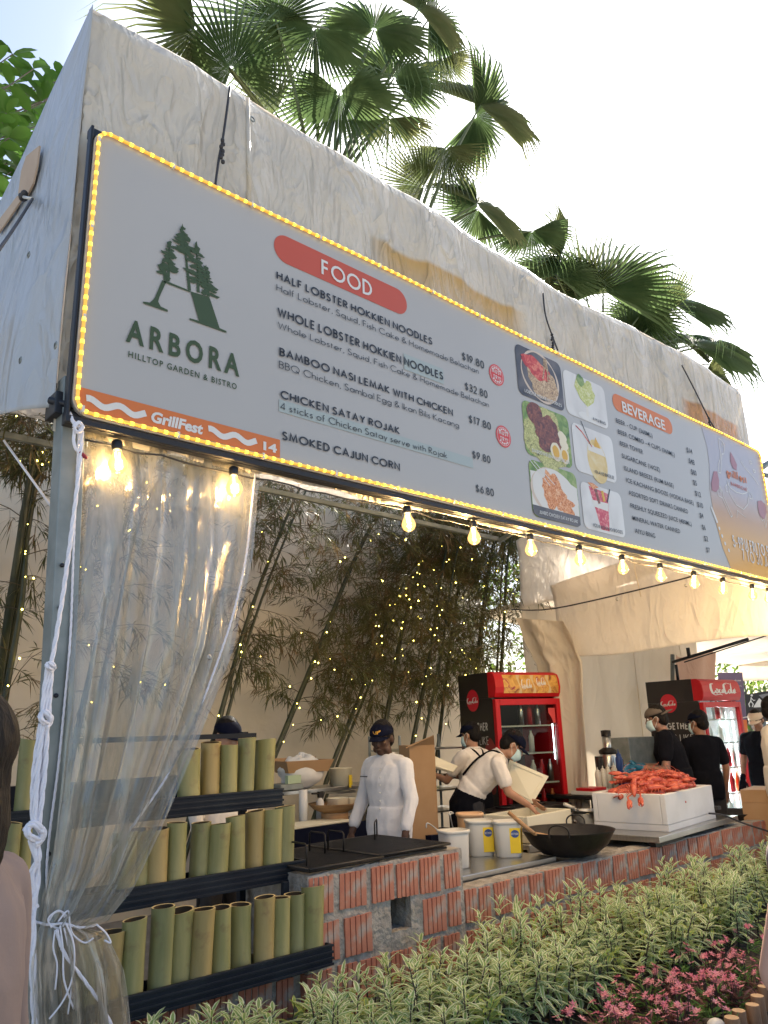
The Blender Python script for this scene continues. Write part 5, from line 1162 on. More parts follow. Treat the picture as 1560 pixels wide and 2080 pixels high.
# ---------------------------------------------------------------- fan palms
def fan_mesh(seed, nseg=38, R0=1.0, spread=300):
    """costapalmate leaf: pleated blades joined for the inner part, free drooping tips beyond"""
    r = random.Random(seed); mb = MB(); a0 = -spread/2
    for i in range(nseg):
        a = R_(a0+spread*(i+.5)/nseg); da = R_(spread/nseg*.5)*.98
        ln = R0*(.80+.25*math.cos(a*.5))*r.uniform(.92, 1.05); split = ln*r.uniform(.33, .50)
        def at(rad, ang, dz): 
            x, y = rad*math.sin(ang), rad*math.cos(ang); return Vector((x, y, dz-.10*(x*x)-.05*y*y))
        p0a, p0m, p0b = at(.03, a-da, 0), at(.03, a, .0), at(.03, a+da, 0)
        pl = .035
        p1a, p1m, p1b = at(split, a-da, -pl), at(split, a, pl*.5), at(split, a+da, -pl)
        w2 = da*.44; s2 = lerp(split, ln, .5)
        p2a, p2m, p2b = at(s2, a-w2*.6, -.06), at(s2, a, -.04), at(s2, a+w2*.6, -.06)
        tipd = r.uniform(.18, .62)*R0; s3 = ln*.9
        p3a, p3b = at(s3, a-w2*.28, -.05-tipd*.35), at(s3, a+w2*.28, -.05-tipd*.35)
        p4 = at(ln*.96, a+r.uniform(-.02, .02), -.08-tipd)
        mb.add([p0a, p0m, p1a, p1m, p0b, p1b, p2a, p2m, p2b, p3a, p3b, p4],
               [(0, 1, 3, 2), (1, 4, 5, 3), (2, 3, 7, 6), (3, 5, 8, 7), (6, 7, 9), (7, 8, 10), (7, 10, 9), (9, 10, 11)])
    return mb.mesh('fan_frond', M['palm_pale' if seed == 3 else 'palm'])
FANS = [fan_mesh(s, n, 1.0, sp) for s, n, sp in ((1, 52, 290), (2, 46, 240), (3, 40, 200), (4, 56, 310))]
def palm(crown, label, fr, seed, fscale=1.0, trunk_r=.16):
    """fr: list of (hub px, direction px, size, Y, fan index)"""
    root = empty('fan_palm', (crown.x, crown.y, 0), 0, label, 'palm tree', 'fan palms behind the tent')
    mb = MB(); mb.tube([(crown.x, crown.y, 0), (crown.x+.1, crown.y, crown.z*.5), tuple(crown)], [trunk_r*1.3, trunk_r, trunk_r*.9], 12); buildw(mb, 'trunk', M['trunk'], root)
    r = random.Random(seed)
    for (hx, hy), (tx, ty), size, Y, k, tilt in fr:
        size *= fscale
        h = P(hx, hy, 1, Y); e = P(tx, ty, 1, Y+r.uniform(-.4, .4)); dirv = (e-h).normalized()
        vd = (h-Vector((0, 0, CAMZ))).normalized()
        nrm = (-vd+Vector((0, 0, 1))*tilt); nrm = (nrm-dirv*nrm.dot(dirv)).normalized()
        if nrm.z < 0 and tilt > .6: nrm = -nrm
        xax = dirv.cross(nrm).normalized(); m_ = Matrix((xax, dirv, nrm)).transposed()
        f = kid('frond', FANS[k], root, h-root.location, m_.to_euler(), (size, size, size))
        mb = MB(); mid = h.lerp(crown, .5)+Vector((0, 0, .25)); mb.tube(spline([crown, mid, h], 6), [.035]*6+[.03]*4+[.024, .02, .016], 6); buildw(mb, 'petiole', M['palm_stem'], root)
c1 = P(650, 430, 1, 8.6)
palm(c1, 'tall fan palm behind the left half of the tent with the dense hanging crown', [
    ((470, 140), (420, -60), 1.25, 8.4, 0, .3), ((560, 40), (470, -30), 1.5, 8.8, 3, .4), ((690, 190), (700, 330), 1.35, 8.2, 0, .15), ((760, 60), (800, -60), 1.4, 8.6, 3, .4), ((640, 60), (600, 190), 1.3, 8.5, 1, .2),
    ((800, 160), (870, 60), 1.3, 8.9, 1, .4), ((870, 40), (990, 20), 1.3, 9.0, 1, .4), ((850, 20), (960, -60), 1.4, 8.4, 2, .3),
    ((400, 60), (290, 20), 1.4, 8.7, 2, .5), ((790, 240), (790, 330), 1.0, 8.5, 2, .1), ((560, 230), (470, 200), 1.1, 9.2, 2, .3), ((900, 120), (930, 250), .9, 9.2, 2, .1)], 3, 1.12)
c2 = P(820, 560, 1, 9.5)
palm(c2, 'fan palm behind the tent centre with three stiff fans reaching right', [
    ((975, 215), (1140, 150), 1.6, 9.2, 2, .5), ((965, 235), (1070, 310), 1.45, 9.4, 1, .3), ((905, 300), (905, 390), 1.0, 9.3, 2, .1), ((968, 415), (1100, 425), 1.35, 9.2, 2, .6), ((860, 380), (800, 350), 1.0, 9.6, 2, .3), ((970, 425), (890, 450), 1.05, 9.5, 1, .3), ((1080, 470), (1090, 560), 1.0, 9.4, 1, .2)], 5, 1.3)
c3 = P(1230, 790, 1, 9.5)
palm(c3, 'fan palm behind the right half of the tent with its crown low over the ridge', [
    ((1225, 590), (1250, 470), 2.0, 9.2, 1, .3), ((1190, 600), (1170, 500), 1.3, 9.6, 2, .3), ((1370, 620), (1460, 570), 1.7, 9.3, 1, .5), ((1340, 640), (1300, 560), 1.3, 9.6, 2, .3), ((1410, 700), (1550, 660), 2.0, 9.2, 1, .5), ((1130, 560), (1160, 490), 1.2, 9.7, 1, .3),
    ((1330, 650), (1420, 660), 1.6, 9.7, 1, .2), ((1300, 640), (1310, 720), 1.3, 9.5, 3, .2), ((1140, 520), (1100, 480), 1.1, 9.9, 2, .3), ((1440, 740), (1550, 770), 1.3, 9.8, 2, .4), ((1280, 700), (1360, 760), 1.4, 9.9, 3, .2), ((1450, 700), (1560, 660), 1.3, 9.4, 1, .5), ((1430, 760), (1500, 830), 1.0, 9.7, 2, .2)], 7, 1.35)
c4 = P(1620, 1040, 1, 9.5)
palm(c4, 'small palm just beyond the right end of the menu board', [((1600, 960), (1550, 900), .9, 9.4, 1, .3), ((1605, 1000), (1560, 1010), .8, 9.6, 2, .3)], 9)

# ---------------------------------------------------------------- broad-leaved tree at the left edge
tr = empty('broadleaf_tree', (.2, 6.3, 0), 0, 'bright green broad leaved tree left of the tent', 'tree')
mb = MB(); mb.tube([(.2, 6.3, 0), (.3, 6.3, 3), (.2, 6.2, 5.2)], [.12, .09, .05], 10); buildw(mb, 'trunk', M['trunk'], tr)
r = random.Random(8); tw = MB(); lf = MB()
def bleaf(mb, p, d, ln, wd, mi=0):
    d = d.normalized(); s = d.cross(Vector((0, 0, 1)))
    if s.length < .05: s = d.orthogonal()
    s.normalize(); n_ = s.cross(d); a = r.uniform(-.8, .8); s = s*math.cos(a)+n_*math.sin(a); n_ = s.cross(d)
    rowsx = [(0, 0), (.22, .34), (.55, .5), (.82, .36), (1, 0)]; vs = []
    for t, w_ in rowsx:
        c0 = p+d*ln*t-Vector((0, 0, 1))*ln*.22*t*t; vs += [c0+s*wd*w_+n_*wd*.18*w_, c0, c0-s*wd*w_+n_*wd*.18*w_]
    mb.add(vs, [(3*i+j, 3*i+j+1, 3*i+j+4, 3*i+j+3) for i in range(4) for j in range(2)], mi, True)
leafs = []
tips = [(18, 100), (60, 130), (20, 160), (60, 210), (120, 150), (135, 170), (95, 190), (40, 240), (10, 270), (85, 250), (30, 330), (70, 290), (10, 390), (50, 370), (-30, 200), (-40, 320), (20, 440), (-20, 120), (110, 230), (0, 330), (-10, 470), (80, 330), (100, 160), (5, 220), (25, 290), (60, 340)]
for i, (px, py) in enumerate(tips):
    p = P(px+8, py+10, 1, 6.2+r.uniform(-.5, .5)); base = Vector((.2, 6.25, max(3.8, p.z-1.4)))
    q = spline([base, base.lerp(p, .6)+Vector((0, 0, -.1)), p], 5); tw.tube(q, [.012]*4+[.008]*4+[.005]*3, 5, cap=False)
    for k in range(14):
        f = r.uniform(.45, 1) if k > 5 else 1; c0 = q[min(len(q)-1, int(f*(len(q)-1)))]
        a = k*2.4+r.random(); m2 = MB(); bleaf(m2, c0, Vector((math.cos(a), math.sin(a), r.uniform(-.1, .9))), r.uniform(.17, .27), r.uniform(.075, .11))
        leafs.append(m2)
buildw(tw, 'twigs', M['trunk'], tr)
for m2 in leafs[:290]: buildw(m2, 'leaf', M['tree_leaf'], tr)
rest = MB()
for m2 in leafs[290:]: rest.add(m2.v, m2.f, 0, True)
if rest.v: tag(buildw(rest, 'leaf_mass', M['tree_leaf'], tr), kind='stuff')

# ---------------------------------------------------------------- planting bed
bed = MB(); bed.add([(.6, 1.9, .02), (9.5, 1.9, .02), (9.5, 3.53, .02), (.6, 3.53, .02), (.6, 1.95, .12), (9.5, 1.95, .12), (9.5, 3.53, .12), (.6, 3.53, .12)], [(4, 5, 6, 7), (0, 1, 5, 4), (1, 2, 6, 5), (3, 0, 4, 7)])
tag(bed.build('planting_bed', M['soil']), kind='structure')
def var_leaf(mb, p, d, ln, wd, cm=1):
    d = d.normalized(); s = d.cross(Vector((0, 0, 1)))
    if s.length < .05: s = d.orthogonal()
    s.normalize(); n_ = s.cross(d); vs = []
    for t, w_ in ((0, .12), (.30, .48), (.62, .42), (1, 0)):
        c0 = p+d*ln*t-Vector((0, 0, 1))*ln*.30*t*t+n_*0
        if w_ == 0: vs.append(c0); continue
        e_ = n_*wd*.22*w_
        vs += [c0+s*wd*w_+e_, c0+s*wd*w_*.55+e_*.4, c0-s*wd*w_*.55+e_*.4, c0-s*wd*w_+e_]
    fs = []; mi = []
    for i in range(2):
        for j in range(3): fs.append((4*i+j, 4*i+j+1, 4*i+j+5, 4*i+j+4)); mi.append(cm if j != 1 else 0)
    fs += [(8, 9, 12), (9, 10, 12), (10, 11, 12)]; mi += [cm, 0, cm]
    o = len(mb.v); mb.v += [tuple(v) for v in vs]; mb.f += [tuple(a+o for a in f) for f in fs]; mb.m += mi; mb.sm += [True]*len(fs)
def stem_mesh(seed, cm, h):
    r = random.Random(seed); mb = MB(); st = MB()
    lean = Vector((r.uniform(-.08, .08), r.uniform(-.08, .08), 0)); pts = [Vector((0, 0, 0))+lean*t*t+Vector((0, 0, h*t)) for t in (0, .33, .66, 1)]
    mb.tube(pts, [.0055, .005, .004, .002], 5, 3); n_ = int(h/.020)
    for i in range(n_):
        t = lerp(.22, 1, (i+.5)/n_)**.85; a = i*2.399+r.uniform(-.3, .3); p = lean*t*t+Vector((0, 0, h*t))
        el = lerp(-.05, 1.5, max(0, (t-.55)/.45)**1.6)+r.uniform(-.15, .25); ln = r.uniform(.10, .15)*(1.0 if t < .93 else .7)
        var_leaf(mb, p, Vector((math.cos(a), math.sin(a), el)), ln, r.uniform(.019, .027), cm)
    return mb
STEM_M = [M['var_green'], M['var_cream'], M['var_yell'], M['stalk']]
stems = []
for i in range(14):
    m2 = stem_mesh(i, 2 if i % 4 == 0 else 1, (.34, .40, .46, .52)[i % 4]); m2_mesh = m2.mesh('stem', STEM_M); stems.append(m2_mesh)
r = random.Random(31); cnt = 0
xs = .98
spots = []
for row, yy in enumerate((3.33, 3.17, 3.0, 2.83)):
    x = 1.0+.09*(row % 2)
    while x < 9.2:
        spots.append((x+r.uniform(-.035, .035), yy+r.uniform(-.05, .05), row))
        x += .185+r.uniform(-.03, .03)
def inview(x, y, z, mx=60):
    q = Vector((x, y, z-CAMZ)); c_ = -q.dot(-_f)
    if c_ < .3: return False
    px = 780+q.dot(_r2)/c_*FPX; py = 1040-q.dot(_u2)/c_*FPX
    return -mx < px < 1560+mx and py < 2080+mx
DIR = [('back', 'against the brick wall'), ('second', 'just in front of the back row'), ('third', 'in the middle of the bed'), ('front', 'at the front of the bed')]
for x, y, row in spots:
    if not inview(x, y, .6, 30): continue
    if row == 3 and x > 6.0: continue
    if row == 2 and x > 8: continue
    lm = [(2.75, 'under the bamboo rack'), (3.75, 'before the brick grill block'), (4.7, 'below the sauce buckets'), (5.6, 'below the large wok'), (6.6, 'below the left half of the hob'), (7.6, 'below the white foam box'), (99, 'near the right edge of the photo')]
    where = next(s for lim, s in lm if x < lim)
    pl = empty('variegated_plant', (x, y, .11), r.uniform(0, 6), ('variegated leafy plant ', 'cream edged leafy plant ', 'pale striped leafy plant ', 'narrow leaved pale plant ')[row]+('touching the brick wall ', 'second row from the wall ', 'third row from the wall ', 'front row ')[row]+where, 'plant', 'variegated plants along the brick wall')
    for k in range(r.choice((3, 4, 4, 5))):
        a = r.uniform(0, 6.28); hs = (.76, .78, .76, .72)[row]*r.uniform(.82, 1.14)*(1+.12*min(1, max(0, (x-4.3)/1.2)))*(1.0+.30*math.exp(-((x-4.1)/.5)**2)*(row < 2))
        kid('stem', r.choice(stems), pl, (.055*math.cos(a), .055*math.sin(a), -.01), (r.uniform(-.14, .14), r.uniform(-.14, .14), a), (1, 1, hs))
# pink flowers with maroon leaves at the front
fm = []
for s in range(4):
    r2_ = random.Random(s+50); mb = MB(); mb2 = MB()
    for i in range(26):
        a = r2_.uniform(0, 6.28); d = Vector((math.cos(a), math.sin(a), r2_.uniform(.2, 1.3))); leaf(mb, Vector((d.x*.02, d.y*.02, 0))+Vector((0, 0, r2_.uniform(0, .07))), d, r2_.uniform(.06, .11), .013, 0, .3)
    fl = MB()
    for i in range(5):
        a = r2_.uniform(0, 6.28); rr = r2_.uniform(.01, .075); h = r2_.uniform(.09, .16); c0 = Vector((rr*math.cos(a), rr*math.sin(a), h)); mb.tube([(c0.x*.3, c0.y*.3, 0), c0], .0015, 3, 1, cap=False)
        up = Vector((r2_.uniform(-.5, .5), r2_.uniform(-.9, 0), 1)).normalized()
        for k in range(7):
            b = k*.9; q = Vector((math.cos(b), math.sin(b), .25)); q = up.to_track_quat('Z', 'X')@q; leaf(fl, c0, q, .021, .010, 0, .05)
    fm.append((mb.mesh('flower_leaves', [M['maroon'] if s % 2 else M['grass_leaf'], M['stalk']]), fl.mesh('blossoms', M['pink'])))
r = random.Random(12)
for i in range(120):
    x = r.uniform(3.3, 6.4); y = r.uniform(2.10, 2.68)
    if y > 2.70 and x < 4.3: continue
    if x < 3.35 or not inview(x, y, .2, 20): continue
    a, b = fm[i % 4]; f = empty('pink_flower_plant', (x, y, .11), r.uniform(0, 6), 'low pink flowering plant among maroon leaves at the front of the bed', 'flower', 'pink flowers at the front of the bed')
    s_ = r.uniform(.8, 1.35); kid('leaves', a, f, scale=(s_, s_, s_)); kid('blossoms', b, f, scale=(s_, s_, s_))
# round timber edging
ends = [(1538, 2022, .034), (1528, 2040, .034), (1500, 2052, .034), (1486, 2066, .036), (1550, 2003, .03), (1560, 1985, .03)]
ml = mat('log_bark', (.16, .085, .045), .8, c2=(.26, .15, .08), nscale=7, stretch=(4, 4, 1), bump=.4); me_ = mat('log_end', (.42, .28, .15), .8, c2=(.5, .35, .2), nscale=30)
for i, (px, py, rad) in enumerate(ends):
    q = P(px, py, 2, .24-.01*(i % 3)); mb = MB(); mb.lathe([(rad*.98, 0), (rad, .1), (rad, q.z-.006), (rad*.93, q.z)], 14, (0, 0, 0), 0); mb.lathe([(rad*.93, q.z), (0, q.z+.001)], 14, (0, 0, 0), 1)
    o = mb.build('edging_post', [ml, me_]); o.location = (q.x, q.y, 0); tag(o, f"round timber edging post, {ordn(i)} in the row counted from the bottom corner" if i < 6 else None, 'edging post', 'timber edging posts')
q = P(1454, 2078, 2, .2); mb = MB(); mb.ball((0, 0, 0), (.05, .04, .03), 12, 8); o = mb.build('white_stone', M['white_plastic']); o.location = (q.x, q.y, .19); tag(o, 'smooth white stone lying beside the timber edging posts', 'stone')
mb = MB(); mb.lathe([(.033, 0), (.033, .195), (0, .2)], 14); o = mb.build('edging_post', [mat('log_dark', (.03, .022, .02), .6)]); q = P(1440, 2070, 2, .2); o.location = (q.x, q.y, 0); tag(o, 'dark stained timber edging post beside the white stone', 'edging post', 'timber edging posts')

# ---------------------------------------------------------------- greenery beyond the far canopy
def bush(c, rad, n_, ln, label, seed, m='hedge_leaf', cat='bush', name='background_bush'):
    r = random.Random(seed); root = empty(name, (c[0], c[1], 0), 0, label, cat, 'greenery beyond the canopies'); mb = MB()
    tk = MB(); tk.tube([(c[0], c[1], 0), (c[0], c[1], c[2])], [.10, .05], 8); buildw(tk, 'trunk', M['trunk'], root)
    for i in range(n_):
        d = Vector((r.gauss(0, 1), r.gauss(0, 1), r.gauss(0, 1))).normalized(); k = r.uniform(.35, 1)**.5; k *= 1+.35*mnoise.noise(d*2.2+Vector((seed, 0, 0)))
        p = Vector(c)+Vector((d.x*rad[0], d.y*rad[1], d.z*rad[2]))*k
        if p.z < .05: continue
        leaf(mb, p, (d+Vector((r.uniform(-.8, .8), r.uniform(-.8, .8), r.uniform(-.6, .6)))), ln*r.uniform(.7, 1.3), ln*.5, 0, .2, roll=r.uniform(-1, 1))
    tag(buildw(mb, 'crown', M[m], root), kind='stuff')
for i, (x, y, z, a, b, c_, lbl) in enumerate(((22, 6.0, 2.2, 1.6, 3.0, 2.2, 'clipped green hedge bush beyond the purple banner'), (24, 10.5, 3, 2, 3.0, 3.0, 'yellow green bush right behind the far canopy'), (27, 1.5, 2.6, 2, 3.4, 2.6, 'green bush beyond the black pictogram board'),
        (17, 14, 3.2, 3, 2.4, 3.2, 'tree crown glimpsed behind the bamboos'), (12.5, 13.5, 2.6, 2.6, 2, 2.6, 'green shrub glimpsed beside the plaster wall end'), (34, 12, 6, 5, 6, 5, 'far tall tree on the right'), (30, 5, 4.5, 3, 3.4, 3.6, 'far round tree beyond the pictogram board'))):
    bush((x, y, z), (a, b, c_), 3000, .22 if x < 30 else .3, lbl, i)
# ---------------------------------------------------------------- people
def fuse(mb, name, mats, vox, smooth=4, fold=0, seed=0, parent=None, fscale=(6, 6, 2.5)):
    """merge overlapping volumes into one continuous skin"""
    o = mb.build('tmp', mats if isinstance(mats, list) else [mats])
    md = o.modifiers.new('r', 'REMESH'); md.mode = 'VOXEL'; md.voxel_size = vox; md.use_smooth_shade = True
    s = o.modifiers.new('s', 'SMOOTH'); s.factor = .5; s.iterations = smooth
    bpy.context.view_layer.update()
    me = bpy.data.meshes.new_from_object(o.evaluated_get(bpy.context.evaluated_depsgraph_get())); bpy.data.objects.remove(o)
    me.name = name
    if fold:
        n_ = len(me.vertices); sv = Vector((seed*3.1, seed*1.7, 0))
        ns = [v.normal.copy() for v in me.vertices]
        for v, nn in zip(me.vertices, ns):
            c_ = v.co; q = Vector((c_.x*fscale[0], c_.y*fscale[1], c_.z*fscale[2]))+sv
            w_ = mnoise.noise(q+Vector((0, 0, c_.x*4)))
            rdg = 1-abs(mnoise.noise(q*1.9+Vector((c_.z*3, 0, 4))))*2.2
            v.co = c_+nn*fold*(w_*.9+rdg*.75+.22*(1-abs(mnoise.noise(q*4+Vector((9, c_.z*6, 0))))*2.4))
    me.polygons.foreach_set('use_smooth', [True]*len(me.polygons))
    o = bpy.data.objects.new(name, me); col.objects.link(o)
    if parent is not None: o.parent = parent
    return o
def cap_(mb, a, b, ra, rb, n=10):
    a, b = Vector(a), Vector(b); d = b-a; L_ = max(d.length, 1e-5); d.normalize()
    pts = []; rs = []
    for k in (0, .25, .6): an = (1-k)*math.pi/2; pts.append(a-d*ra*math.sin(an)); rs.append(max(ra*math.cos(an), .001))
    pts += [a, b]; rs += [ra, rb]
    for k in (.4, .75, 1): an = k*math.pi/2; pts.append(b+d*rb*math.sin(an)); rs.append(max(rb*math.cos(an), .001))
    mb.tube(pts, rs, n)
def loft(mb, st, n=18):
    """st: (centre, lateral, front, half width, half depth)"""
    vs = []
    for c, lx, fy, w_, d_ in st:
        for j in range(n):
            t = 2*math.pi*j/n; cx, sy_ = math.cos(t), math.sin(t)
            cx = math.copysign(abs(cx)**.85, cx); sy_ = math.copysign(abs(sy_)**.85, sy_)
            vs.append(c+lx*w_*cx+fy*d_*sy_)
    k = len(st)
    mb.add(vs, [(i*n+j, i*n+(j+1) % n, (i+1)*n+(j+1) % n, (i+1)*n+j) for i in range(k-1) for j in range(n)]+[tuple(range(n))[::-1], tuple(range((k-1)*n, k*n))])
BASE = dict(pelvis=(0, 0, .93), waist=(0, .0, 1.08), chest=(0, .01, 1.27), neck=(0, -.005, 1.44), head=(0, .02, 1.585), shL=(-.180, -.005, 1.372), shR=(.180, -.005, 1.372),
            elL=(-.235, -.01, 1.12), elR=(.235, -.01, 1.12), wrL=(-.25, .08, .88), wrR=(.25, .08, .88), hipL=(-.09, 0, .90), hipR=(.09, 0, .90), knL=(-.10, .01, .49), knR=(.10, .01, .49), anL=(-.10, -.02, .09), anR=(.10, -.02, .09))
def person(loc, face, label, skin, top=None, sleeve=.55, pose=None, head=(0, 0), scale=1.0, hat=None, hair=True, mask=False, fat=1.0, bottom='trouser', apron=None, collar=None,
           gloves=None, fold=.006, seed=0, vox=.008, handdir=None, hairlen=0, hatback=False, group=None, extra=None):
    J = {k: Vector(v) for k, v in BASE.items()}
    for k, v in (pose or {}).items(): J[k] = Vector(v)
    for k in J: J[k] *= scale
    root = empty('person', loc, face, label, 'person', group)
    X = (J['shR']-J['shL']).normalized(); sp_ = (J['neck']-J['waist']).normalized(); Y = sp_.cross(X).normalized()*1.0
    if Y.y < 0 and abs(Y.y) > .2: Y = -Y
    XP = (J['hipR']-J['hipL']).normalized(); s_ = scale
    def torso(mb, g=0.0, z_from=0, full=True):
        st = []
        if z_from == 0: st.append((J['pelvis']-Vector((0, 0, .09))*s_, XP, Vector((0, 1, 0)), (.135*fat+g)*s_, (.10*fat+g)*s_))
        st += [(J['pelvis'], XP, Vector((0, 1, 0)).lerp(Y, .3).normalized(), (.165*fat+g)*s_, (.115*fat+g)*s_), (J['waist'], XP.lerp(X, .5).normalized(), Y, (.148*fat+g)*s_, (.105*fat+g)*s_),
               (J['chest'], X, Y, (.172*fat+g)*s_, (.118*fat+g)*s_), (J['chest'].lerp(J['neck'], .55), X, Y, (.168+g)*s_, (.10+g)*s_), (J['neck']-sp_*.025*s_, X, Y, (.095+g)*s_, (.075+g)*s_), (J['neck']+sp_*.012*s_, X, Y, (.056+g*.7)*s_, (.056+g*.7)*s_)]
        loft(mb, st)
    # head frame
    hy, hp = R_(head[0]), R_(head[1]); HM = Matrix.Rotation(hy, 3, 'Z')@Matrix.Rotation(hp, 3, 'X'); hc = J['head']
    H = lambda x, y, z: hc+HM@(Vector((x, y, z))*s_)
    mb = MB(); torso(mb)
    cap_(mb, J['neck']-sp_*.03, H(0, -.01, -.05), .055*s_, .052*s_)
    E3 = lambda c, r: mb.ball(H(*c), tuple(q*s_ for q in r), 14, 10, rot=HM)
    E3((0, -.012, .022), (.076, .096, .098)); E3((0, .022, -.035), (.062, .072, .082)); E3((0, .066, -.092), (.028, .024, .022)); E3((0, .070, .036), (.055, .026, .014)); E3((0, .084, -.060), (.025, .016, .014))
    for sg in (-1, 1):
        E3((sg*.078, -.008, -.012), (.012, .019, .032)); E3((sg*.038, .066, -.022), (.024, .022, .022)); E3((sg*.045, .03, -.075), (.022, .04, .03))
    cap_(mb, H(0, .086, .018), H(0, .108, -.022), .009*s_, .0135*s_); E3((0, .100, -.028), (.018, .013, .011))
    for sd_, sg in (('L', -1), ('R', 1)):
        sh, el, wr = J['sh'+sd_], J['el'+sd_], J['wr'+sd_]
        cap_(mb, sh, el, .047*fat*s_, .038*s_); cap_(mb, el, wr, .038*s_, .026*s_)
        fd = (wr-el).normalized(); hd = Vector(handdir[sd_]).normalized() if handdir and sd_ in handdir else (fd+Vector((0, 0, -.25))).normalized()
        lat = hd.cross(Vector((0, 1, 0))); lat = lat.normalized() if lat.length > .2 else Vector((1, 0, 0)); pn = lat.cross(hd).normalized()
        pc = wr+hd*.045*s_; q = Matrix((lat, pn, hd)).transposed(); mb.ball(pc, (.038*s_, .018*s_, .052*s_), 12, 8, rot=q)
        for k in range(4):
            b0 = wr+hd*.082*s_+lat*(k-1.5)*.0215*s_; l_ = (.062, .072, .068, .052)[k]*s_; d1 = (hd+pn*sg*-.15+lat*(k-1.5)*.06).normalized(); b1 = b0+d1*l_*.55; d2 = (d1+pn*.45).normalized(); b2 = b1+d2*l_*.5
            cap_(mb, b0-hd*.02*s_, b1, .0085*s_, .008*s_, 7); cap_(mb, b1, b2, .008*s_, .0068*s_, 7)
        t0 = wr+hd*.03*s_-lat*sg*.030*s_; t1 = t0+(hd*.6-lat*sg*.7+pn*.2).normalized()*.038*s_; cap_(mb, t0, t1, .012*s_, .010*s_, 7); cap_(mb, t1, t1+(hd*.9-lat*sg*.2+pn*.3).normalized()*.03*s_, .010*s_, .008*s_, 7)
        hp_, kn, an = J['hip'+sd_], J['kn'+sd_], J['an'+sd_]
        cap_(mb, hp_, kn, .082*fat*s_, .052*s_); cap_(mb, kn, an, .052*s_, .036*s_); cap_(mb, an+Vector((0, 0, -.03)), an+Vector((0, .13, -.055))*s_, .038*s_, .028*s_)
    fuse(mb, 'body', M[skin], vox, 3, parent=root)
    # eyes
    for sg in (-1, 1):
        m2 = MB(); m2.ball(H(sg*.031, .0775, .010), .0115*s_, 10, 8, 0); m2.ball(H(sg*.031, .0845, .009), .0058*s_, 8, 6, 1); m2.build('eye', [M['eye'], M['hair']], root)
        m2 = MB(); m2.tube([H(sg*.014, .094, .032), H(sg*.032, .096, .037), H(sg*.050, .083, .032)], [.003*s_, .0045*s_, .002*s_], 6); m2.build('eyebrow', M['hair'], root)
    m2 = MB(); m2.tube([H(-.022, .093, -.062), H(0, .1015, -.060), H(.022, .093, -.062)], [.003*s_, .0065*s_, .003*s_], 6); m2.build('lips', mat('lips', tuple(min(1, q*1.05) for q in M[skin].node_tree.nodes['Principled BSDF'].inputs['Base Color'].default_value[:3]), .4), root)
    if hair:
        m2 = MB(); m2.ball(H(0, -.022, .034), tuple(q*s_ for q in (.083, .098, .098)), 16, 12, rot=HM); m2.ball(H(0, -.05, -.02), tuple(q*s_ for q in (.077, .062, .075+hairlen)), 14, 10, rot=HM)
        if hairlen > .02: m2.ball(H(0, -.045, -.09), tuple(q*s_ for q in (.095, .07, .13)), 14, 10, rot=HM)
        o = fuse(m2, 'hair', M['hair'], .008, 2, .003, seed, root, (26, 26, 9))
    if top:
        m2 = MB(); torso(m2, .011)
        for sd_ in 'LR': cap_(m2, J['neck']-sp_*.035*s_, J['sh'+sd_]+Vector((0, 0, .002)), .062*s_, .060*fat*s_)
        for sd_ in 'LR':
            sh, el, wr = J['sh'+sd_], J['el'+sd_], J['wr'+sd_]
            if sleeve <= 1: cap_(m2, sh, sh.lerp(el, sleeve), .064*fat*s_, .062*s_)
            else: cap_(m2, sh, el, .059*fat*s_, .050*s_); cap_(m2, el, el.lerp(wr, sleeve-1), .049*s_, .043*s_)
        loft(m2, [(J['pelvis']-Vector((0, 0, .12))*s_, XP, Vector((0, 1, 0)), (.172*fat)*s_, (.128*fat)*s_), (J['pelvis'], XP, Vector((0, 1, 0)), (.186*fat)*s_, (.138*fat)*s_), (J['waist'], X, Y, (.165*fat+.01)*s_, (.122*fat+.006)*s_)])
        fuse(m2, 'shirt', M[top], vox, 9, fold, seed, root)
        if collar:
            m2 = MB(); q = [J['neck']+X*math.cos(a)*.066*s_+Y*math.sin(a)*.068*s_+sp_*(.012-.022*max(0, math.sin(a)))*s_ for a in [R_(100+340*i/16) for i in range(17)]]
            m2.tube(q, .013*s_, 8); fuse(m2, 'collar', M[collar], .005, 2, parent=root)
    m2 = MB()
    for sd_ in 'LR':
        hp_, kn, an = J['hip'+sd_], J['kn'+sd_], J['an'+sd_]; cap_(m2, hp_, kn, .098*fat*s_, .070*s_); cap_(m2, kn, an, .068*s_, .058*s_)
    loft(m2, [(J['pelvis']-Vector((0, 0, .10))*s_, XP, Vector((0, 1, 0)), (.150*fat)*s_, (.115*fat)*s_), (J['pelvis']+Vector((0, 0, .06))*s_, XP, Vector((0, 1, 0)), (.165*fat)*s_, (.12*fat)*s_)])
    fuse(m2, 'trousers', M[bottom], .011, 3, .005, seed+2, root)
    for sd_ in 'LR':
        an = J['an'+sd_]; m2 = MB(); cap_(m2, an+Vector((0, -.02, -.045)), an+Vector((0, .15, -.058))*1.0, .046, .036); o = fuse(m2, 'shoe', M['black_cloth'], .01, 2, parent=root)
    if hat:
        m2 = MB(); n_ = 20; vs = []; hm = M[hat]
        for i in range(9):
            a = i/8*math.pi/2
            for j in range(n_):
                t = 2*math.pi*j/n_; vs.append(H(.091*math.cos(a)*math.cos(t), -.008+.110*math.cos(a)*math.sin(t), .034+.086*math.sin(a)))
        m2.add(vs, [(i*n_+j, i*n_+(j+1) % n_, (i+1)*n_+(j+1) % n_, (i+1)*n_+j) for i in range(8) for j in range(n_)], 0, True)
        m2.ball(H(0, -.008, .121), .007*s_, 8, 6); o = m2.build('cap_crown', hm, root); solid(o, .004)
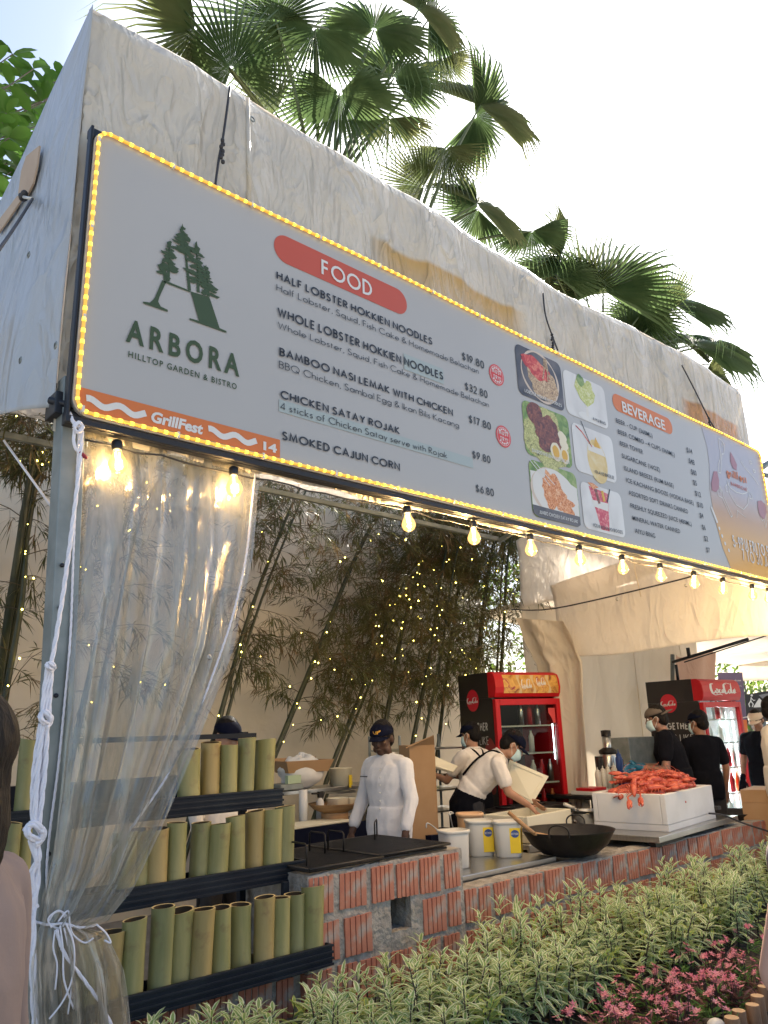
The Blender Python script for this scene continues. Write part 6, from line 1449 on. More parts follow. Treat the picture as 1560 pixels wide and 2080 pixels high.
        bs = -1 if hatback else 1; m2 = MB(); vs = []
        for i in range(5):
            f = i/4
            for j in range(11):
                t = lerp(-1, 1, j/10); x = .078*t*(1-.10*f*f); yy = math.sqrt(max(0, 1-(t*.86)**2))*.100+.075*f*math.sqrt(max(0, 1-abs(t)**2.6*.98)); vs.append(H(x, bs*yy-.008, .040-.022*t*t-.014*f*(1 if not hatback else .6)))
        m2.add(vs, [(i*11+j, i*11+j+1, (i+1)*11+j+1, (i+1)*11+j) for i in range(4) for j in range(10)], 0, True); o = m2.build('cap_brim', hm, root); solid(o, .004)
    if mask:
        m2 = MB(); vs = []
        for i in range(7):
            for j in range(9):
                a = R_(lerp(-68, 68, j/8)); z = lerp(-.105, -.005, i/6); rr = .088+.014*math.cos(a)*math.sin(math.pi*i/6)
                vs.append(H(rr*math.sin(a)*.88, .012+rr*math.cos(a)*(1.08-.12*abs(i-3)/3), z))
        m2.add(vs, [(i*9+j, i*9+j+1, (i+1)*9+j+1, (i+1)*9+j) for i in range(6) for j in range(8)], 0, True); solid(m2.build('face_mask', M['mask'], root), .003)
        for sg in (-1, 1):
            m2 = MB(); m2.tube(spline([H(sg*.072, .05, -.02), H(sg*.088, .0, .012), H(sg*.090, -.018, -.01), H(sg*.075, .04, -.08)], 4), .0022, 5); m2.build('mask_loop', M['white_plastic'], root)
    if gloves:
        for sd_ in gloves[1]:
            el, wr = J['el'+sd_], J['wr'+sd_]; fd = (wr-el).normalized(); hd = Vector(handdir[sd_]).normalized() if handdir and sd_ in handdir else (fd+Vector((0, 0, -.25))).normalized()
            lat = hd.cross(Vector((0, 1, 0))); lat = lat.normalized() if lat.length > .2 else Vector((1, 0, 0)); pn = lat.cross(hd).normalized(); m2 = MB(); sg = -1 if sd_ == 'L' else 1
            cap_(m2, wr-fd*.05, wr, .034, .032); m2.ball(wr+hd*.045, (.043, .023, .056), 12, 8, rot=Matrix((lat, pn, hd)).transposed())
            for k in range(4):
                b0 = wr+hd*.082+lat*(k-1.5)*.0225; l_ = (.062, .072, .068, .052)[k]; d1 = (hd+pn*sg*-.15+lat*(k-1.5)*.06).normalized(); b1 = b0+d1*l_*.55; b2 = b1+(d1+pn*.45).normalized()*l_*.5
                cap_(m2, b0-hd*.02, b1, .0108, .0102, 7); cap_(m2, b1, b2, .0102, .009, 7)
            t0 = wr+hd*.03-lat*sg*.030; t1 = t0+(hd*.6-lat*sg*.7+pn*.2).normalized()*.04; cap_(m2, t0, t1, .015, .013, 7); cap_(m2, t1, t1+(hd*.9-lat*sg*.2).normalized()*.03, .013, .010, 7)
            fuse(m2, 'glove', M[gloves[0]], .006, 2, .0015, seed, root, (30, 30, 30))
    if apron:
        m2 = MB(); loft(m2, [(J['pelvis']-Vector((0, 0, .42))*s_, XP, Vector((0, 1, 0)), .205*s_, .155*s_), (J['pelvis'], XP, Vector((0, 1, 0)), .198*fat*s_, .150*fat*s_), (J['pelvis'].lerp(J['waist'], .55), XP, Vector((0, 1, 0)).lerp(Y, .5), .19*fat*s_, .142*fat*s_)])
        fuse(m2, 'apron', M[apron], .01, 3, .004, seed, root)
        for sg in (-1, 1):
            m2 = MB(); m2.tube(spline([J['chest']+X*sg*.06*s_-Y*-.14*s_, J['neck']+X*sg*.075*s_+Y*.05*s_-sp_*.01, J['neck']+X*sg*.062*s_-Y*.075*s_-sp_*.02, J['chest']+X*sg*-.02*s_-Y*.142*s_*fat, J['waist']-Y*.135*s_*fat-X*sg*.05], 5), .011*s_, 6); m2.build('apron_strap', M[apron], root)
    if extra: extra(root, J, H, X, Y, sp_)
    return root
def facing(x, y, ang):
    """heading whose picture angle is ang: 0 looks at the camera, 90 to picture left, -90 to picture right, 180 away"""
    tc_ = Vector((-x, -y, 0)).normalized(); lf_ = Vector((tc_.y, -tc_.x, 0)); lf_ = -Vector((_r.x, _r.y, 0)) if True else lf_
    lf_ = (lf_-tc_*lf_.dot(tc_)).normalized(); d = tc_*math.cos(R_(ang))+lf_*math.sin(R_(ang)); return math.atan2(d.y, d.x)-math.pi/2
def logo_cap(root, J, H, X, Y, sp_):
    mb, vs, fs = script_text('FILA', 0, 0, 0, None, None, 0, shear=0, off=.03)
    mb.add([H(lerp(-.034, .034, 1-u) if False else lerp(.034, -.034, u)*-1, .103+.012*0-.10*abs(u-.5)**2, .058+v*.022) for u, v in vs], fs); mb.build('cap_lettering', mat('cap_lettering_amber', (.8, .42, .05), .6), root)
def chef_extra(root, J, H, X, Y, sp_):
    logo_cap(root, J, H, X, Y, sp_)
    # stand collar flaps, front placket, buttons, stitched name, cuffs
    for sg in (-1, 1):
        m2 = MB(); a = J['neck']+X*sg*.055-Y*.03+sp_*.03; b = J['neck']+X*sg*.066+Y*.035+sp_*.018; c = J['neck']+X*sg*.035+Y*.095-sp_*.045
        m2.add([a, b, c, c-sp_*.035+X*sg*.02, b-sp_*.05+X*sg*.02, a-sp_*.05], [(0, 1, 4, 5), (1, 2, 3, 4)], 0, True); solid(m2.build('collar', M['chef_white'], root), .005)
    m2 = MB(); pts = [J['neck']+Y*.105-sp_*.06, J['chest']+Y*.148, J['waist']+Y*.135, J['pelvis']+Y*.152]
    for a in (-.03, .035):
        pass
    for i in range(6):
        m3 = MB(); t = i/5; p = (J['neck']+Y*.13-sp_*.09).lerp(J['waist']+Y*.142, t)-X*.055; m3.ball(p, (.006, .006, .006), 8, 6); m3.build('button', M['white_plastic'], root)
    m3 = MB(); c0 = J['chest']+Y*.150+X*.085+sp_*.03
    for i in range(9): m3.box((c0.x+(i-4)*.008-.0028, c0.y-.002-.00*i, c0.z-.003), (c0.x+(i-4)*.008+.0028, c0.y+.004, c0.z+.004))
    tag(m3.build('stitched_name', M['ink'], root), kind='stuff')
q = PD(786, 1560, 5.75); x, y = q.x, q.y
person((x, y, 0), facing(x, y, 44), 'man in a white chef jacket and dark cap looking down behind the grill', 'skin_dark', 'chef_white', 1.72,
       dict(head=(0, .045, 1.575), neck=(0, .0, 1.44), elL=(-.25, .02, 1.13), elR=(.25, .02, 1.13), wrL=(-.27, .12, .90), wrR=(.26, .13, .90)), head=(20, -17), scale=.985, hat='navy', fat=.96, fold=.009, seed=3, extra=chef_extra, vox=.007)
q = PD(962, 1560, 7.75); x, y = q.x, q.y
person((x, y, 0), facing(x, y, 128), 'standing masked man in a white polo with his back turned, handling a foam lid', 'skin_mid', 'polo_white', .62,
       dict(elL=(-.25, .16, 1.14), wrL=(-.22, .36, 1.20), elR=(.22, .14, 1.12), wrR=(.12, .36, 1.16)), head=(10, -16), scale=.97, hat='navy', mask=True, apron='black_cloth', collar='polo_white', fat=1.02, fold=.008, seed=5)
# bending man: local +y is towards picture right
q = PD(990, 1560, 7.05); x, y = q.x, q.y
person((x, y, 0), facing(x, y, -88), 'masked man in a white polo bending to reach into the cream foam box', 'skin_mid', 'polo_white', .62, scale=1.04, pose=
       dict(pelvis=(0, -.20, .93), waist=(0, -.12, 1.05), chest=(0, .01, 1.17), neck=(0, .13, 1.30), head=(0, .235, 1.385), shL=(-.18, .10, 1.235), shR=(.18, .10, 1.24), elL=(-.21, .18, 1.02), elR=(.21, .17, 1.01), wrL=(-.12, .36, .92), wrR=(.15, .33, .90),
            hipL=(-.09, -.15, .9), hipR=(.09, -.15, .9), knL=(-.1, -.08, .49), knR=(.1, -.08, .49), anL=(-.1, -.12, .09), anR=(.1, -.12, .09)), head=(8, -42), hat='navy', mask=True, apron='black_cloth', collar='polo_white', fat=1.0, fold=.008, seed=8)
q = PD(1366, 1500, 7.9); x, y = q.x, q.y
def tattoo(root, J, H, X, Y, sp_): pass
M['skin_tattoo'] = mat('skin_tattooed', (.26, .13, .085), .5, c2=(.12, .075, .06), nscale=16, lo=.45, hi=.62)
person((x, y, 0), facing(x, y, 92), 'masked man in a black t-shirt and backward cap working at the drinks counter', 'skin_tattoo', 'black_cloth', .6,
       dict(chest=(0, .05, 1.27), neck=(0, .075, 1.44), head=(0, .13, 1.575), shL=(-.20, .06, 1.395), shR=(.20, .06, 1.395), elL=(-.27, .08, 1.10), elR=(.26, .12, 1.10), wrL=(-.20, .34, 1.12), wrR=(.16, .36, 1.12)), head=(0, -16), hat='grey_cap', hatback=True, mask=True, fat=1.15, scale=1.04, gloves=('glove', 'LR'), seed=11, vox=.009)
q = PD(1424, 1500, 8.25); x, y = q.x, q.y
person((x, y, 0), facing(x, y, 150), 'man in black with a dark cap seen from behind, standing before the right red fridge', 'skin_tan', 'black_cloth', .7,
       dict(elL=(-.22, .10, 1.12), wrL=(-.16, .26, 1.02)), head=(25, -10), hat='navy', mask=True, fat=.92, scale=1.0, seed=13, vox=.010)
q = PD(1543, 1500, 9.6); x, y = q.x, q.y
person((x, y, 0), facing(x, y, 20), 'person in a beige cap and black t-shirt with a dark glove at the right edge', 'skin_tan', 'black_cloth', .6, dict(), head=(0, -26), hat='beige_cap', fat=1.0, scale=1.0, gloves=('black_cloth', 'LR'), seed=15, vox=.010)
q = PD(1578, 1500, 7.6); x, y = q.x, q.y
person((x, y, 0), facing(x, y, -110), 'dark haired man in a cream white shirt cut by the right edge of the photo', 'skin_mid', 'polo_white', .6, dict(wrL=(-.16, .34, 1.1), elL=(-.25, .12, 1.12)), head=(0, -10), fat=1.08, scale=1.06, seed=17, vox=.009)
x, y = 2.98, 5.02
person((x, y, 0), facing(x, y, -40), 'person in a navy cap half hidden behind the bamboo tube rack', 'skin_mid', 'polo_white', 1.9, dict(), head=(0, -20), hat='navy', scale=1.01, seed=19, vox=.009)
# passers-by close to the camera, cut by the picture edges
q = PD(-98, 1500, 1.22)
person((q.x, q.y, 0), facing(q.x, q.y, 118), 'dark haired person in a taupe shirt cut by the left edge of the photo', 'skin_light', 'shirt_taupe', 1.5, dict(), head=(0, 0), hairlen=.03, fat=1.0, scale=.99, seed=23, fold=.007)
q = PD(1762, 1500, 1.55)
person((q.x, q.y, 0), facing(q.x, q.y, -160), 'bare armed person cut by the right edge of the photo near the flower bed', 'skin_light', 'shirt_taupe', .05, dict(elL=(-.27, .0, 1.13), wrL=(-.22, .12, .92)), head=(0, 0), hairlen=.03, fat=1.0, scale=.96, seed=29)
# ---------------------------------------------------------------- kitchen things
def table(name, x0, x1, y0, y1, z, m, label, legs=True, th=.035, lip=0, legm='steel', cat='table'):
    t = empty(name, (x0, y0, 0), 0, label, cat)
    mb = MB(); mb.box((x0, y0, z-th), (x1, y1, z)); buildw(mb, 'tabletop', M[m], t, bevel=.004)
    if lip: mb = MB(); mb.box((x0, y0+.003, z-th-lip), (x1, y0+.02, z-th-.001)); buildw(mb, 'apron', M[m], t)
    if legs:
        for x in (x0+.05, x1-.05):
            for y in (y0+.05, y1-.05):
                mb = MB(); mb.tube([(x, y, 0), (x, y, z-th-.002)], .018, 8); buildw(mb, 'leg', M[legm], t)
    return t
table('steel_table', 3.86, 5.0, 3.74, 4.66, .68, 'chrome', 'stainless steel table with the sauce buckets, right of the grill', lip=.02)
table('steel_table', 5.3, 7.0, 4.22, 4.95, .68, 'chrome', 'stainless steel table under the cream foam box and the pans', lip=.02)
def bucket(loc, w_, h, label, rz=0, m='white_plastic', lab=True, fill=None, sqr=4, lid=False):
    b = empty('sauce_bucket', loc, rz, label, 'bucket', 'sauce buckets on the steel table' if lab else None)
    mb = MB(); mb.lathe([(w_*.43, 0), (w_*.45, .01), (w_*.49, h*.94), (w_*.49, h), (w_*.465, h), (w_*.46, h*.86), (0, h*.86)], 32, mi=0, sq=sqr); mb.build('tub', M[m], b)
    mb = MB(); mb.lathe([(w_*.495, h*.92), (w_*.53, h*.925), (w_*.535, h*.985), (w_*.525, h*1.01), (w_*.48, h*1.01)], 32, sq=sqr); mb.build('rim', M[m], b)
    if fill: mb = MB(); mb.lathe([(w_*.455, h*.89), (0, h*.9)], 24, sq=sqr); mb.build('sauce', fill, b)
    if lab:
        mb = MB(); f = lambda u, v: (u*w_, -(w_*.445+w_*.035*v)-.004, h*v)
        for k in (0, 1):
            rot = Matrix.Rotation(R_(90*k), 3, 'Z'); x0, x1 = (.02, .40) if k == 0 else (-.40, -.05)
            vs = [rot@Vector(f(a, c)) for a, c in ((x0, .12), (x1, .12), (x1, .82), (x0, .82))]; mb.add(vs, [(0, 1, 2, 3)], 0)
            cx = (x0+x1)/2; vs = [rot@(Vector(f(cx+.15*math.cos(a), .66+.11*math.sin(a)))+Vector((0, -.0012, 0))) for a in [i*math.pi/8 for i in range(16)]]; mb.add(vs, [tuple(range(16))], 1)
            g = MB(); W = text_width('REAL', .2, .15, .8)
            text_geo(mb, 'REAL', lambda u, v, q: tuple(rot@(Vector(f(cx-.12+.24*u/W, .36+v*.09))+Vector((0, -.0012-.0003*q, 0)))), .2, .15, .8); 
            n0 = len(mb.m)
            W = text_width('BEST FOODS', .18, .15, .7); k0 = len(mb.f); text_geo(mb, 'BEST FOODS', lambda u, v, q: tuple(rot@(Vector(f(cx-.13+.26*u/W, .63+v*.06))+Vector((0, -.0026-.0003*q, 0)))), .18, .15, .7)
            for i in range(k0, len(mb.f)): mb.m[i] = 2
            for i in range(n0): 
                if len(mb.f[i]) == 4 and i > 2 and mb.m[i] == 0 and i < k0 and i > (1 if k == 0 else 1): mb.m[i] = 3 if mb.m[i] == 0 and i not in (0,) and False else mb.m[i]
        mb.build('label', [M['yellow'], M['blue'], M['white_ink'], M['red_orange']], b)
    return b
M['orange_tub'] = mat('orange_stained_plastic', (.66, .42, .24), .4)
MAYO = mat('mayonnaise', (.7, .62, .45), .4); CHILI = mat('orange_sauce', (.55, .2, .06), .4)
bucket((4.80, 4.02, .682), .205, .245, 'white mayonnaise bucket with yellow label, front one beside the wok', R_(-42))
bucket((4.72, 4.22, .682), .205, .245, 'white mayonnaise bucket with yellow label, half behind the front one', R_(-36))
bucket((4.86, 4.44, .682), .20, .27, 'open bucket of orange sauce with yellow label behind the white buckets', R_(-40), 'orange_tub', fill=CHILI)
bucket((4.20, 4.00, .682), .19, .24, 'stained open white bucket with a ladle beside the grill grates', R_(-20), 'white_plastic', False, MAYO)
o = empty('ladle', (4.16, 4.02, .8), 0, 'thin steel ladle leaning out of the stained bucket', 'ladle')
mb = MB(); mb.tube(spline([(4.20, 4.0, .78), P(905, 1705, 1, 4.05), P(884, 1682, 1, 4.1), P(868, 1672, 1, 4.1), P(866, 1682, 1, 4.1)], 5), .0045, 8); buildw(mb, 'handle', M['chrome'], o)
mb = MB(); mb.ball((4.21, 4.0, .77), (.03, .03, .018), 12, 8); buildw(mb, 'bowl', M['chrome'], o)
o = empty('ladle', (4.72, 4.46, .8), 0, 'steel ladle hooked over the orange sauce bucket', 'ladle')
mb = MB(); mb.tube(spline([(4.70, 4.46, .80), (4.66, 4.46, .95), P(921, 1652, 1, 4.46), P(914, 1649, 1, 4.46), P(912, 1656, 1, 4.46)], 5), .005, 8); buildw(mb, 'handle', M['chrome'], o)
def wok(c, R, h, label, m='iron', handles=True):
    w_ = empty('wok', c, 0, label, 'wok'); prof = [(0, 0), (R*.35, .004), (R*.6, h*.14), (R*.82, h*.46), (R, h), (R*1.012, h+.004), (R*.985, h), (R*.80, h*.5), (R*.58, h*.2), (0, h*.10)]
    mb = MB(); mb.lathe(prof, 48); mb.build('pan', M[m], w_)
    if handles:
        for a in (R_(205), R_(25)):
            d = Vector((math.cos(a), math.sin(a), 0)); s = Vector((-d.y, d.x, 0)); p = d*R*.985+Vector((0, 0, h-.02))
            mb = MB(); mb.tube(spline([p-s*.07, p-s*.068+Vector((0, 0, .055))+d*.01, p-s*.03+Vector((0, 0, .085))+d*.02, p+s*.03+Vector((0, 0, .085))+d*.02, p+s*.068+Vector((0, 0, .055))+d*.01, p+s*.07], 5), .006, 8); mb.build('handle', M[m], w_)
    return w_
w1 = wok((5.20, 3.76, .655), .345, .185, 'large black iron wok with loop handles on the brick counter')
mb = MB(); mb.lathe([(.27, .10), (.2, .103), (0, .105)], 32); mb.build('oil', mat('dark_oil', (.03, .027, .024), .12), w1)
o = empty('wooden_paddle', (4.95, 3.85, .8), 0, 'long wooden paddle handle leaning in the large wok', 'paddle')
mb = MB(); mb.tube([P(1085, 1693, 1, 3.80), P(1062, 1675, 1, 3.86), P(1033, 1650, 1, 3.96)], [.014, .016, .015], 10); mb.tube([P(1085, 1693, 1, 3.80), (5.15, 3.78, .77)], [.013, .02], 8); buildw(mb, 'handle', M['wood'], o)
q = P(1500, 1646, 1, 3.92); wok((q.x, q.y, q.z-.2), .33, .19, 'second black wok behind the white foam box at the right', handles=False)
q = P(1440, 1700, 1, 3.9)
# gas hob plate + lobsters
hb = empty('hob_plate', (5.98, 3.46, .66), R_(5), 'low stainless steel hob plate carrying the white foam box', 'hob')
mb = MB(); mb.box((0, 0, .02), (1.72, .64, .065)); mb.build('plate', M['chrome'], hb, bevel=.004)
for x in (.15, 1.5):
    for y in (.08, .55): mb = MB(); mb.lathe([(.022, -.03), (.022, .018)], 10, (x, y, 0)); mb.build('foot', M['iron'], hb)
mb = MB(); mb.box((.05, .06, -.02), (.6, .12, .012)); mb.build('burner', M['iron'], hb)
bx_ = empty('foam_box', (6.28, 3.54, .727), R_(7), 'white foam box piled high with red lobsters', 'foam box')
def foambox(par, L_, D_, H_, t=.045, m='foam'):
    mb = MB(); mb.box((0, 0, 0), (L_, D_, .05)); mb.build('base', M[m], par)
    for nm, a, b in (('wall', (0, 0, .051), (L_, t, H_)), ('wall', (0, D_-t, .051), (L_, D_, H_)), ('wall', (0, t+.001, .051), (t, D_-t-.001, H_)), ('wall', (L_-t, t+.001, .051), (L_, D_-t-.001, H_))):
        mb = MB(); mb.box(a, b); mb.build(nm, M[m], par, bevel=.006)
foambox(bx_, 1.12, .66, .29)
mb = MB(); mb.box((.02, .02, -.012), (1.16, .68, -.001)); mb.build('tray', M['white_plastic'], bx_)
LOB = mat('lobster_shell', (.36, .035, .022), .32, c2=(.56, .12, .06), nscale=18, spec=.6, bump=.35, bscale=60, bdist=.004)
def lob_mesh(seed):
    r = random.Random(seed); mb = MB(); dr = r.uniform(-.02, .03)
    body = [(-.10, 0, .0), (-.06, 0, .012), (0, 0, .014), (.04, 0, .008)]
    mb.tube([Vector(p) for p in [(.085, 0, .0)]+[(.06, 0, .008), (.03, 0, .012), (-.02, 0, .012), (-.05, 0, .006)]], [.008, .018, .026, .030, .026], 12)
    for i in range(7): x = -.05-i*.017; mb.lathe([(.021-.0012*i, 0), (.0265-.0017*i, .006), (.0265-.0017*i, .013), (.020-.0012*i, .018)], 12, (x, 0, .004-.0008*i*i-dr*.1*i), ax=Vector((-1, 0, -.05*i)))
    for k in (-2, -1, 0, 1, 2): a = R_(180+k*24); p = Vector((-.168, 0, -.03)); mb.add([p, p+Vector((math.cos(a-.25)*.035, math.sin(a-.25)*.035, -.01)), p+Vector((math.cos(a)*.048, math.sin(a)*.048, -.016)), p+Vector((math.cos(a+.25)*.035, math.sin(a+.25)*.035, -.01))], [(0, 1, 2, 3)])
    for sg in (-1, 1):
        q = spline([(.045, sg*.02, 0), (.075, sg*(.055+r.uniform(-.01, .01)), .005), (.115, sg*.05, .004)], 3); mb.tube(q, [.007]*3+[.008]*4, 7)
        e = q[-1]; mb.ball(e+Vector((.032, 0, .0)), (.042, .027, .018), 10, 8); mb.tube([e+Vector((.05, sg*.008, 0)), e+Vector((.085, sg*.012, .0)), e+Vector((.105, sg*.004, 0))], [.019, .012, .002], 8); mb.tube([e+Vector((.045, -sg*.014, 0)), e+Vector((.075, -sg*.018, 0)), e+Vector((.098, -sg*.006, 0))], [.008, .007, .002], 7)
        for i in range(4):
            x = .03-i*.022; mb.tube([(x, sg*.022, 0), (x+.01, sg*.05, .012), (x+.012-.01*i, sg*.085, -.02)], [.0042, .0035, .0015], 5)
        mb.tube(spline([(.085, sg*.006, .004), (.11, sg*.03, .05), (.05, sg*.07, .08)], 4), .0014, 4)
    return mb.mesh('lobster', LOB)
LM = [lob_mesh(i) for i in range(3)]
r = random.Random(9); n_ = 0
for lay_ in range(5):
    for i in range((17, 15, 12, 9, 5)[lay_]):
        k = (17, 15, 12, 9, 5)[lay_]; sh_ = lay_*.085
        u = lerp(.12+sh_, 1.0-sh_, (i+.5)/k)+r.uniform(-.03, .03); v = r.uniform(.12+lay_*.03, .54-lay_*.03); z = .25+lay_*.042+.02*math.sin(u*9)
        o = bpy.data.objects.new('lobster', LM[n_ % 3]); col.objects.link(o); n_ += 1
        a = R_(7); p = Vector((6.28+u*math.cos(a)-v*math.sin(a), 3.54+u*math.sin(a)+v*math.cos(a), .727+z)); o.location = p
        o.rotation_euler = (r.uniform(-.4, .4), r.uniform(-.12, .22), r.choice((-.5, -.3, 2.7, -.4, 2.9, .1))+r.uniform(-.25, .25)); o.scale = (1.18,)*3
        tag(o, 'cooked red lobster in the pile heaped in the white foam box', 'lobster', 'lobsters heaped in the foam box')
o = bpy.data.objects.new('lobster', LM[0]); col.objects.link(o); q = P(1288, 1604, 1, 3.74); o.location = q; o.rotation_euler = (.3, .7, R_(-150)); o.scale = (.95,)*3
tag(o, 'red lobster whose claw hangs over the left edge of the foam box', 'lobster', 'lobsters heaped in the foam box')
cb = empty('power_cable', tuple(P(1455, 1655, 1, 3.66)), 0, 'black cable running right from the foam box along the wall', 'cable')
mb = MB(); mb.tube(spline([P(1440, 1652, 1, 3.62), P(1470, 1656, 1, 3.55), P(1510, 1672, 1, 3.5), P(1565, 1690, 1, 3.45)], 6), .008, 8); buildw(mb, 'cable_run', M['cord'], cb)
mb = MB(); q = P(1456, 1640, 1, 3.66); mb.box((q.x-.02, q.y-.02, q.z-.02), (q.x+.04, q.y+.02, q.z+.01)); buildw(mb, 'plug', M['cord'], cb)
# cream box + lid
cbx = empty('cream_foam_box', (5.38, 4.28, .684), R_(6), 'cream foam box the bending man reaches into', 'foam box'); foambox(cbx, .72, .44, .20, .035, 'cream_foam')
ld = empty('foam_cover', tuple(P(1068, 1598, 1, 4.78)), 0, 'cream foam box lid held tilted before the fridge glass', 'foam cover')
c0, c1, c2, c3 = P(1036, 1543, 1, 4.85), P(1115, 1577, 1, 4.62), P(1082, 1633, 1, 4.66), P(1016, 1600, 1, 4.90)
nn = (c1-c0).cross(c3-c0).normalized(); nn = -nn if nn.y > 0 else nn
def slab(cs, th, par, name, m):
    mb = MB(); a = [p for p in cs]; b = [p-nn*th for p in cs]; mb.add(a+b, [(0, 1, 2, 3), (7, 6, 5, 4)]+[(i, 4+i, 4+(i+1) % 4, (i+1) % 4) for i in range(4)]); return buildw(mb, name, m, par, bevel=.005)
slab([c0, c1, c2, c3], .03, ld, 'panel', M['cream_foam'])
cc = (c0+c1+c2+c3)/4
for i in range(4):
    a, b = (c0, c1, c2, c3)[i], (c1, c2, c3, c0)[i]; a2, b2 = a.lerp(cc, .16), b.lerp(cc, .16); a3, b3 = a.lerp(cc, .24), b.lerp(cc, .24)
    mb = MB(); vs = [a2, b2, b3, a3]; vs = [p+nn*.001 for p in vs]+[p+nn*.011 for p in vs]; mb.add(vs, [(4, 5, 6, 7), (0, 1, 5, 4), (2, 3, 7, 6), (1, 2, 6, 5), (3, 0, 4, 7)]); buildw(mb, 'rib', M['cream_foam'], ld)
ld2 = empty('foam_cover', tuple(P(900, 1560, 1, 5.3)), 0, 'white foam lid held in the hands of the standing masked man', 'foam cover')
c0, c1, c2, c3 = P(872, 1536, 1, 5.35), P(928, 1560, 1, 5.2), P(918, 1572, 1, 5.15), P(868, 1556, 1, 5.3); nn = (c1-c0).cross(c3-c0).normalized(); slab([c0, c1, c2, c3], .03, ld2, 'panel', M['cream_foam'])
# pans
for (px, py), rr, lbl in (((1192, 1648), .13, 'steel frying pan resting on the pot'), ((1190, 1668), .125, 'shiny steel pot behind the large wok')):
    q = P(px, py, 1, 4.5); o = empty('pan', (q.x, q.y, q.z-.04), 0, lbl, 'pan'); h = .05 if py < 1660 else .11
    mb = MB(); mb.lathe([(0, 0), (rr*.9, 0), (rr, h), (rr*1.03, h+.004), (rr*.97, h), (rr*.87, .008), (0, .008)], 28); mb.build('bowl', M['chrome'], o)
    if py < 1660: mb = MB(); a = P(1175, 1646, 1, 4.45)-o.location; b = P(1146, 1633, 1, 4.5)-o.location; mb.tube([a, a.lerp(b, .3)], .008, 8); mb.build('handle', M['chrome'], o); mb = MB(); mb.tube([a.lerp(b, .3), b], .016, 8); mb.build('grip', M['white_plastic'], o)
    else: mb = MB(); mb.tube(spline([(-.12, 0, .03), (-.17, 0, .06), (-.17, .05, .06)], 4), .006, 6); mb.build('handle', M['chrome'], o)
# dark gas stove behind the wok
sv = empty('gas_stove', (5.3, 4.98, 0), 0, 'low black gas stove in front of the canvas drape', 'stove')
q = P(1140, 1640, 1, 5.0); mb = MB(); mb.box((5.9, 4.98, .5), (7.0, 5.4, .84)); buildw(mb, 'body', M['iron'], sv, bevel=.01)
for x in (6.2, 6.7): mb = MB(); mb.lathe([(.09, 0), (.1, .012), (.07, .02)], 16, (x, 5.2, .842)); buildw(mb, 'burner', M['iron'], sv)

# ---------------------------------------------------------------- fridges
GL = bpy.data.materials.new('fridge_glass'); GL.use_nodes = True; n = GL.node_tree.nodes; l = GL.node_tree.links
n.remove(n['Principled BSDF']); t_ = n.new('ShaderNodeBsdfTransparent'); t_.inputs['Color'].default_value = (.80, .84, .83, 1); g_ = n.new('ShaderNodeBsdfGlossy'); g_.inputs['Roughness'].default_value = .02
f_ = n.new('ShaderNodeFresnel'); f_.inputs['IOR'].default_value = 1.4; m_ = n.new('ShaderNodeMixShader')
b_ = n.new('ShaderNodeNewGeometry'); k_ = n.new('ShaderNodeMath'); k_.operation = 'SUBTRACT'; k_.inputs[0].default_value = 1; l.new(b_.outputs['Backfacing'], k_.inputs[1]); k2_ = n.new('ShaderNodeMath'); k2_.operation = 'MULTIPLY'; l.new(k_.outputs[0], k2_.inputs[0]); l.new(f_.outputs[0], k2_.inputs[1]); l.new(k2_.outputs[0], m_.inputs[0]); l.new(t_.outputs[0], m_.inputs[1]); l.new(g_.outputs[0], m_.inputs[2]); l.new(m_.outputs[0], n['Material Output'].inputs['Surface'])
FP = food_mat('print_food_banner', [(.12, .01, .02), (.45, .22, .04), (.62, .36, .08), (.30, .03, .04)], 9)
CC_STROKES = [  # a flowing script wordmark: (points, widest)
 ([(.10, .80), (.06, .88), (-.02, .78), (-.06, .45), (.0, .15), (.09, .22), (.12, .36)], .055), ([(.20, .44), (.15, .30), (.18, .16), (.24, .22), (.24, .40), (.20, .46), (.30, .42)], .035), ([(.38, .42), (.33, .40), (.31, .24), (.36, .17), (.42, .28)], .035),
 ([(.50, .42), (.45, .40), (.43, .24), (.48, .20), (.52, .44), (.51, .22), (.56, .24)], .035), ([(.72, .80), (.66, .90), (.58, .72), (.56, .40), (.61, .14), (.70, .20), (.73, .34)], .055), ([(.60, .86), (.75, .98), (.92, .86), (.98, .96)], .03), ([(.80, .44), (.75, .30), (.78, .16), (.84, .22), (.84, .40), (.80, .46)], .035),
 ([(.94, .84), (.90, .60), (.88, .24), (.92, .18), (.95, .26)], .04), ([(1.06, .42), (1.0, .40), (.98, .24), (1.03, .18), (1.07, .44), (1.06, .20), (1.12, .24)], .04), ([(-.02, .12), (.12, .02), (.34, .08), (.46, .0)], .03)]
def cola_script(mb, fn, mi=0):
    for k, (pts, w_) in enumerate(CC_STROKES):
        q = [(p.x, p.y) for p in spline([(a, b, 0) for a, b in pts], 4)]
        ribbon(mb, q, lambda t, w_=w_: w_*1.5*(.35+.9*math.sin(math.pi*min(1, max(0, t)))), (lambda kk: lambda u, v: fn(u, v, kk))(k % 4), mi)
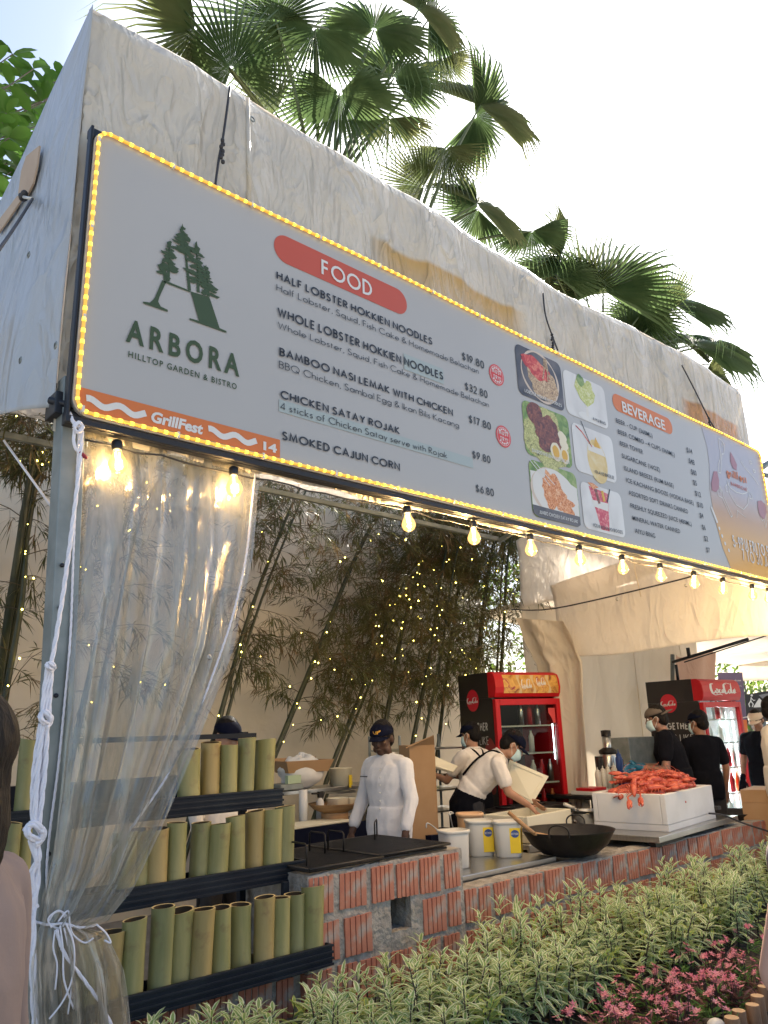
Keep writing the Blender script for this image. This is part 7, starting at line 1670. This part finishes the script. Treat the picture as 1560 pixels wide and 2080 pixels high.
def fridge(loc, rz, W_, D_, H_, label, header, lit):
    f = empty('drinks_fridge', loc, rz, label, 'fridge'); hh = .27; t = .045
    mb = MB(); mb.box((-.0, .04, .12), (.035, D_, H_-hh)); mb.build('side_panel', M['cola_black'], f); mb = MB(); mb.box((W_-.035, .04, .12), (W_, D_, H_-hh)); mb.build('side_panel', M['cola_red'], f)
    mb = MB(); mb.box((.036, D_-.03, .12), (W_-.036, D_, H_-hh)); mb.build('back_panel', M['white_plastic'] if lit else M['cola_black'], f)
    mb = MB(); mb.box((.0, .03, 0), (W_, D_, .118)); mb.build('plinth', M['cola_black'], f)
    mb = MB(); mb.box((.0, .10, H_-hh+.001), (.03, D_, H_)); mb.box((.031, .10, H_-hh+.001), (W_, D_, H_)); mb.build('top_housing', M['cola_black'], f)
    # rounded header box
    mb = MB(); prof = [(.10, H_), (.03, H_-.002), (-.015, H_-.03), (-.035, H_-.08), (-.045, H_-.16), (-.035, H_-.22), (-.01, H_-hh+.005), (.10, H_-hh+.005)]; k = len(prof)
    mb.add([(x, y, z) for x in (-.004, W_+.004) for y, z in prof], [tuple(range(k)), tuple(range(2*k-1, k-1, -1))]+[(i, k+i, k+(i+1) % k, (i+1) % k) for i in range(k)]); mb.build('header', M['cola_red'], f, bevel=.008)
    def hp(u, v, off=.0015):          # point on header front
        a = [(-.0355, H_-.225), (-.0455, H_-.16), (-.0355, H_-.08), (-.0155, H_-.035)]; s_ = v*3; i = min(2, int(s_)); s_ -= i; y = lerp(a[i][0], a[i+1][0], s_); z = lerp(a[i][1], a[i+1][1], s_); return (W_*u, y-off, z)
    if header == 'food':
        mb = MB(); nu = 12; mb.add([hp(lerp(.12, .97, i/nu), j/3) for j in range(4) for i in range(nu+1)], [(j*(nu+1)+i, j*(nu+1)+i+1, (j+1)*(nu+1)+i+1, (j+1)*(nu+1)+i) for j in range(3) for i in range(nu)]); mb.build('header_print', FP, f)
        mb = MB()
        for u0 in (.34, .56, .80): mb.add([hp(u0+.02*math.sin(j), j/6, .003) for j in range(7)]+[hp(u0+.035+.02*math.sin(j+1), j/6, .003) for j in range(7)], [(j, 7+j, 8+j, j+1) for j in range(6)])
        mb.build('header_stripe', mat('stripe_cream', (.55, .42, .22), .5), f)
        mb = MB(); cola_script(mb, lambda u, v, q: hp(.40+.13*u, .2+.5*v, .004+.0004*q)); cola_script(mb, lambda u, v, q: hp(.64+.12*u, .35+.45*v, .004+.0004*q)); mb.build('lettering', M['white_ink'], f)
    else:
        mb = MB(); cola_script(mb, lambda u, v, q: hp(.24+.56*u, .12+.78*v, .002+.0004*q)); mb.build('lettering', M['white_ink'], f)
    # door
    d = empty('door', (0, 0, 0)); d.parent = f; dz0, dz1 = .13, H_-hh-.012
    for a, b in (((.0, -.02, dz0), (t+.01, .035, dz1)), ((W_-t-.01, -.02, dz0), (W_, .035, dz1)), ((t+.011, -.02, dz1-t-.02), (W_-t-.011, .035, dz1)), ((t+.011, -.02, dz0), (W_-t-.011, .035, dz0+.08))):
        mb = MB(); mb.box(a, b); mb.build('door_frame', M['cola_red'], d, bevel=.005)
    mb = MB(); mb.box((t+.005, .006, dz0+.075), (W_-t-.005, .012, dz1-t-.015)); mb.build('glass_pane', GL, d)
    mb = MB(); mb.box((t+.02, -.06, H_*.45), (t+.04, -.022, H_*.62)); mb.build('handle', M['cola_black'], d)
    # inside
    for z in (.42, .72, 1.02, 1.32, 1.6):
        mb = MB(); 
        for i in range(14): x = lerp(.05, W_-.05, i/13); mb.box((x-.002, .07, z), (x+.002, D_-.05, z+.004))
        mb.box((.04, .06, z-.004), (W_-.04, .068, z+.012)); tag(mb.build('wire_shelf', M['white_plastic'], f), kind='stuff')
        rr = random.Random(int(z*100))
        for i in range(7):
            if rr.random() < .45: continue
            mb = MB(); mb.lathe([(0, 0), (.03, 0), (.03, .15), (.012, .20), (.012, .22), (0, .22)], 10, (lerp(.09, W_-.09, i/6), .13, z+.014)); mb.build('drink_bottle', (M['white_plastic'], M['cola_red'], M['orange'], M['chrome'])[rr.randrange(4)], f)
    if lit:
        em = bpy.data.materials.get('fridge_led') or emission('fridge_led', (.85, .95, 1), 4, (.9, .9, .9))
        mb = MB(); mb.box((W_-.046, .045, .14), (W_-.037, D_-.032, H_-hh-.01)); mb.build('inner_liner', M['foam'], f)
        mb = MB(); mb.box((.037, .045, .14), (.046, D_-.032, H_-hh-.01)); mb.build('inner_liner', M['foam'], f)
        for yy in (.10, .19, .27):
            mb = MB()
            for i in range(52): z = lerp(.26, H_-hh-.14, i/51); mb.box((W_-.052, yy-.008, z-.008), (W_-.047, yy+.008, z+.008))
            tag(mb.build('led_strip', em, f), kind='stuff')
        ldt = bpy.data.lights.new('fridge_light', 'AREA'); ldt.shape = 'RECTANGLE'; ldt.size = .05; ldt.size_y = 1.4; ldt.energy = 14; ldt.color = (.85, .95, 1)
        lo = bpy.data.objects.new('fridge_light', ldt); col.objects.link(lo); lo.parent = f; lo.location = (W_-.07, .18, 1.0); lo.rotation_euler = (R_(90), 0, R_(90))
    else:
        em = bpy.data.materials.get('fridge_led_dim') or emission('fridge_led_dim', (.8, .9, 1), 3, (.9, .9, .9)); mb = MB(); mb.box((W_-.075, .056, 1.25), (W_-.065, .06, 1.62)); mb.build('led_strip', em, f)
        mb = MB(); z = dz1-.10; mb.add([(W_-.16, -.002, z), (W_-.07, -.002, z), (W_-.07, -.002, z-.15), (W_-.10, -.002, z-.16), (W_-.13, -.002, z-.09), (W_-.16, -.002, z-.05)], [tuple(range(6))[::-1]]); mb.build('door_sticker', M['badge'], d)
    # left flank: round emblem and slogan
    fy = lambda y, z, q=0: (-.0015-.0004*q, y, z); cy, cz, cr = D_*.60, H_-.28, .115
    mb = MB(); mb.add([fy(cy+cr*math.cos(a), cz+cr*math.sin(a)) for a in [i*math.pi/18 for i in range(36)]], [tuple(range(36))]); mb.build('round_emblem', mat('emblem_red', (.55, .01, .03), .4), f)
    mb = MB(); cola_script(mb, lambda u, v, q: fy(cy+cr*.82-cr*1.5*u, cz-cr*.32+cr*.62*v, 2+q)); mb.build('lettering', M['white_ink'], f)
    for s, z, wd in (('TOGETHER', H_-.60, .16), ('FEELS LIKE', H_-.74, .09)):
        W = text_width(s, wd, .16, .72); k = D_*.66/W; mb = MB(); text_geo(mb, s, lambda u, v, q: fy(D_*.88-u*k, z+v*.085, q), wd, .16, .72); mb.build('lettering', M['white_ink'], f)
    mb = MB(); text_geo(mb, 'HOME', lambda u, v, q: fy(D_*.88-u*.07, H_-.86+v*.085, q), .09, .16, .72); mb.build('lettering', M['white_ink'], f)
    mb = MB(); mb.add([fy(D_*.18+.10*math.cos(a)*(1+.3*math.sin(3*a)), H_-.95+.28*math.sin(a), 0) for a in [i*math.pi/12 for i in range(24)]], [tuple(range(24))]); mb.build('bottle_print', mat('print_faded_red', (.25, .03, .03), .5), f)
    return f
a_ = P(1000, 1364, 2, 2.165)
fridge((a_.x, a_.y, 0), R_(-14), .86, .66, 2.165, 'tall red and black drinks fridge at the left with a dark food picture header', 'food', False)
a_ = P(1418, 1378, 2, 2.10)
fridge((a_.x, a_.y, 0), R_(-3), .92, .74, 2.10, 'lit red and black drinks fridge at the right with white script on its header', 'script', True)

# ---------------------------------------------------------------- drinks counter
ct = table('drinks_counter', 7.05, 9.3, 4.75, 5.45, .90, 'iron', 'black drinks counter behind the white foam box', legm='iron')
mb = MB(); mb.box((7.06, 4.76, .1), (9.29, 4.78, .86)); buildw(mb, 'front_cloth', M['black_cloth'], ct)
def bottle(px, Y, z, h, m, label, cat='bottle', rr=.032, nozzle=True, name='squeeze_bottle'):
    q = P(px, 1560, 1, Y); o = empty(name, (q.x, Y, z), 0, label, cat, 'squeeze bottles on the drinks counter' if nozzle else None)
    mb = MB(); mb.lathe([(0, 0), (rr, .003), (rr, h*.74), (rr*.85, h*.8), (rr*.6, h*.82)], 16); mb.build('body', M[m], o)
    mb = MB(); mb.lathe([(rr*.7, h*.82), (rr*.7, h*.87), (rr*.25, h*.9), (.003, h)], 12); mb.build('nozzle' if nozzle else 'neck', M['white_plastic' if nozzle else m], o)
for i, (px, h) in enumerate(((1213, .24), (1224, .25), (1234, .26), (1247, .27))):
    bottle(px, 4.95, .905, h*1.05, 'white_plastic', ('leftmost milky squeeze bottle by the drape', 'second milky squeeze bottle from the drape', 'third milky squeeze bottle, before the juicer', 'tallest milky squeeze bottle, beside the dark bottle')[i])
bottle(1259, 4.95, .905, .42, 'blue', 'tall dark blue bottle between the squeeze bottles and the gloves', rr=.04, nozzle=False, name='dark_bottle')
q = P(1240, 1580, 1, 5.2); jc = empty('juicer', (q.x, 5.2, .905), 0, 'black and steel electric juicer behind the squeeze bottles', 'juicer')
for nm, pr, m in (('base', [(0, 0), (.12, 0), (.12, .18), (.10, .22)], 'iron'), ('drum', [(.10, .222), (.10, .34), (.09, .36)], 'chrome'), ('lid', [(.092, .36), (.10, .37), (.10, .40), (.05, .43)], 'iron'), ('chute', [(.05, .431), (.05, .55), (0, .552)], 'chrome'), ('pusher', [(.054, .553), (.056, .62), (0, .625)], 'iron')):
    mb = MB(); mb.lathe(pr, 18); mb.build(nm, M[m], jc)
mb = MB(); mb.box((.10, -.06, .20), (.22, .06, .30)); mb.build('spout', M['iron'], jc, bevel=.01)
q = P(1216, 1540, 1, 5.25); pcs = empty('cup_stack', (q.x, 5.25, .905), 0, 'stack of dark cups beside the juicer near the drape', 'cups'); mb = MB(); mb.lathe([(.035, 0), (.045, .30), (.045, .34), (0, .34)], 14); mb.lathe([(.035, 0), (.045, .26), (.045, .32), (0, .32)], 14, (.1, 0, 0)); mb.build('cups', M['cola_black'], pcs)
q = P(1228, 1622, 1, 4.8); rt = empty('red_tray', (q.x-.1, 4.80, .905), 0, 'white tray holding something red on the drinks counter', 'tray'); mb = MB(); mb.box((-.12, 0, 0), (.32, .25, .035)); mb.build('tray', M['white_plastic'], rt, bevel=.005); mb = MB(); mb.box((-.10, .004, .036), (.16, .2, .065)); mb.build('red_pack', M['cola_red'], rt, bevel=.005)
q = P(1308, 1530, 1, 5.35); cm = empty('steel_machine', (q.x, 5.35, .905), 0, 'grey steel machine housing behind the man in the black t-shirt', 'machine'); mb = MB(); mb.box((-.32, 0, 0), (.32, .3, .52)); mb.build('housing', M['steel'], cm, bevel=.008); mb = MB(); mb.ball((.25, -.1, .30), (.10, .08, .09), 14, 10); mb.build('dome', M['chrome'], cm)
q = P(1290, 1590, 1, 4.85); bg_ = empty('blue_bag', (q.x, 4.85, .905), 0, 'crumpled blue plastic bag on the drinks counter under the gloves', 'bag'); mb = MB(); mb.ball((0, 0, .07), (.16, .10, .08), 16, 10)
mb.v = [(x*(1+.2*wn(x*14, y*14, z*14)), y*(1+.2*wn(z*14, y*14, x*9)), max(0, z*(1+.3*wn(x*12, y*12, 3)))) for x, y, z in mb.v]; mb.build('bag', M['blue'], bg_)

# ---------------------------------------------------------------- back table behind the chef
tb = table('back_table', 3.2, 5.3, 5.42, 5.86, .86, 'iron', 'dark prep table behind the chef with boards and tubs', legm='iron'); mb = MB(); mb.box((3.2, 5.40, .25), (5.3, 5.418, .865)); buildw(mb, 'cloth', M['navy'], tb)
table('back_shelf', 3.5, 5.3, 5.9, 6.25, 1.12, 'chrome', 'steel shelf behind the prep table with tubs and bags', cat='shelf')
q = P(632, 1678, 1, 5.6); cbd = empty('cutting_board', (q.x, 5.6, .862), R_(4), 'white cutting board on the prep table left of the chef', 'board'); mb = MB(); mb.box((-.32, -.14, 0), (.32, .14, .02)); mb.build('board', M['cream_foam'], cbd, bevel=.004)
q = P(616, 1650, 1, 5.75); rl = empty('paper_roll', (q.x, 5.75, .862), 0, 'white paper roll standing on the prep table', 'paper roll'); mb = MB(); mb.lathe([(0, 0), (.036, 0), (.036, .27), (.012, .27), (.012, .2)], 18); mb.build('roll', M['foam'], rl)
q = P(680, 1655, 1, 5.7); wb = empty('wooden_bowl', (q.x, 5.7, .93), 0, 'wide shallow wooden bowl beside the chef', 'bowl'); mb = MB(); mb.lathe([(0, 0), (.12, .0), (.19, .03), (.23, .07), (.235, .075), (.2, .05), (0, .03)], 30); mb.build('bowl', M['wood'], wb)
mb = MB(); mb.lathe([(.12, -.068), (.12, -.002)], 20); mb.build('stand', M['wood'], wb)
def tub(px, py, Y, w_, h, label, m='cream_foam', lab=False):
    q = P(px, py, 1, Y); o = empty('plastic_tub', (q.x, Y, q.z), 0, label, 'tub'); mb = MB(); mb.lathe([(0, 0), (w_*.42, 0), (w_*.5, h), (w_*.52, h+.004), (w_*.46, h), (w_*.38, .01)], 22, sq=5 if 'square' in label else 0); mb.build('tub', M[m], o)
    if lab: mb = MB(); mb.add([(w_*.5*math.sin(a)*1.02, -w_*.5*math.cos(a)*1.02, z) for z in (h*.15, h*.7) for a in (.1, .35, .6, .85)], [(i, i+1, 5+i, 4+i) for i in range(3)]); mb.build('label', M['yellow'], o)
    mb = MB(); mb.box((-w_*.5, -w_*.4, -.02), (w_*.5, w_*.4, -.001)); mb.build('tray', M['chrome'], o)
tub(692, 1606, 6.0, .22, .20, 'round cream tub with yellow label on the shelf left of the chef', lab=True)
tub(686, 1648, 5.75, .17, .11, 'square white tub on the prep table under the labelled tub'); tub(712, 1645, 5.75, .13, .10, 'small square tub touching the chef\'s sleeve in view')
q = P(612, 1600, 1, 6.0); pb_ = empty('bag_bundle', (q.x, 6.0, 1.125), 0, 'bundle of crumpled white plastic bags on the shelf under the cardboard tray', 'bags'); mb = MB(); mb.ball((0, 0, .14), (.22, .15, .15), 34, 24)
mb.v = [(x*(1+.16*wn(x*16, y*16, z*16)), y*(1+.16*wn(z*16, y*16, x*9)), max(.0, z*(1+.18*wn(x*15, y*15, 3)))) for x, y, z in mb.v]; mb.build('bag', M['foam'], pb_)
q = P(613, 1556, 1, 6.0); cbt = empty('cardboard_tray', (q.x, 6.0, q.z-.05), R_(-8), 'brown cardboard tray with white lining on the bag bundle', 'tray')
mb = MB(); 
for a, b in (((-.20, -.13, 0), (.20, .13, .006)),): mb.box(a, b)
mb.build('base', M['cardboard'], cbt)
for vs in (((-.20, -.13, 0), (.20, -.13, 0), (.24, -.17, .10), (-.24, -.17, .10)), ((.20, -.13, 0), (.20, .13, 0), (.24, .17, .10), (.24, -.17, .10)), ((.20, .13, 0), (-.20, .13, 0), (-.24, .17, .12), (.24, .17, .12)), ((-.20, .13, 0), (-.20, -.13, 0), (-.24, -.17, .10), (-.24, .17, .10))):
    mb = MB(); mb.add(vs, [(0, 1, 2, 3)]); solid(mb.build('flap', M['cardboard'], cbt), .005)
mb = MB(); mb.ball((0, 0, .06), (.17, .10, .03), 16, 8); mb.build('lining', M['foam'], cbt)
q = P(650, 1625, 1, 5.8); bt_ = empty('gas_torch', (q.x, 5.8, .90), 0, 'small kitchen gas torch on a white canister', 'torch'); mb = MB(); mb.lathe([(0, -.03), (.035, -.03), (.035, .12), (.012, .15)], 14); mb.build('canister', M['foam'], bt_); mb = MB(); mb.box((-.02, -.015, .15), (.03, .015, .2)); mb.tube([(0, 0, .185), (-.09, 0, .19)], .008, 8); mb.build('burner', M['iron'], bt_)
q = P(590, 1600, 1, 5.95); sca = empty('kitchen_scale', (q.x-.05, 5.95, 1.13), 0, 'kitchen scale with a pale green display beside the rack', 'scale'); mb = MB(); mb.box((-.12, -.1, 0), (.12, .1, .05)); mb.build('body', M['steel'], sca, bevel=.005); mb = MB(); mb.box((-.05, -.105, .052), (.09, -.06, .12)); mb.build('display', mat('display_green', (.35, .45, .3), .3), sca)
# tall carton behind the chef
q = P(858, 1640, 1, 5.15); cr = empty('cardboard_carton', (q.x, 5.15, 0), R_(-25), 'tall brown cardboard carton standing right behind the chef', 'carton')
mb = MB(); mb.box((-.10, 0, .6), (.14, .3, q.z+.52)); mb.build('carton', M['cardboard'], cr); mb = MB(); mb.add([(-.10, -.002, q.z+.52), (.14, -.002, q.z+.52), (.10, -.10, q.z+.60), (-.16, -.1, q.z+.50)], [(0, 1, 2, 3)]); solid(mb.build('flap', M['cardboard'], cr), .005)
mb = MB(); mb.box((-.098, .002, 0), (.138, .298, .598)); mb.build('lower_carton', M['cardboard'], cr)
# rack with trays
rk = empty('tray_rack', (5.55, 5.75, 0), 0, 'dark metal tray rack behind the standing masked man', 'rack')
for x in (5.35, 6.35):
    for y in (5.75, 6.2): mb = MB(); mb.tube([(x, y, 0), (x, y, 1.55)], .014, 8); buildw(mb, 'upright', M['steel'], rk)
for z in (.5, .8, 1.0, 1.2, 1.4):
    mb = MB(); mb.box((5.36, 5.76, z), (6.34, 6.19, z+.015)); buildw(mb, 'tray', M['chrome'], rk)
q = P(900, 1640, 1, 5.6); bb_ = empty('blue_bin', (5.1, 5.0, 0), 0, 'dark navy bin under the tray rack beside the chef', 'bin'); mb = MB(); mb.taper_box((5.3, 5.25, 0), .5, .35, .72, .85); buildw(mb, 'bin', M['navy'], bb_)

# ---------------------------------------------------------------- far signs
bn = empty('purple_banner', tuple(P(1492, 1420, 0, 13)), 0, 'purple vertical banner with pale lettering and an orange foot', 'banner')
f13 = lambda px, py, off=0: P(px, py, 0, 13-off)
def quad(pts, name, m, par, off=0, th=0):
    mb = MB(); vs = [f13(x, y, off) for x, y in pts]; mb.add(vs, [tuple(range(len(vs)))]); o = buildw(mb, name, m, par); 
    if th: solid(o, th)
    return o
PUR = mat('banner_purple', (.13, .10, .19), .6); quad(((1458, 1366), (1508, 1366), (1521, 1512), (1470, 1516)), 'cloth', PUR, bn, 0, .01)
quad(((1482, 1448), (1495, 1452), (1508, 1462), (1517, 1462), (1520.5, 1510), (1471, 1514), (1466, 1450)), 'orange_foot', mat('banner_orange', (.62, .16, .05), .6), bn, .02)
def far_text(s, x0, y0, x1, hpx, off=.04, m='white_ink'):
    W = text_width(s, .14, .2, .7); mb = MB(); text_geo(mb, s, lambda u, v, q: tuple(f13(lerp(x0, x1, u/W), y0-v*hpx, off+.002*q)), .14, .2, .7); buildw(mb, 'lettering', M[m], bn)
far_text('purpose and comm', 1474, 1384, 1505, 4.5); far_text('leisure and arts', 1478, 1395, 1506, 4.5); far_text('Beach Club', 1478, 1404, 1501, 4.5); far_text('HOURS', 1484, 1434, 1497, 5)
mb = MB(); ribbon(mb, [(1480, 1419), (1482, 1415), (1485, 1417), (1488, 1415), (1490, 1419), (1485, 1425), (1480, 1419)], 1.2, lambda u, v: tuple(f13(u, v, .04))); buildw(mb, 'emblem', M['white_ink'], bn)
quad_pts = [(1480, 1447.5), (1495, 1450), (1508, 1458), (1519, 1456)]
mb = MB(); ribbon(mb, quad_pts, 2, lambda u, v: tuple(f13(u, v, .05))); buildw(mb, 'wave_line', M['white_ink'], bn)
for x in (1470, 1521):
    mb = MB(); a = f13(x, 1516); mb.tube([(a.x, a.y, 0), (a.x, a.y, 2.4 if x == 1470 else a.z)], .02, 8); buildw(mb, 'pole', M['steel'], bn)
pc = empty('pictogram_board', tuple(P(1540, 1440, 0, 16)), 0, 'black board with white hiker and mountain pictograms', 'sign board')
f16 = lambda px, py, off=0: tuple(P(px, py, 0, 16-off))
mb = MB(); mb.add([f16(*p) for p in ((1514, 1411), (1580, 1400), (1586, 1462), (1518, 1470))], [(0, 1, 2, 3)]); solid(buildw(mb, 'board', M['cola_black'], pc), .02)
mb = MB()
for pts in (((1531, 1435), (1542, 1418), (1556, 1432), (1556, 1436), (1531, 1437)),): mb.add([f16(*p, .04) for p in pts], [tuple(range(len(pts)))])
buildw(mb, 'mountain_pictogram', M['white_ink'], pc)
mb = MB(); ribbon(mb, [(1526, 1416), (1525, 1424), (1521, 1430), (1523, 1436)], 2.2, lambda u, v: f16(u, v, .04)); ribbon(mb, [(1525, 1424), (1530, 1430), (1528, 1436)], 2, lambda u, v: f16(u, v, .045)); ribbon(mb, [(1526, 1418), (1531, 1423), (1534, 1422)], 1.6, lambda u, v: f16(u, v, .05))
mb.add([f16(1527+2.4*math.cos(i*.7), 1412.5+2.4*math.sin(i*.7), .055) for i in range(9)], [tuple(range(9))]); buildw(mb, 'hiker_pictogram', M['white_ink'], pc)
mb = MB(); mb.add([f16(*p, .04) for p in ((1541, 1412), (1570, 1406), (1560, 1428))], [(0, 1, 2)]); buildw(mb, 'grey_pictogram', mat('sign_grey', (.18, .18, .19), .5), pc)
a = f16(1550, 1466); mb = MB(); mb.tube([(a[0]+.05, a[1], 0), (a[0]+.05, a[1], a[2])], .04, 8); buildw(mb, 'pole', M['steel'], pc)
q = P(1556, 1640, 1, 3.5); cx = empty('carton_stack', (q.x+.34, q.y, 0), R_(10), 'brown cardboard cartons stacked at the right edge of the photo', 'carton'); mb = MB(); mb.box((-.25, -.1, 0), (.3, .3, q.z+.03)); mb.build('carton', M['cardboard'], cx); mb = MB(); mb.box((-.24, -.1, q.z+.032), (.3, .3, q.z+.15)); mb.build('top_carton', M['cardboard'], cx)
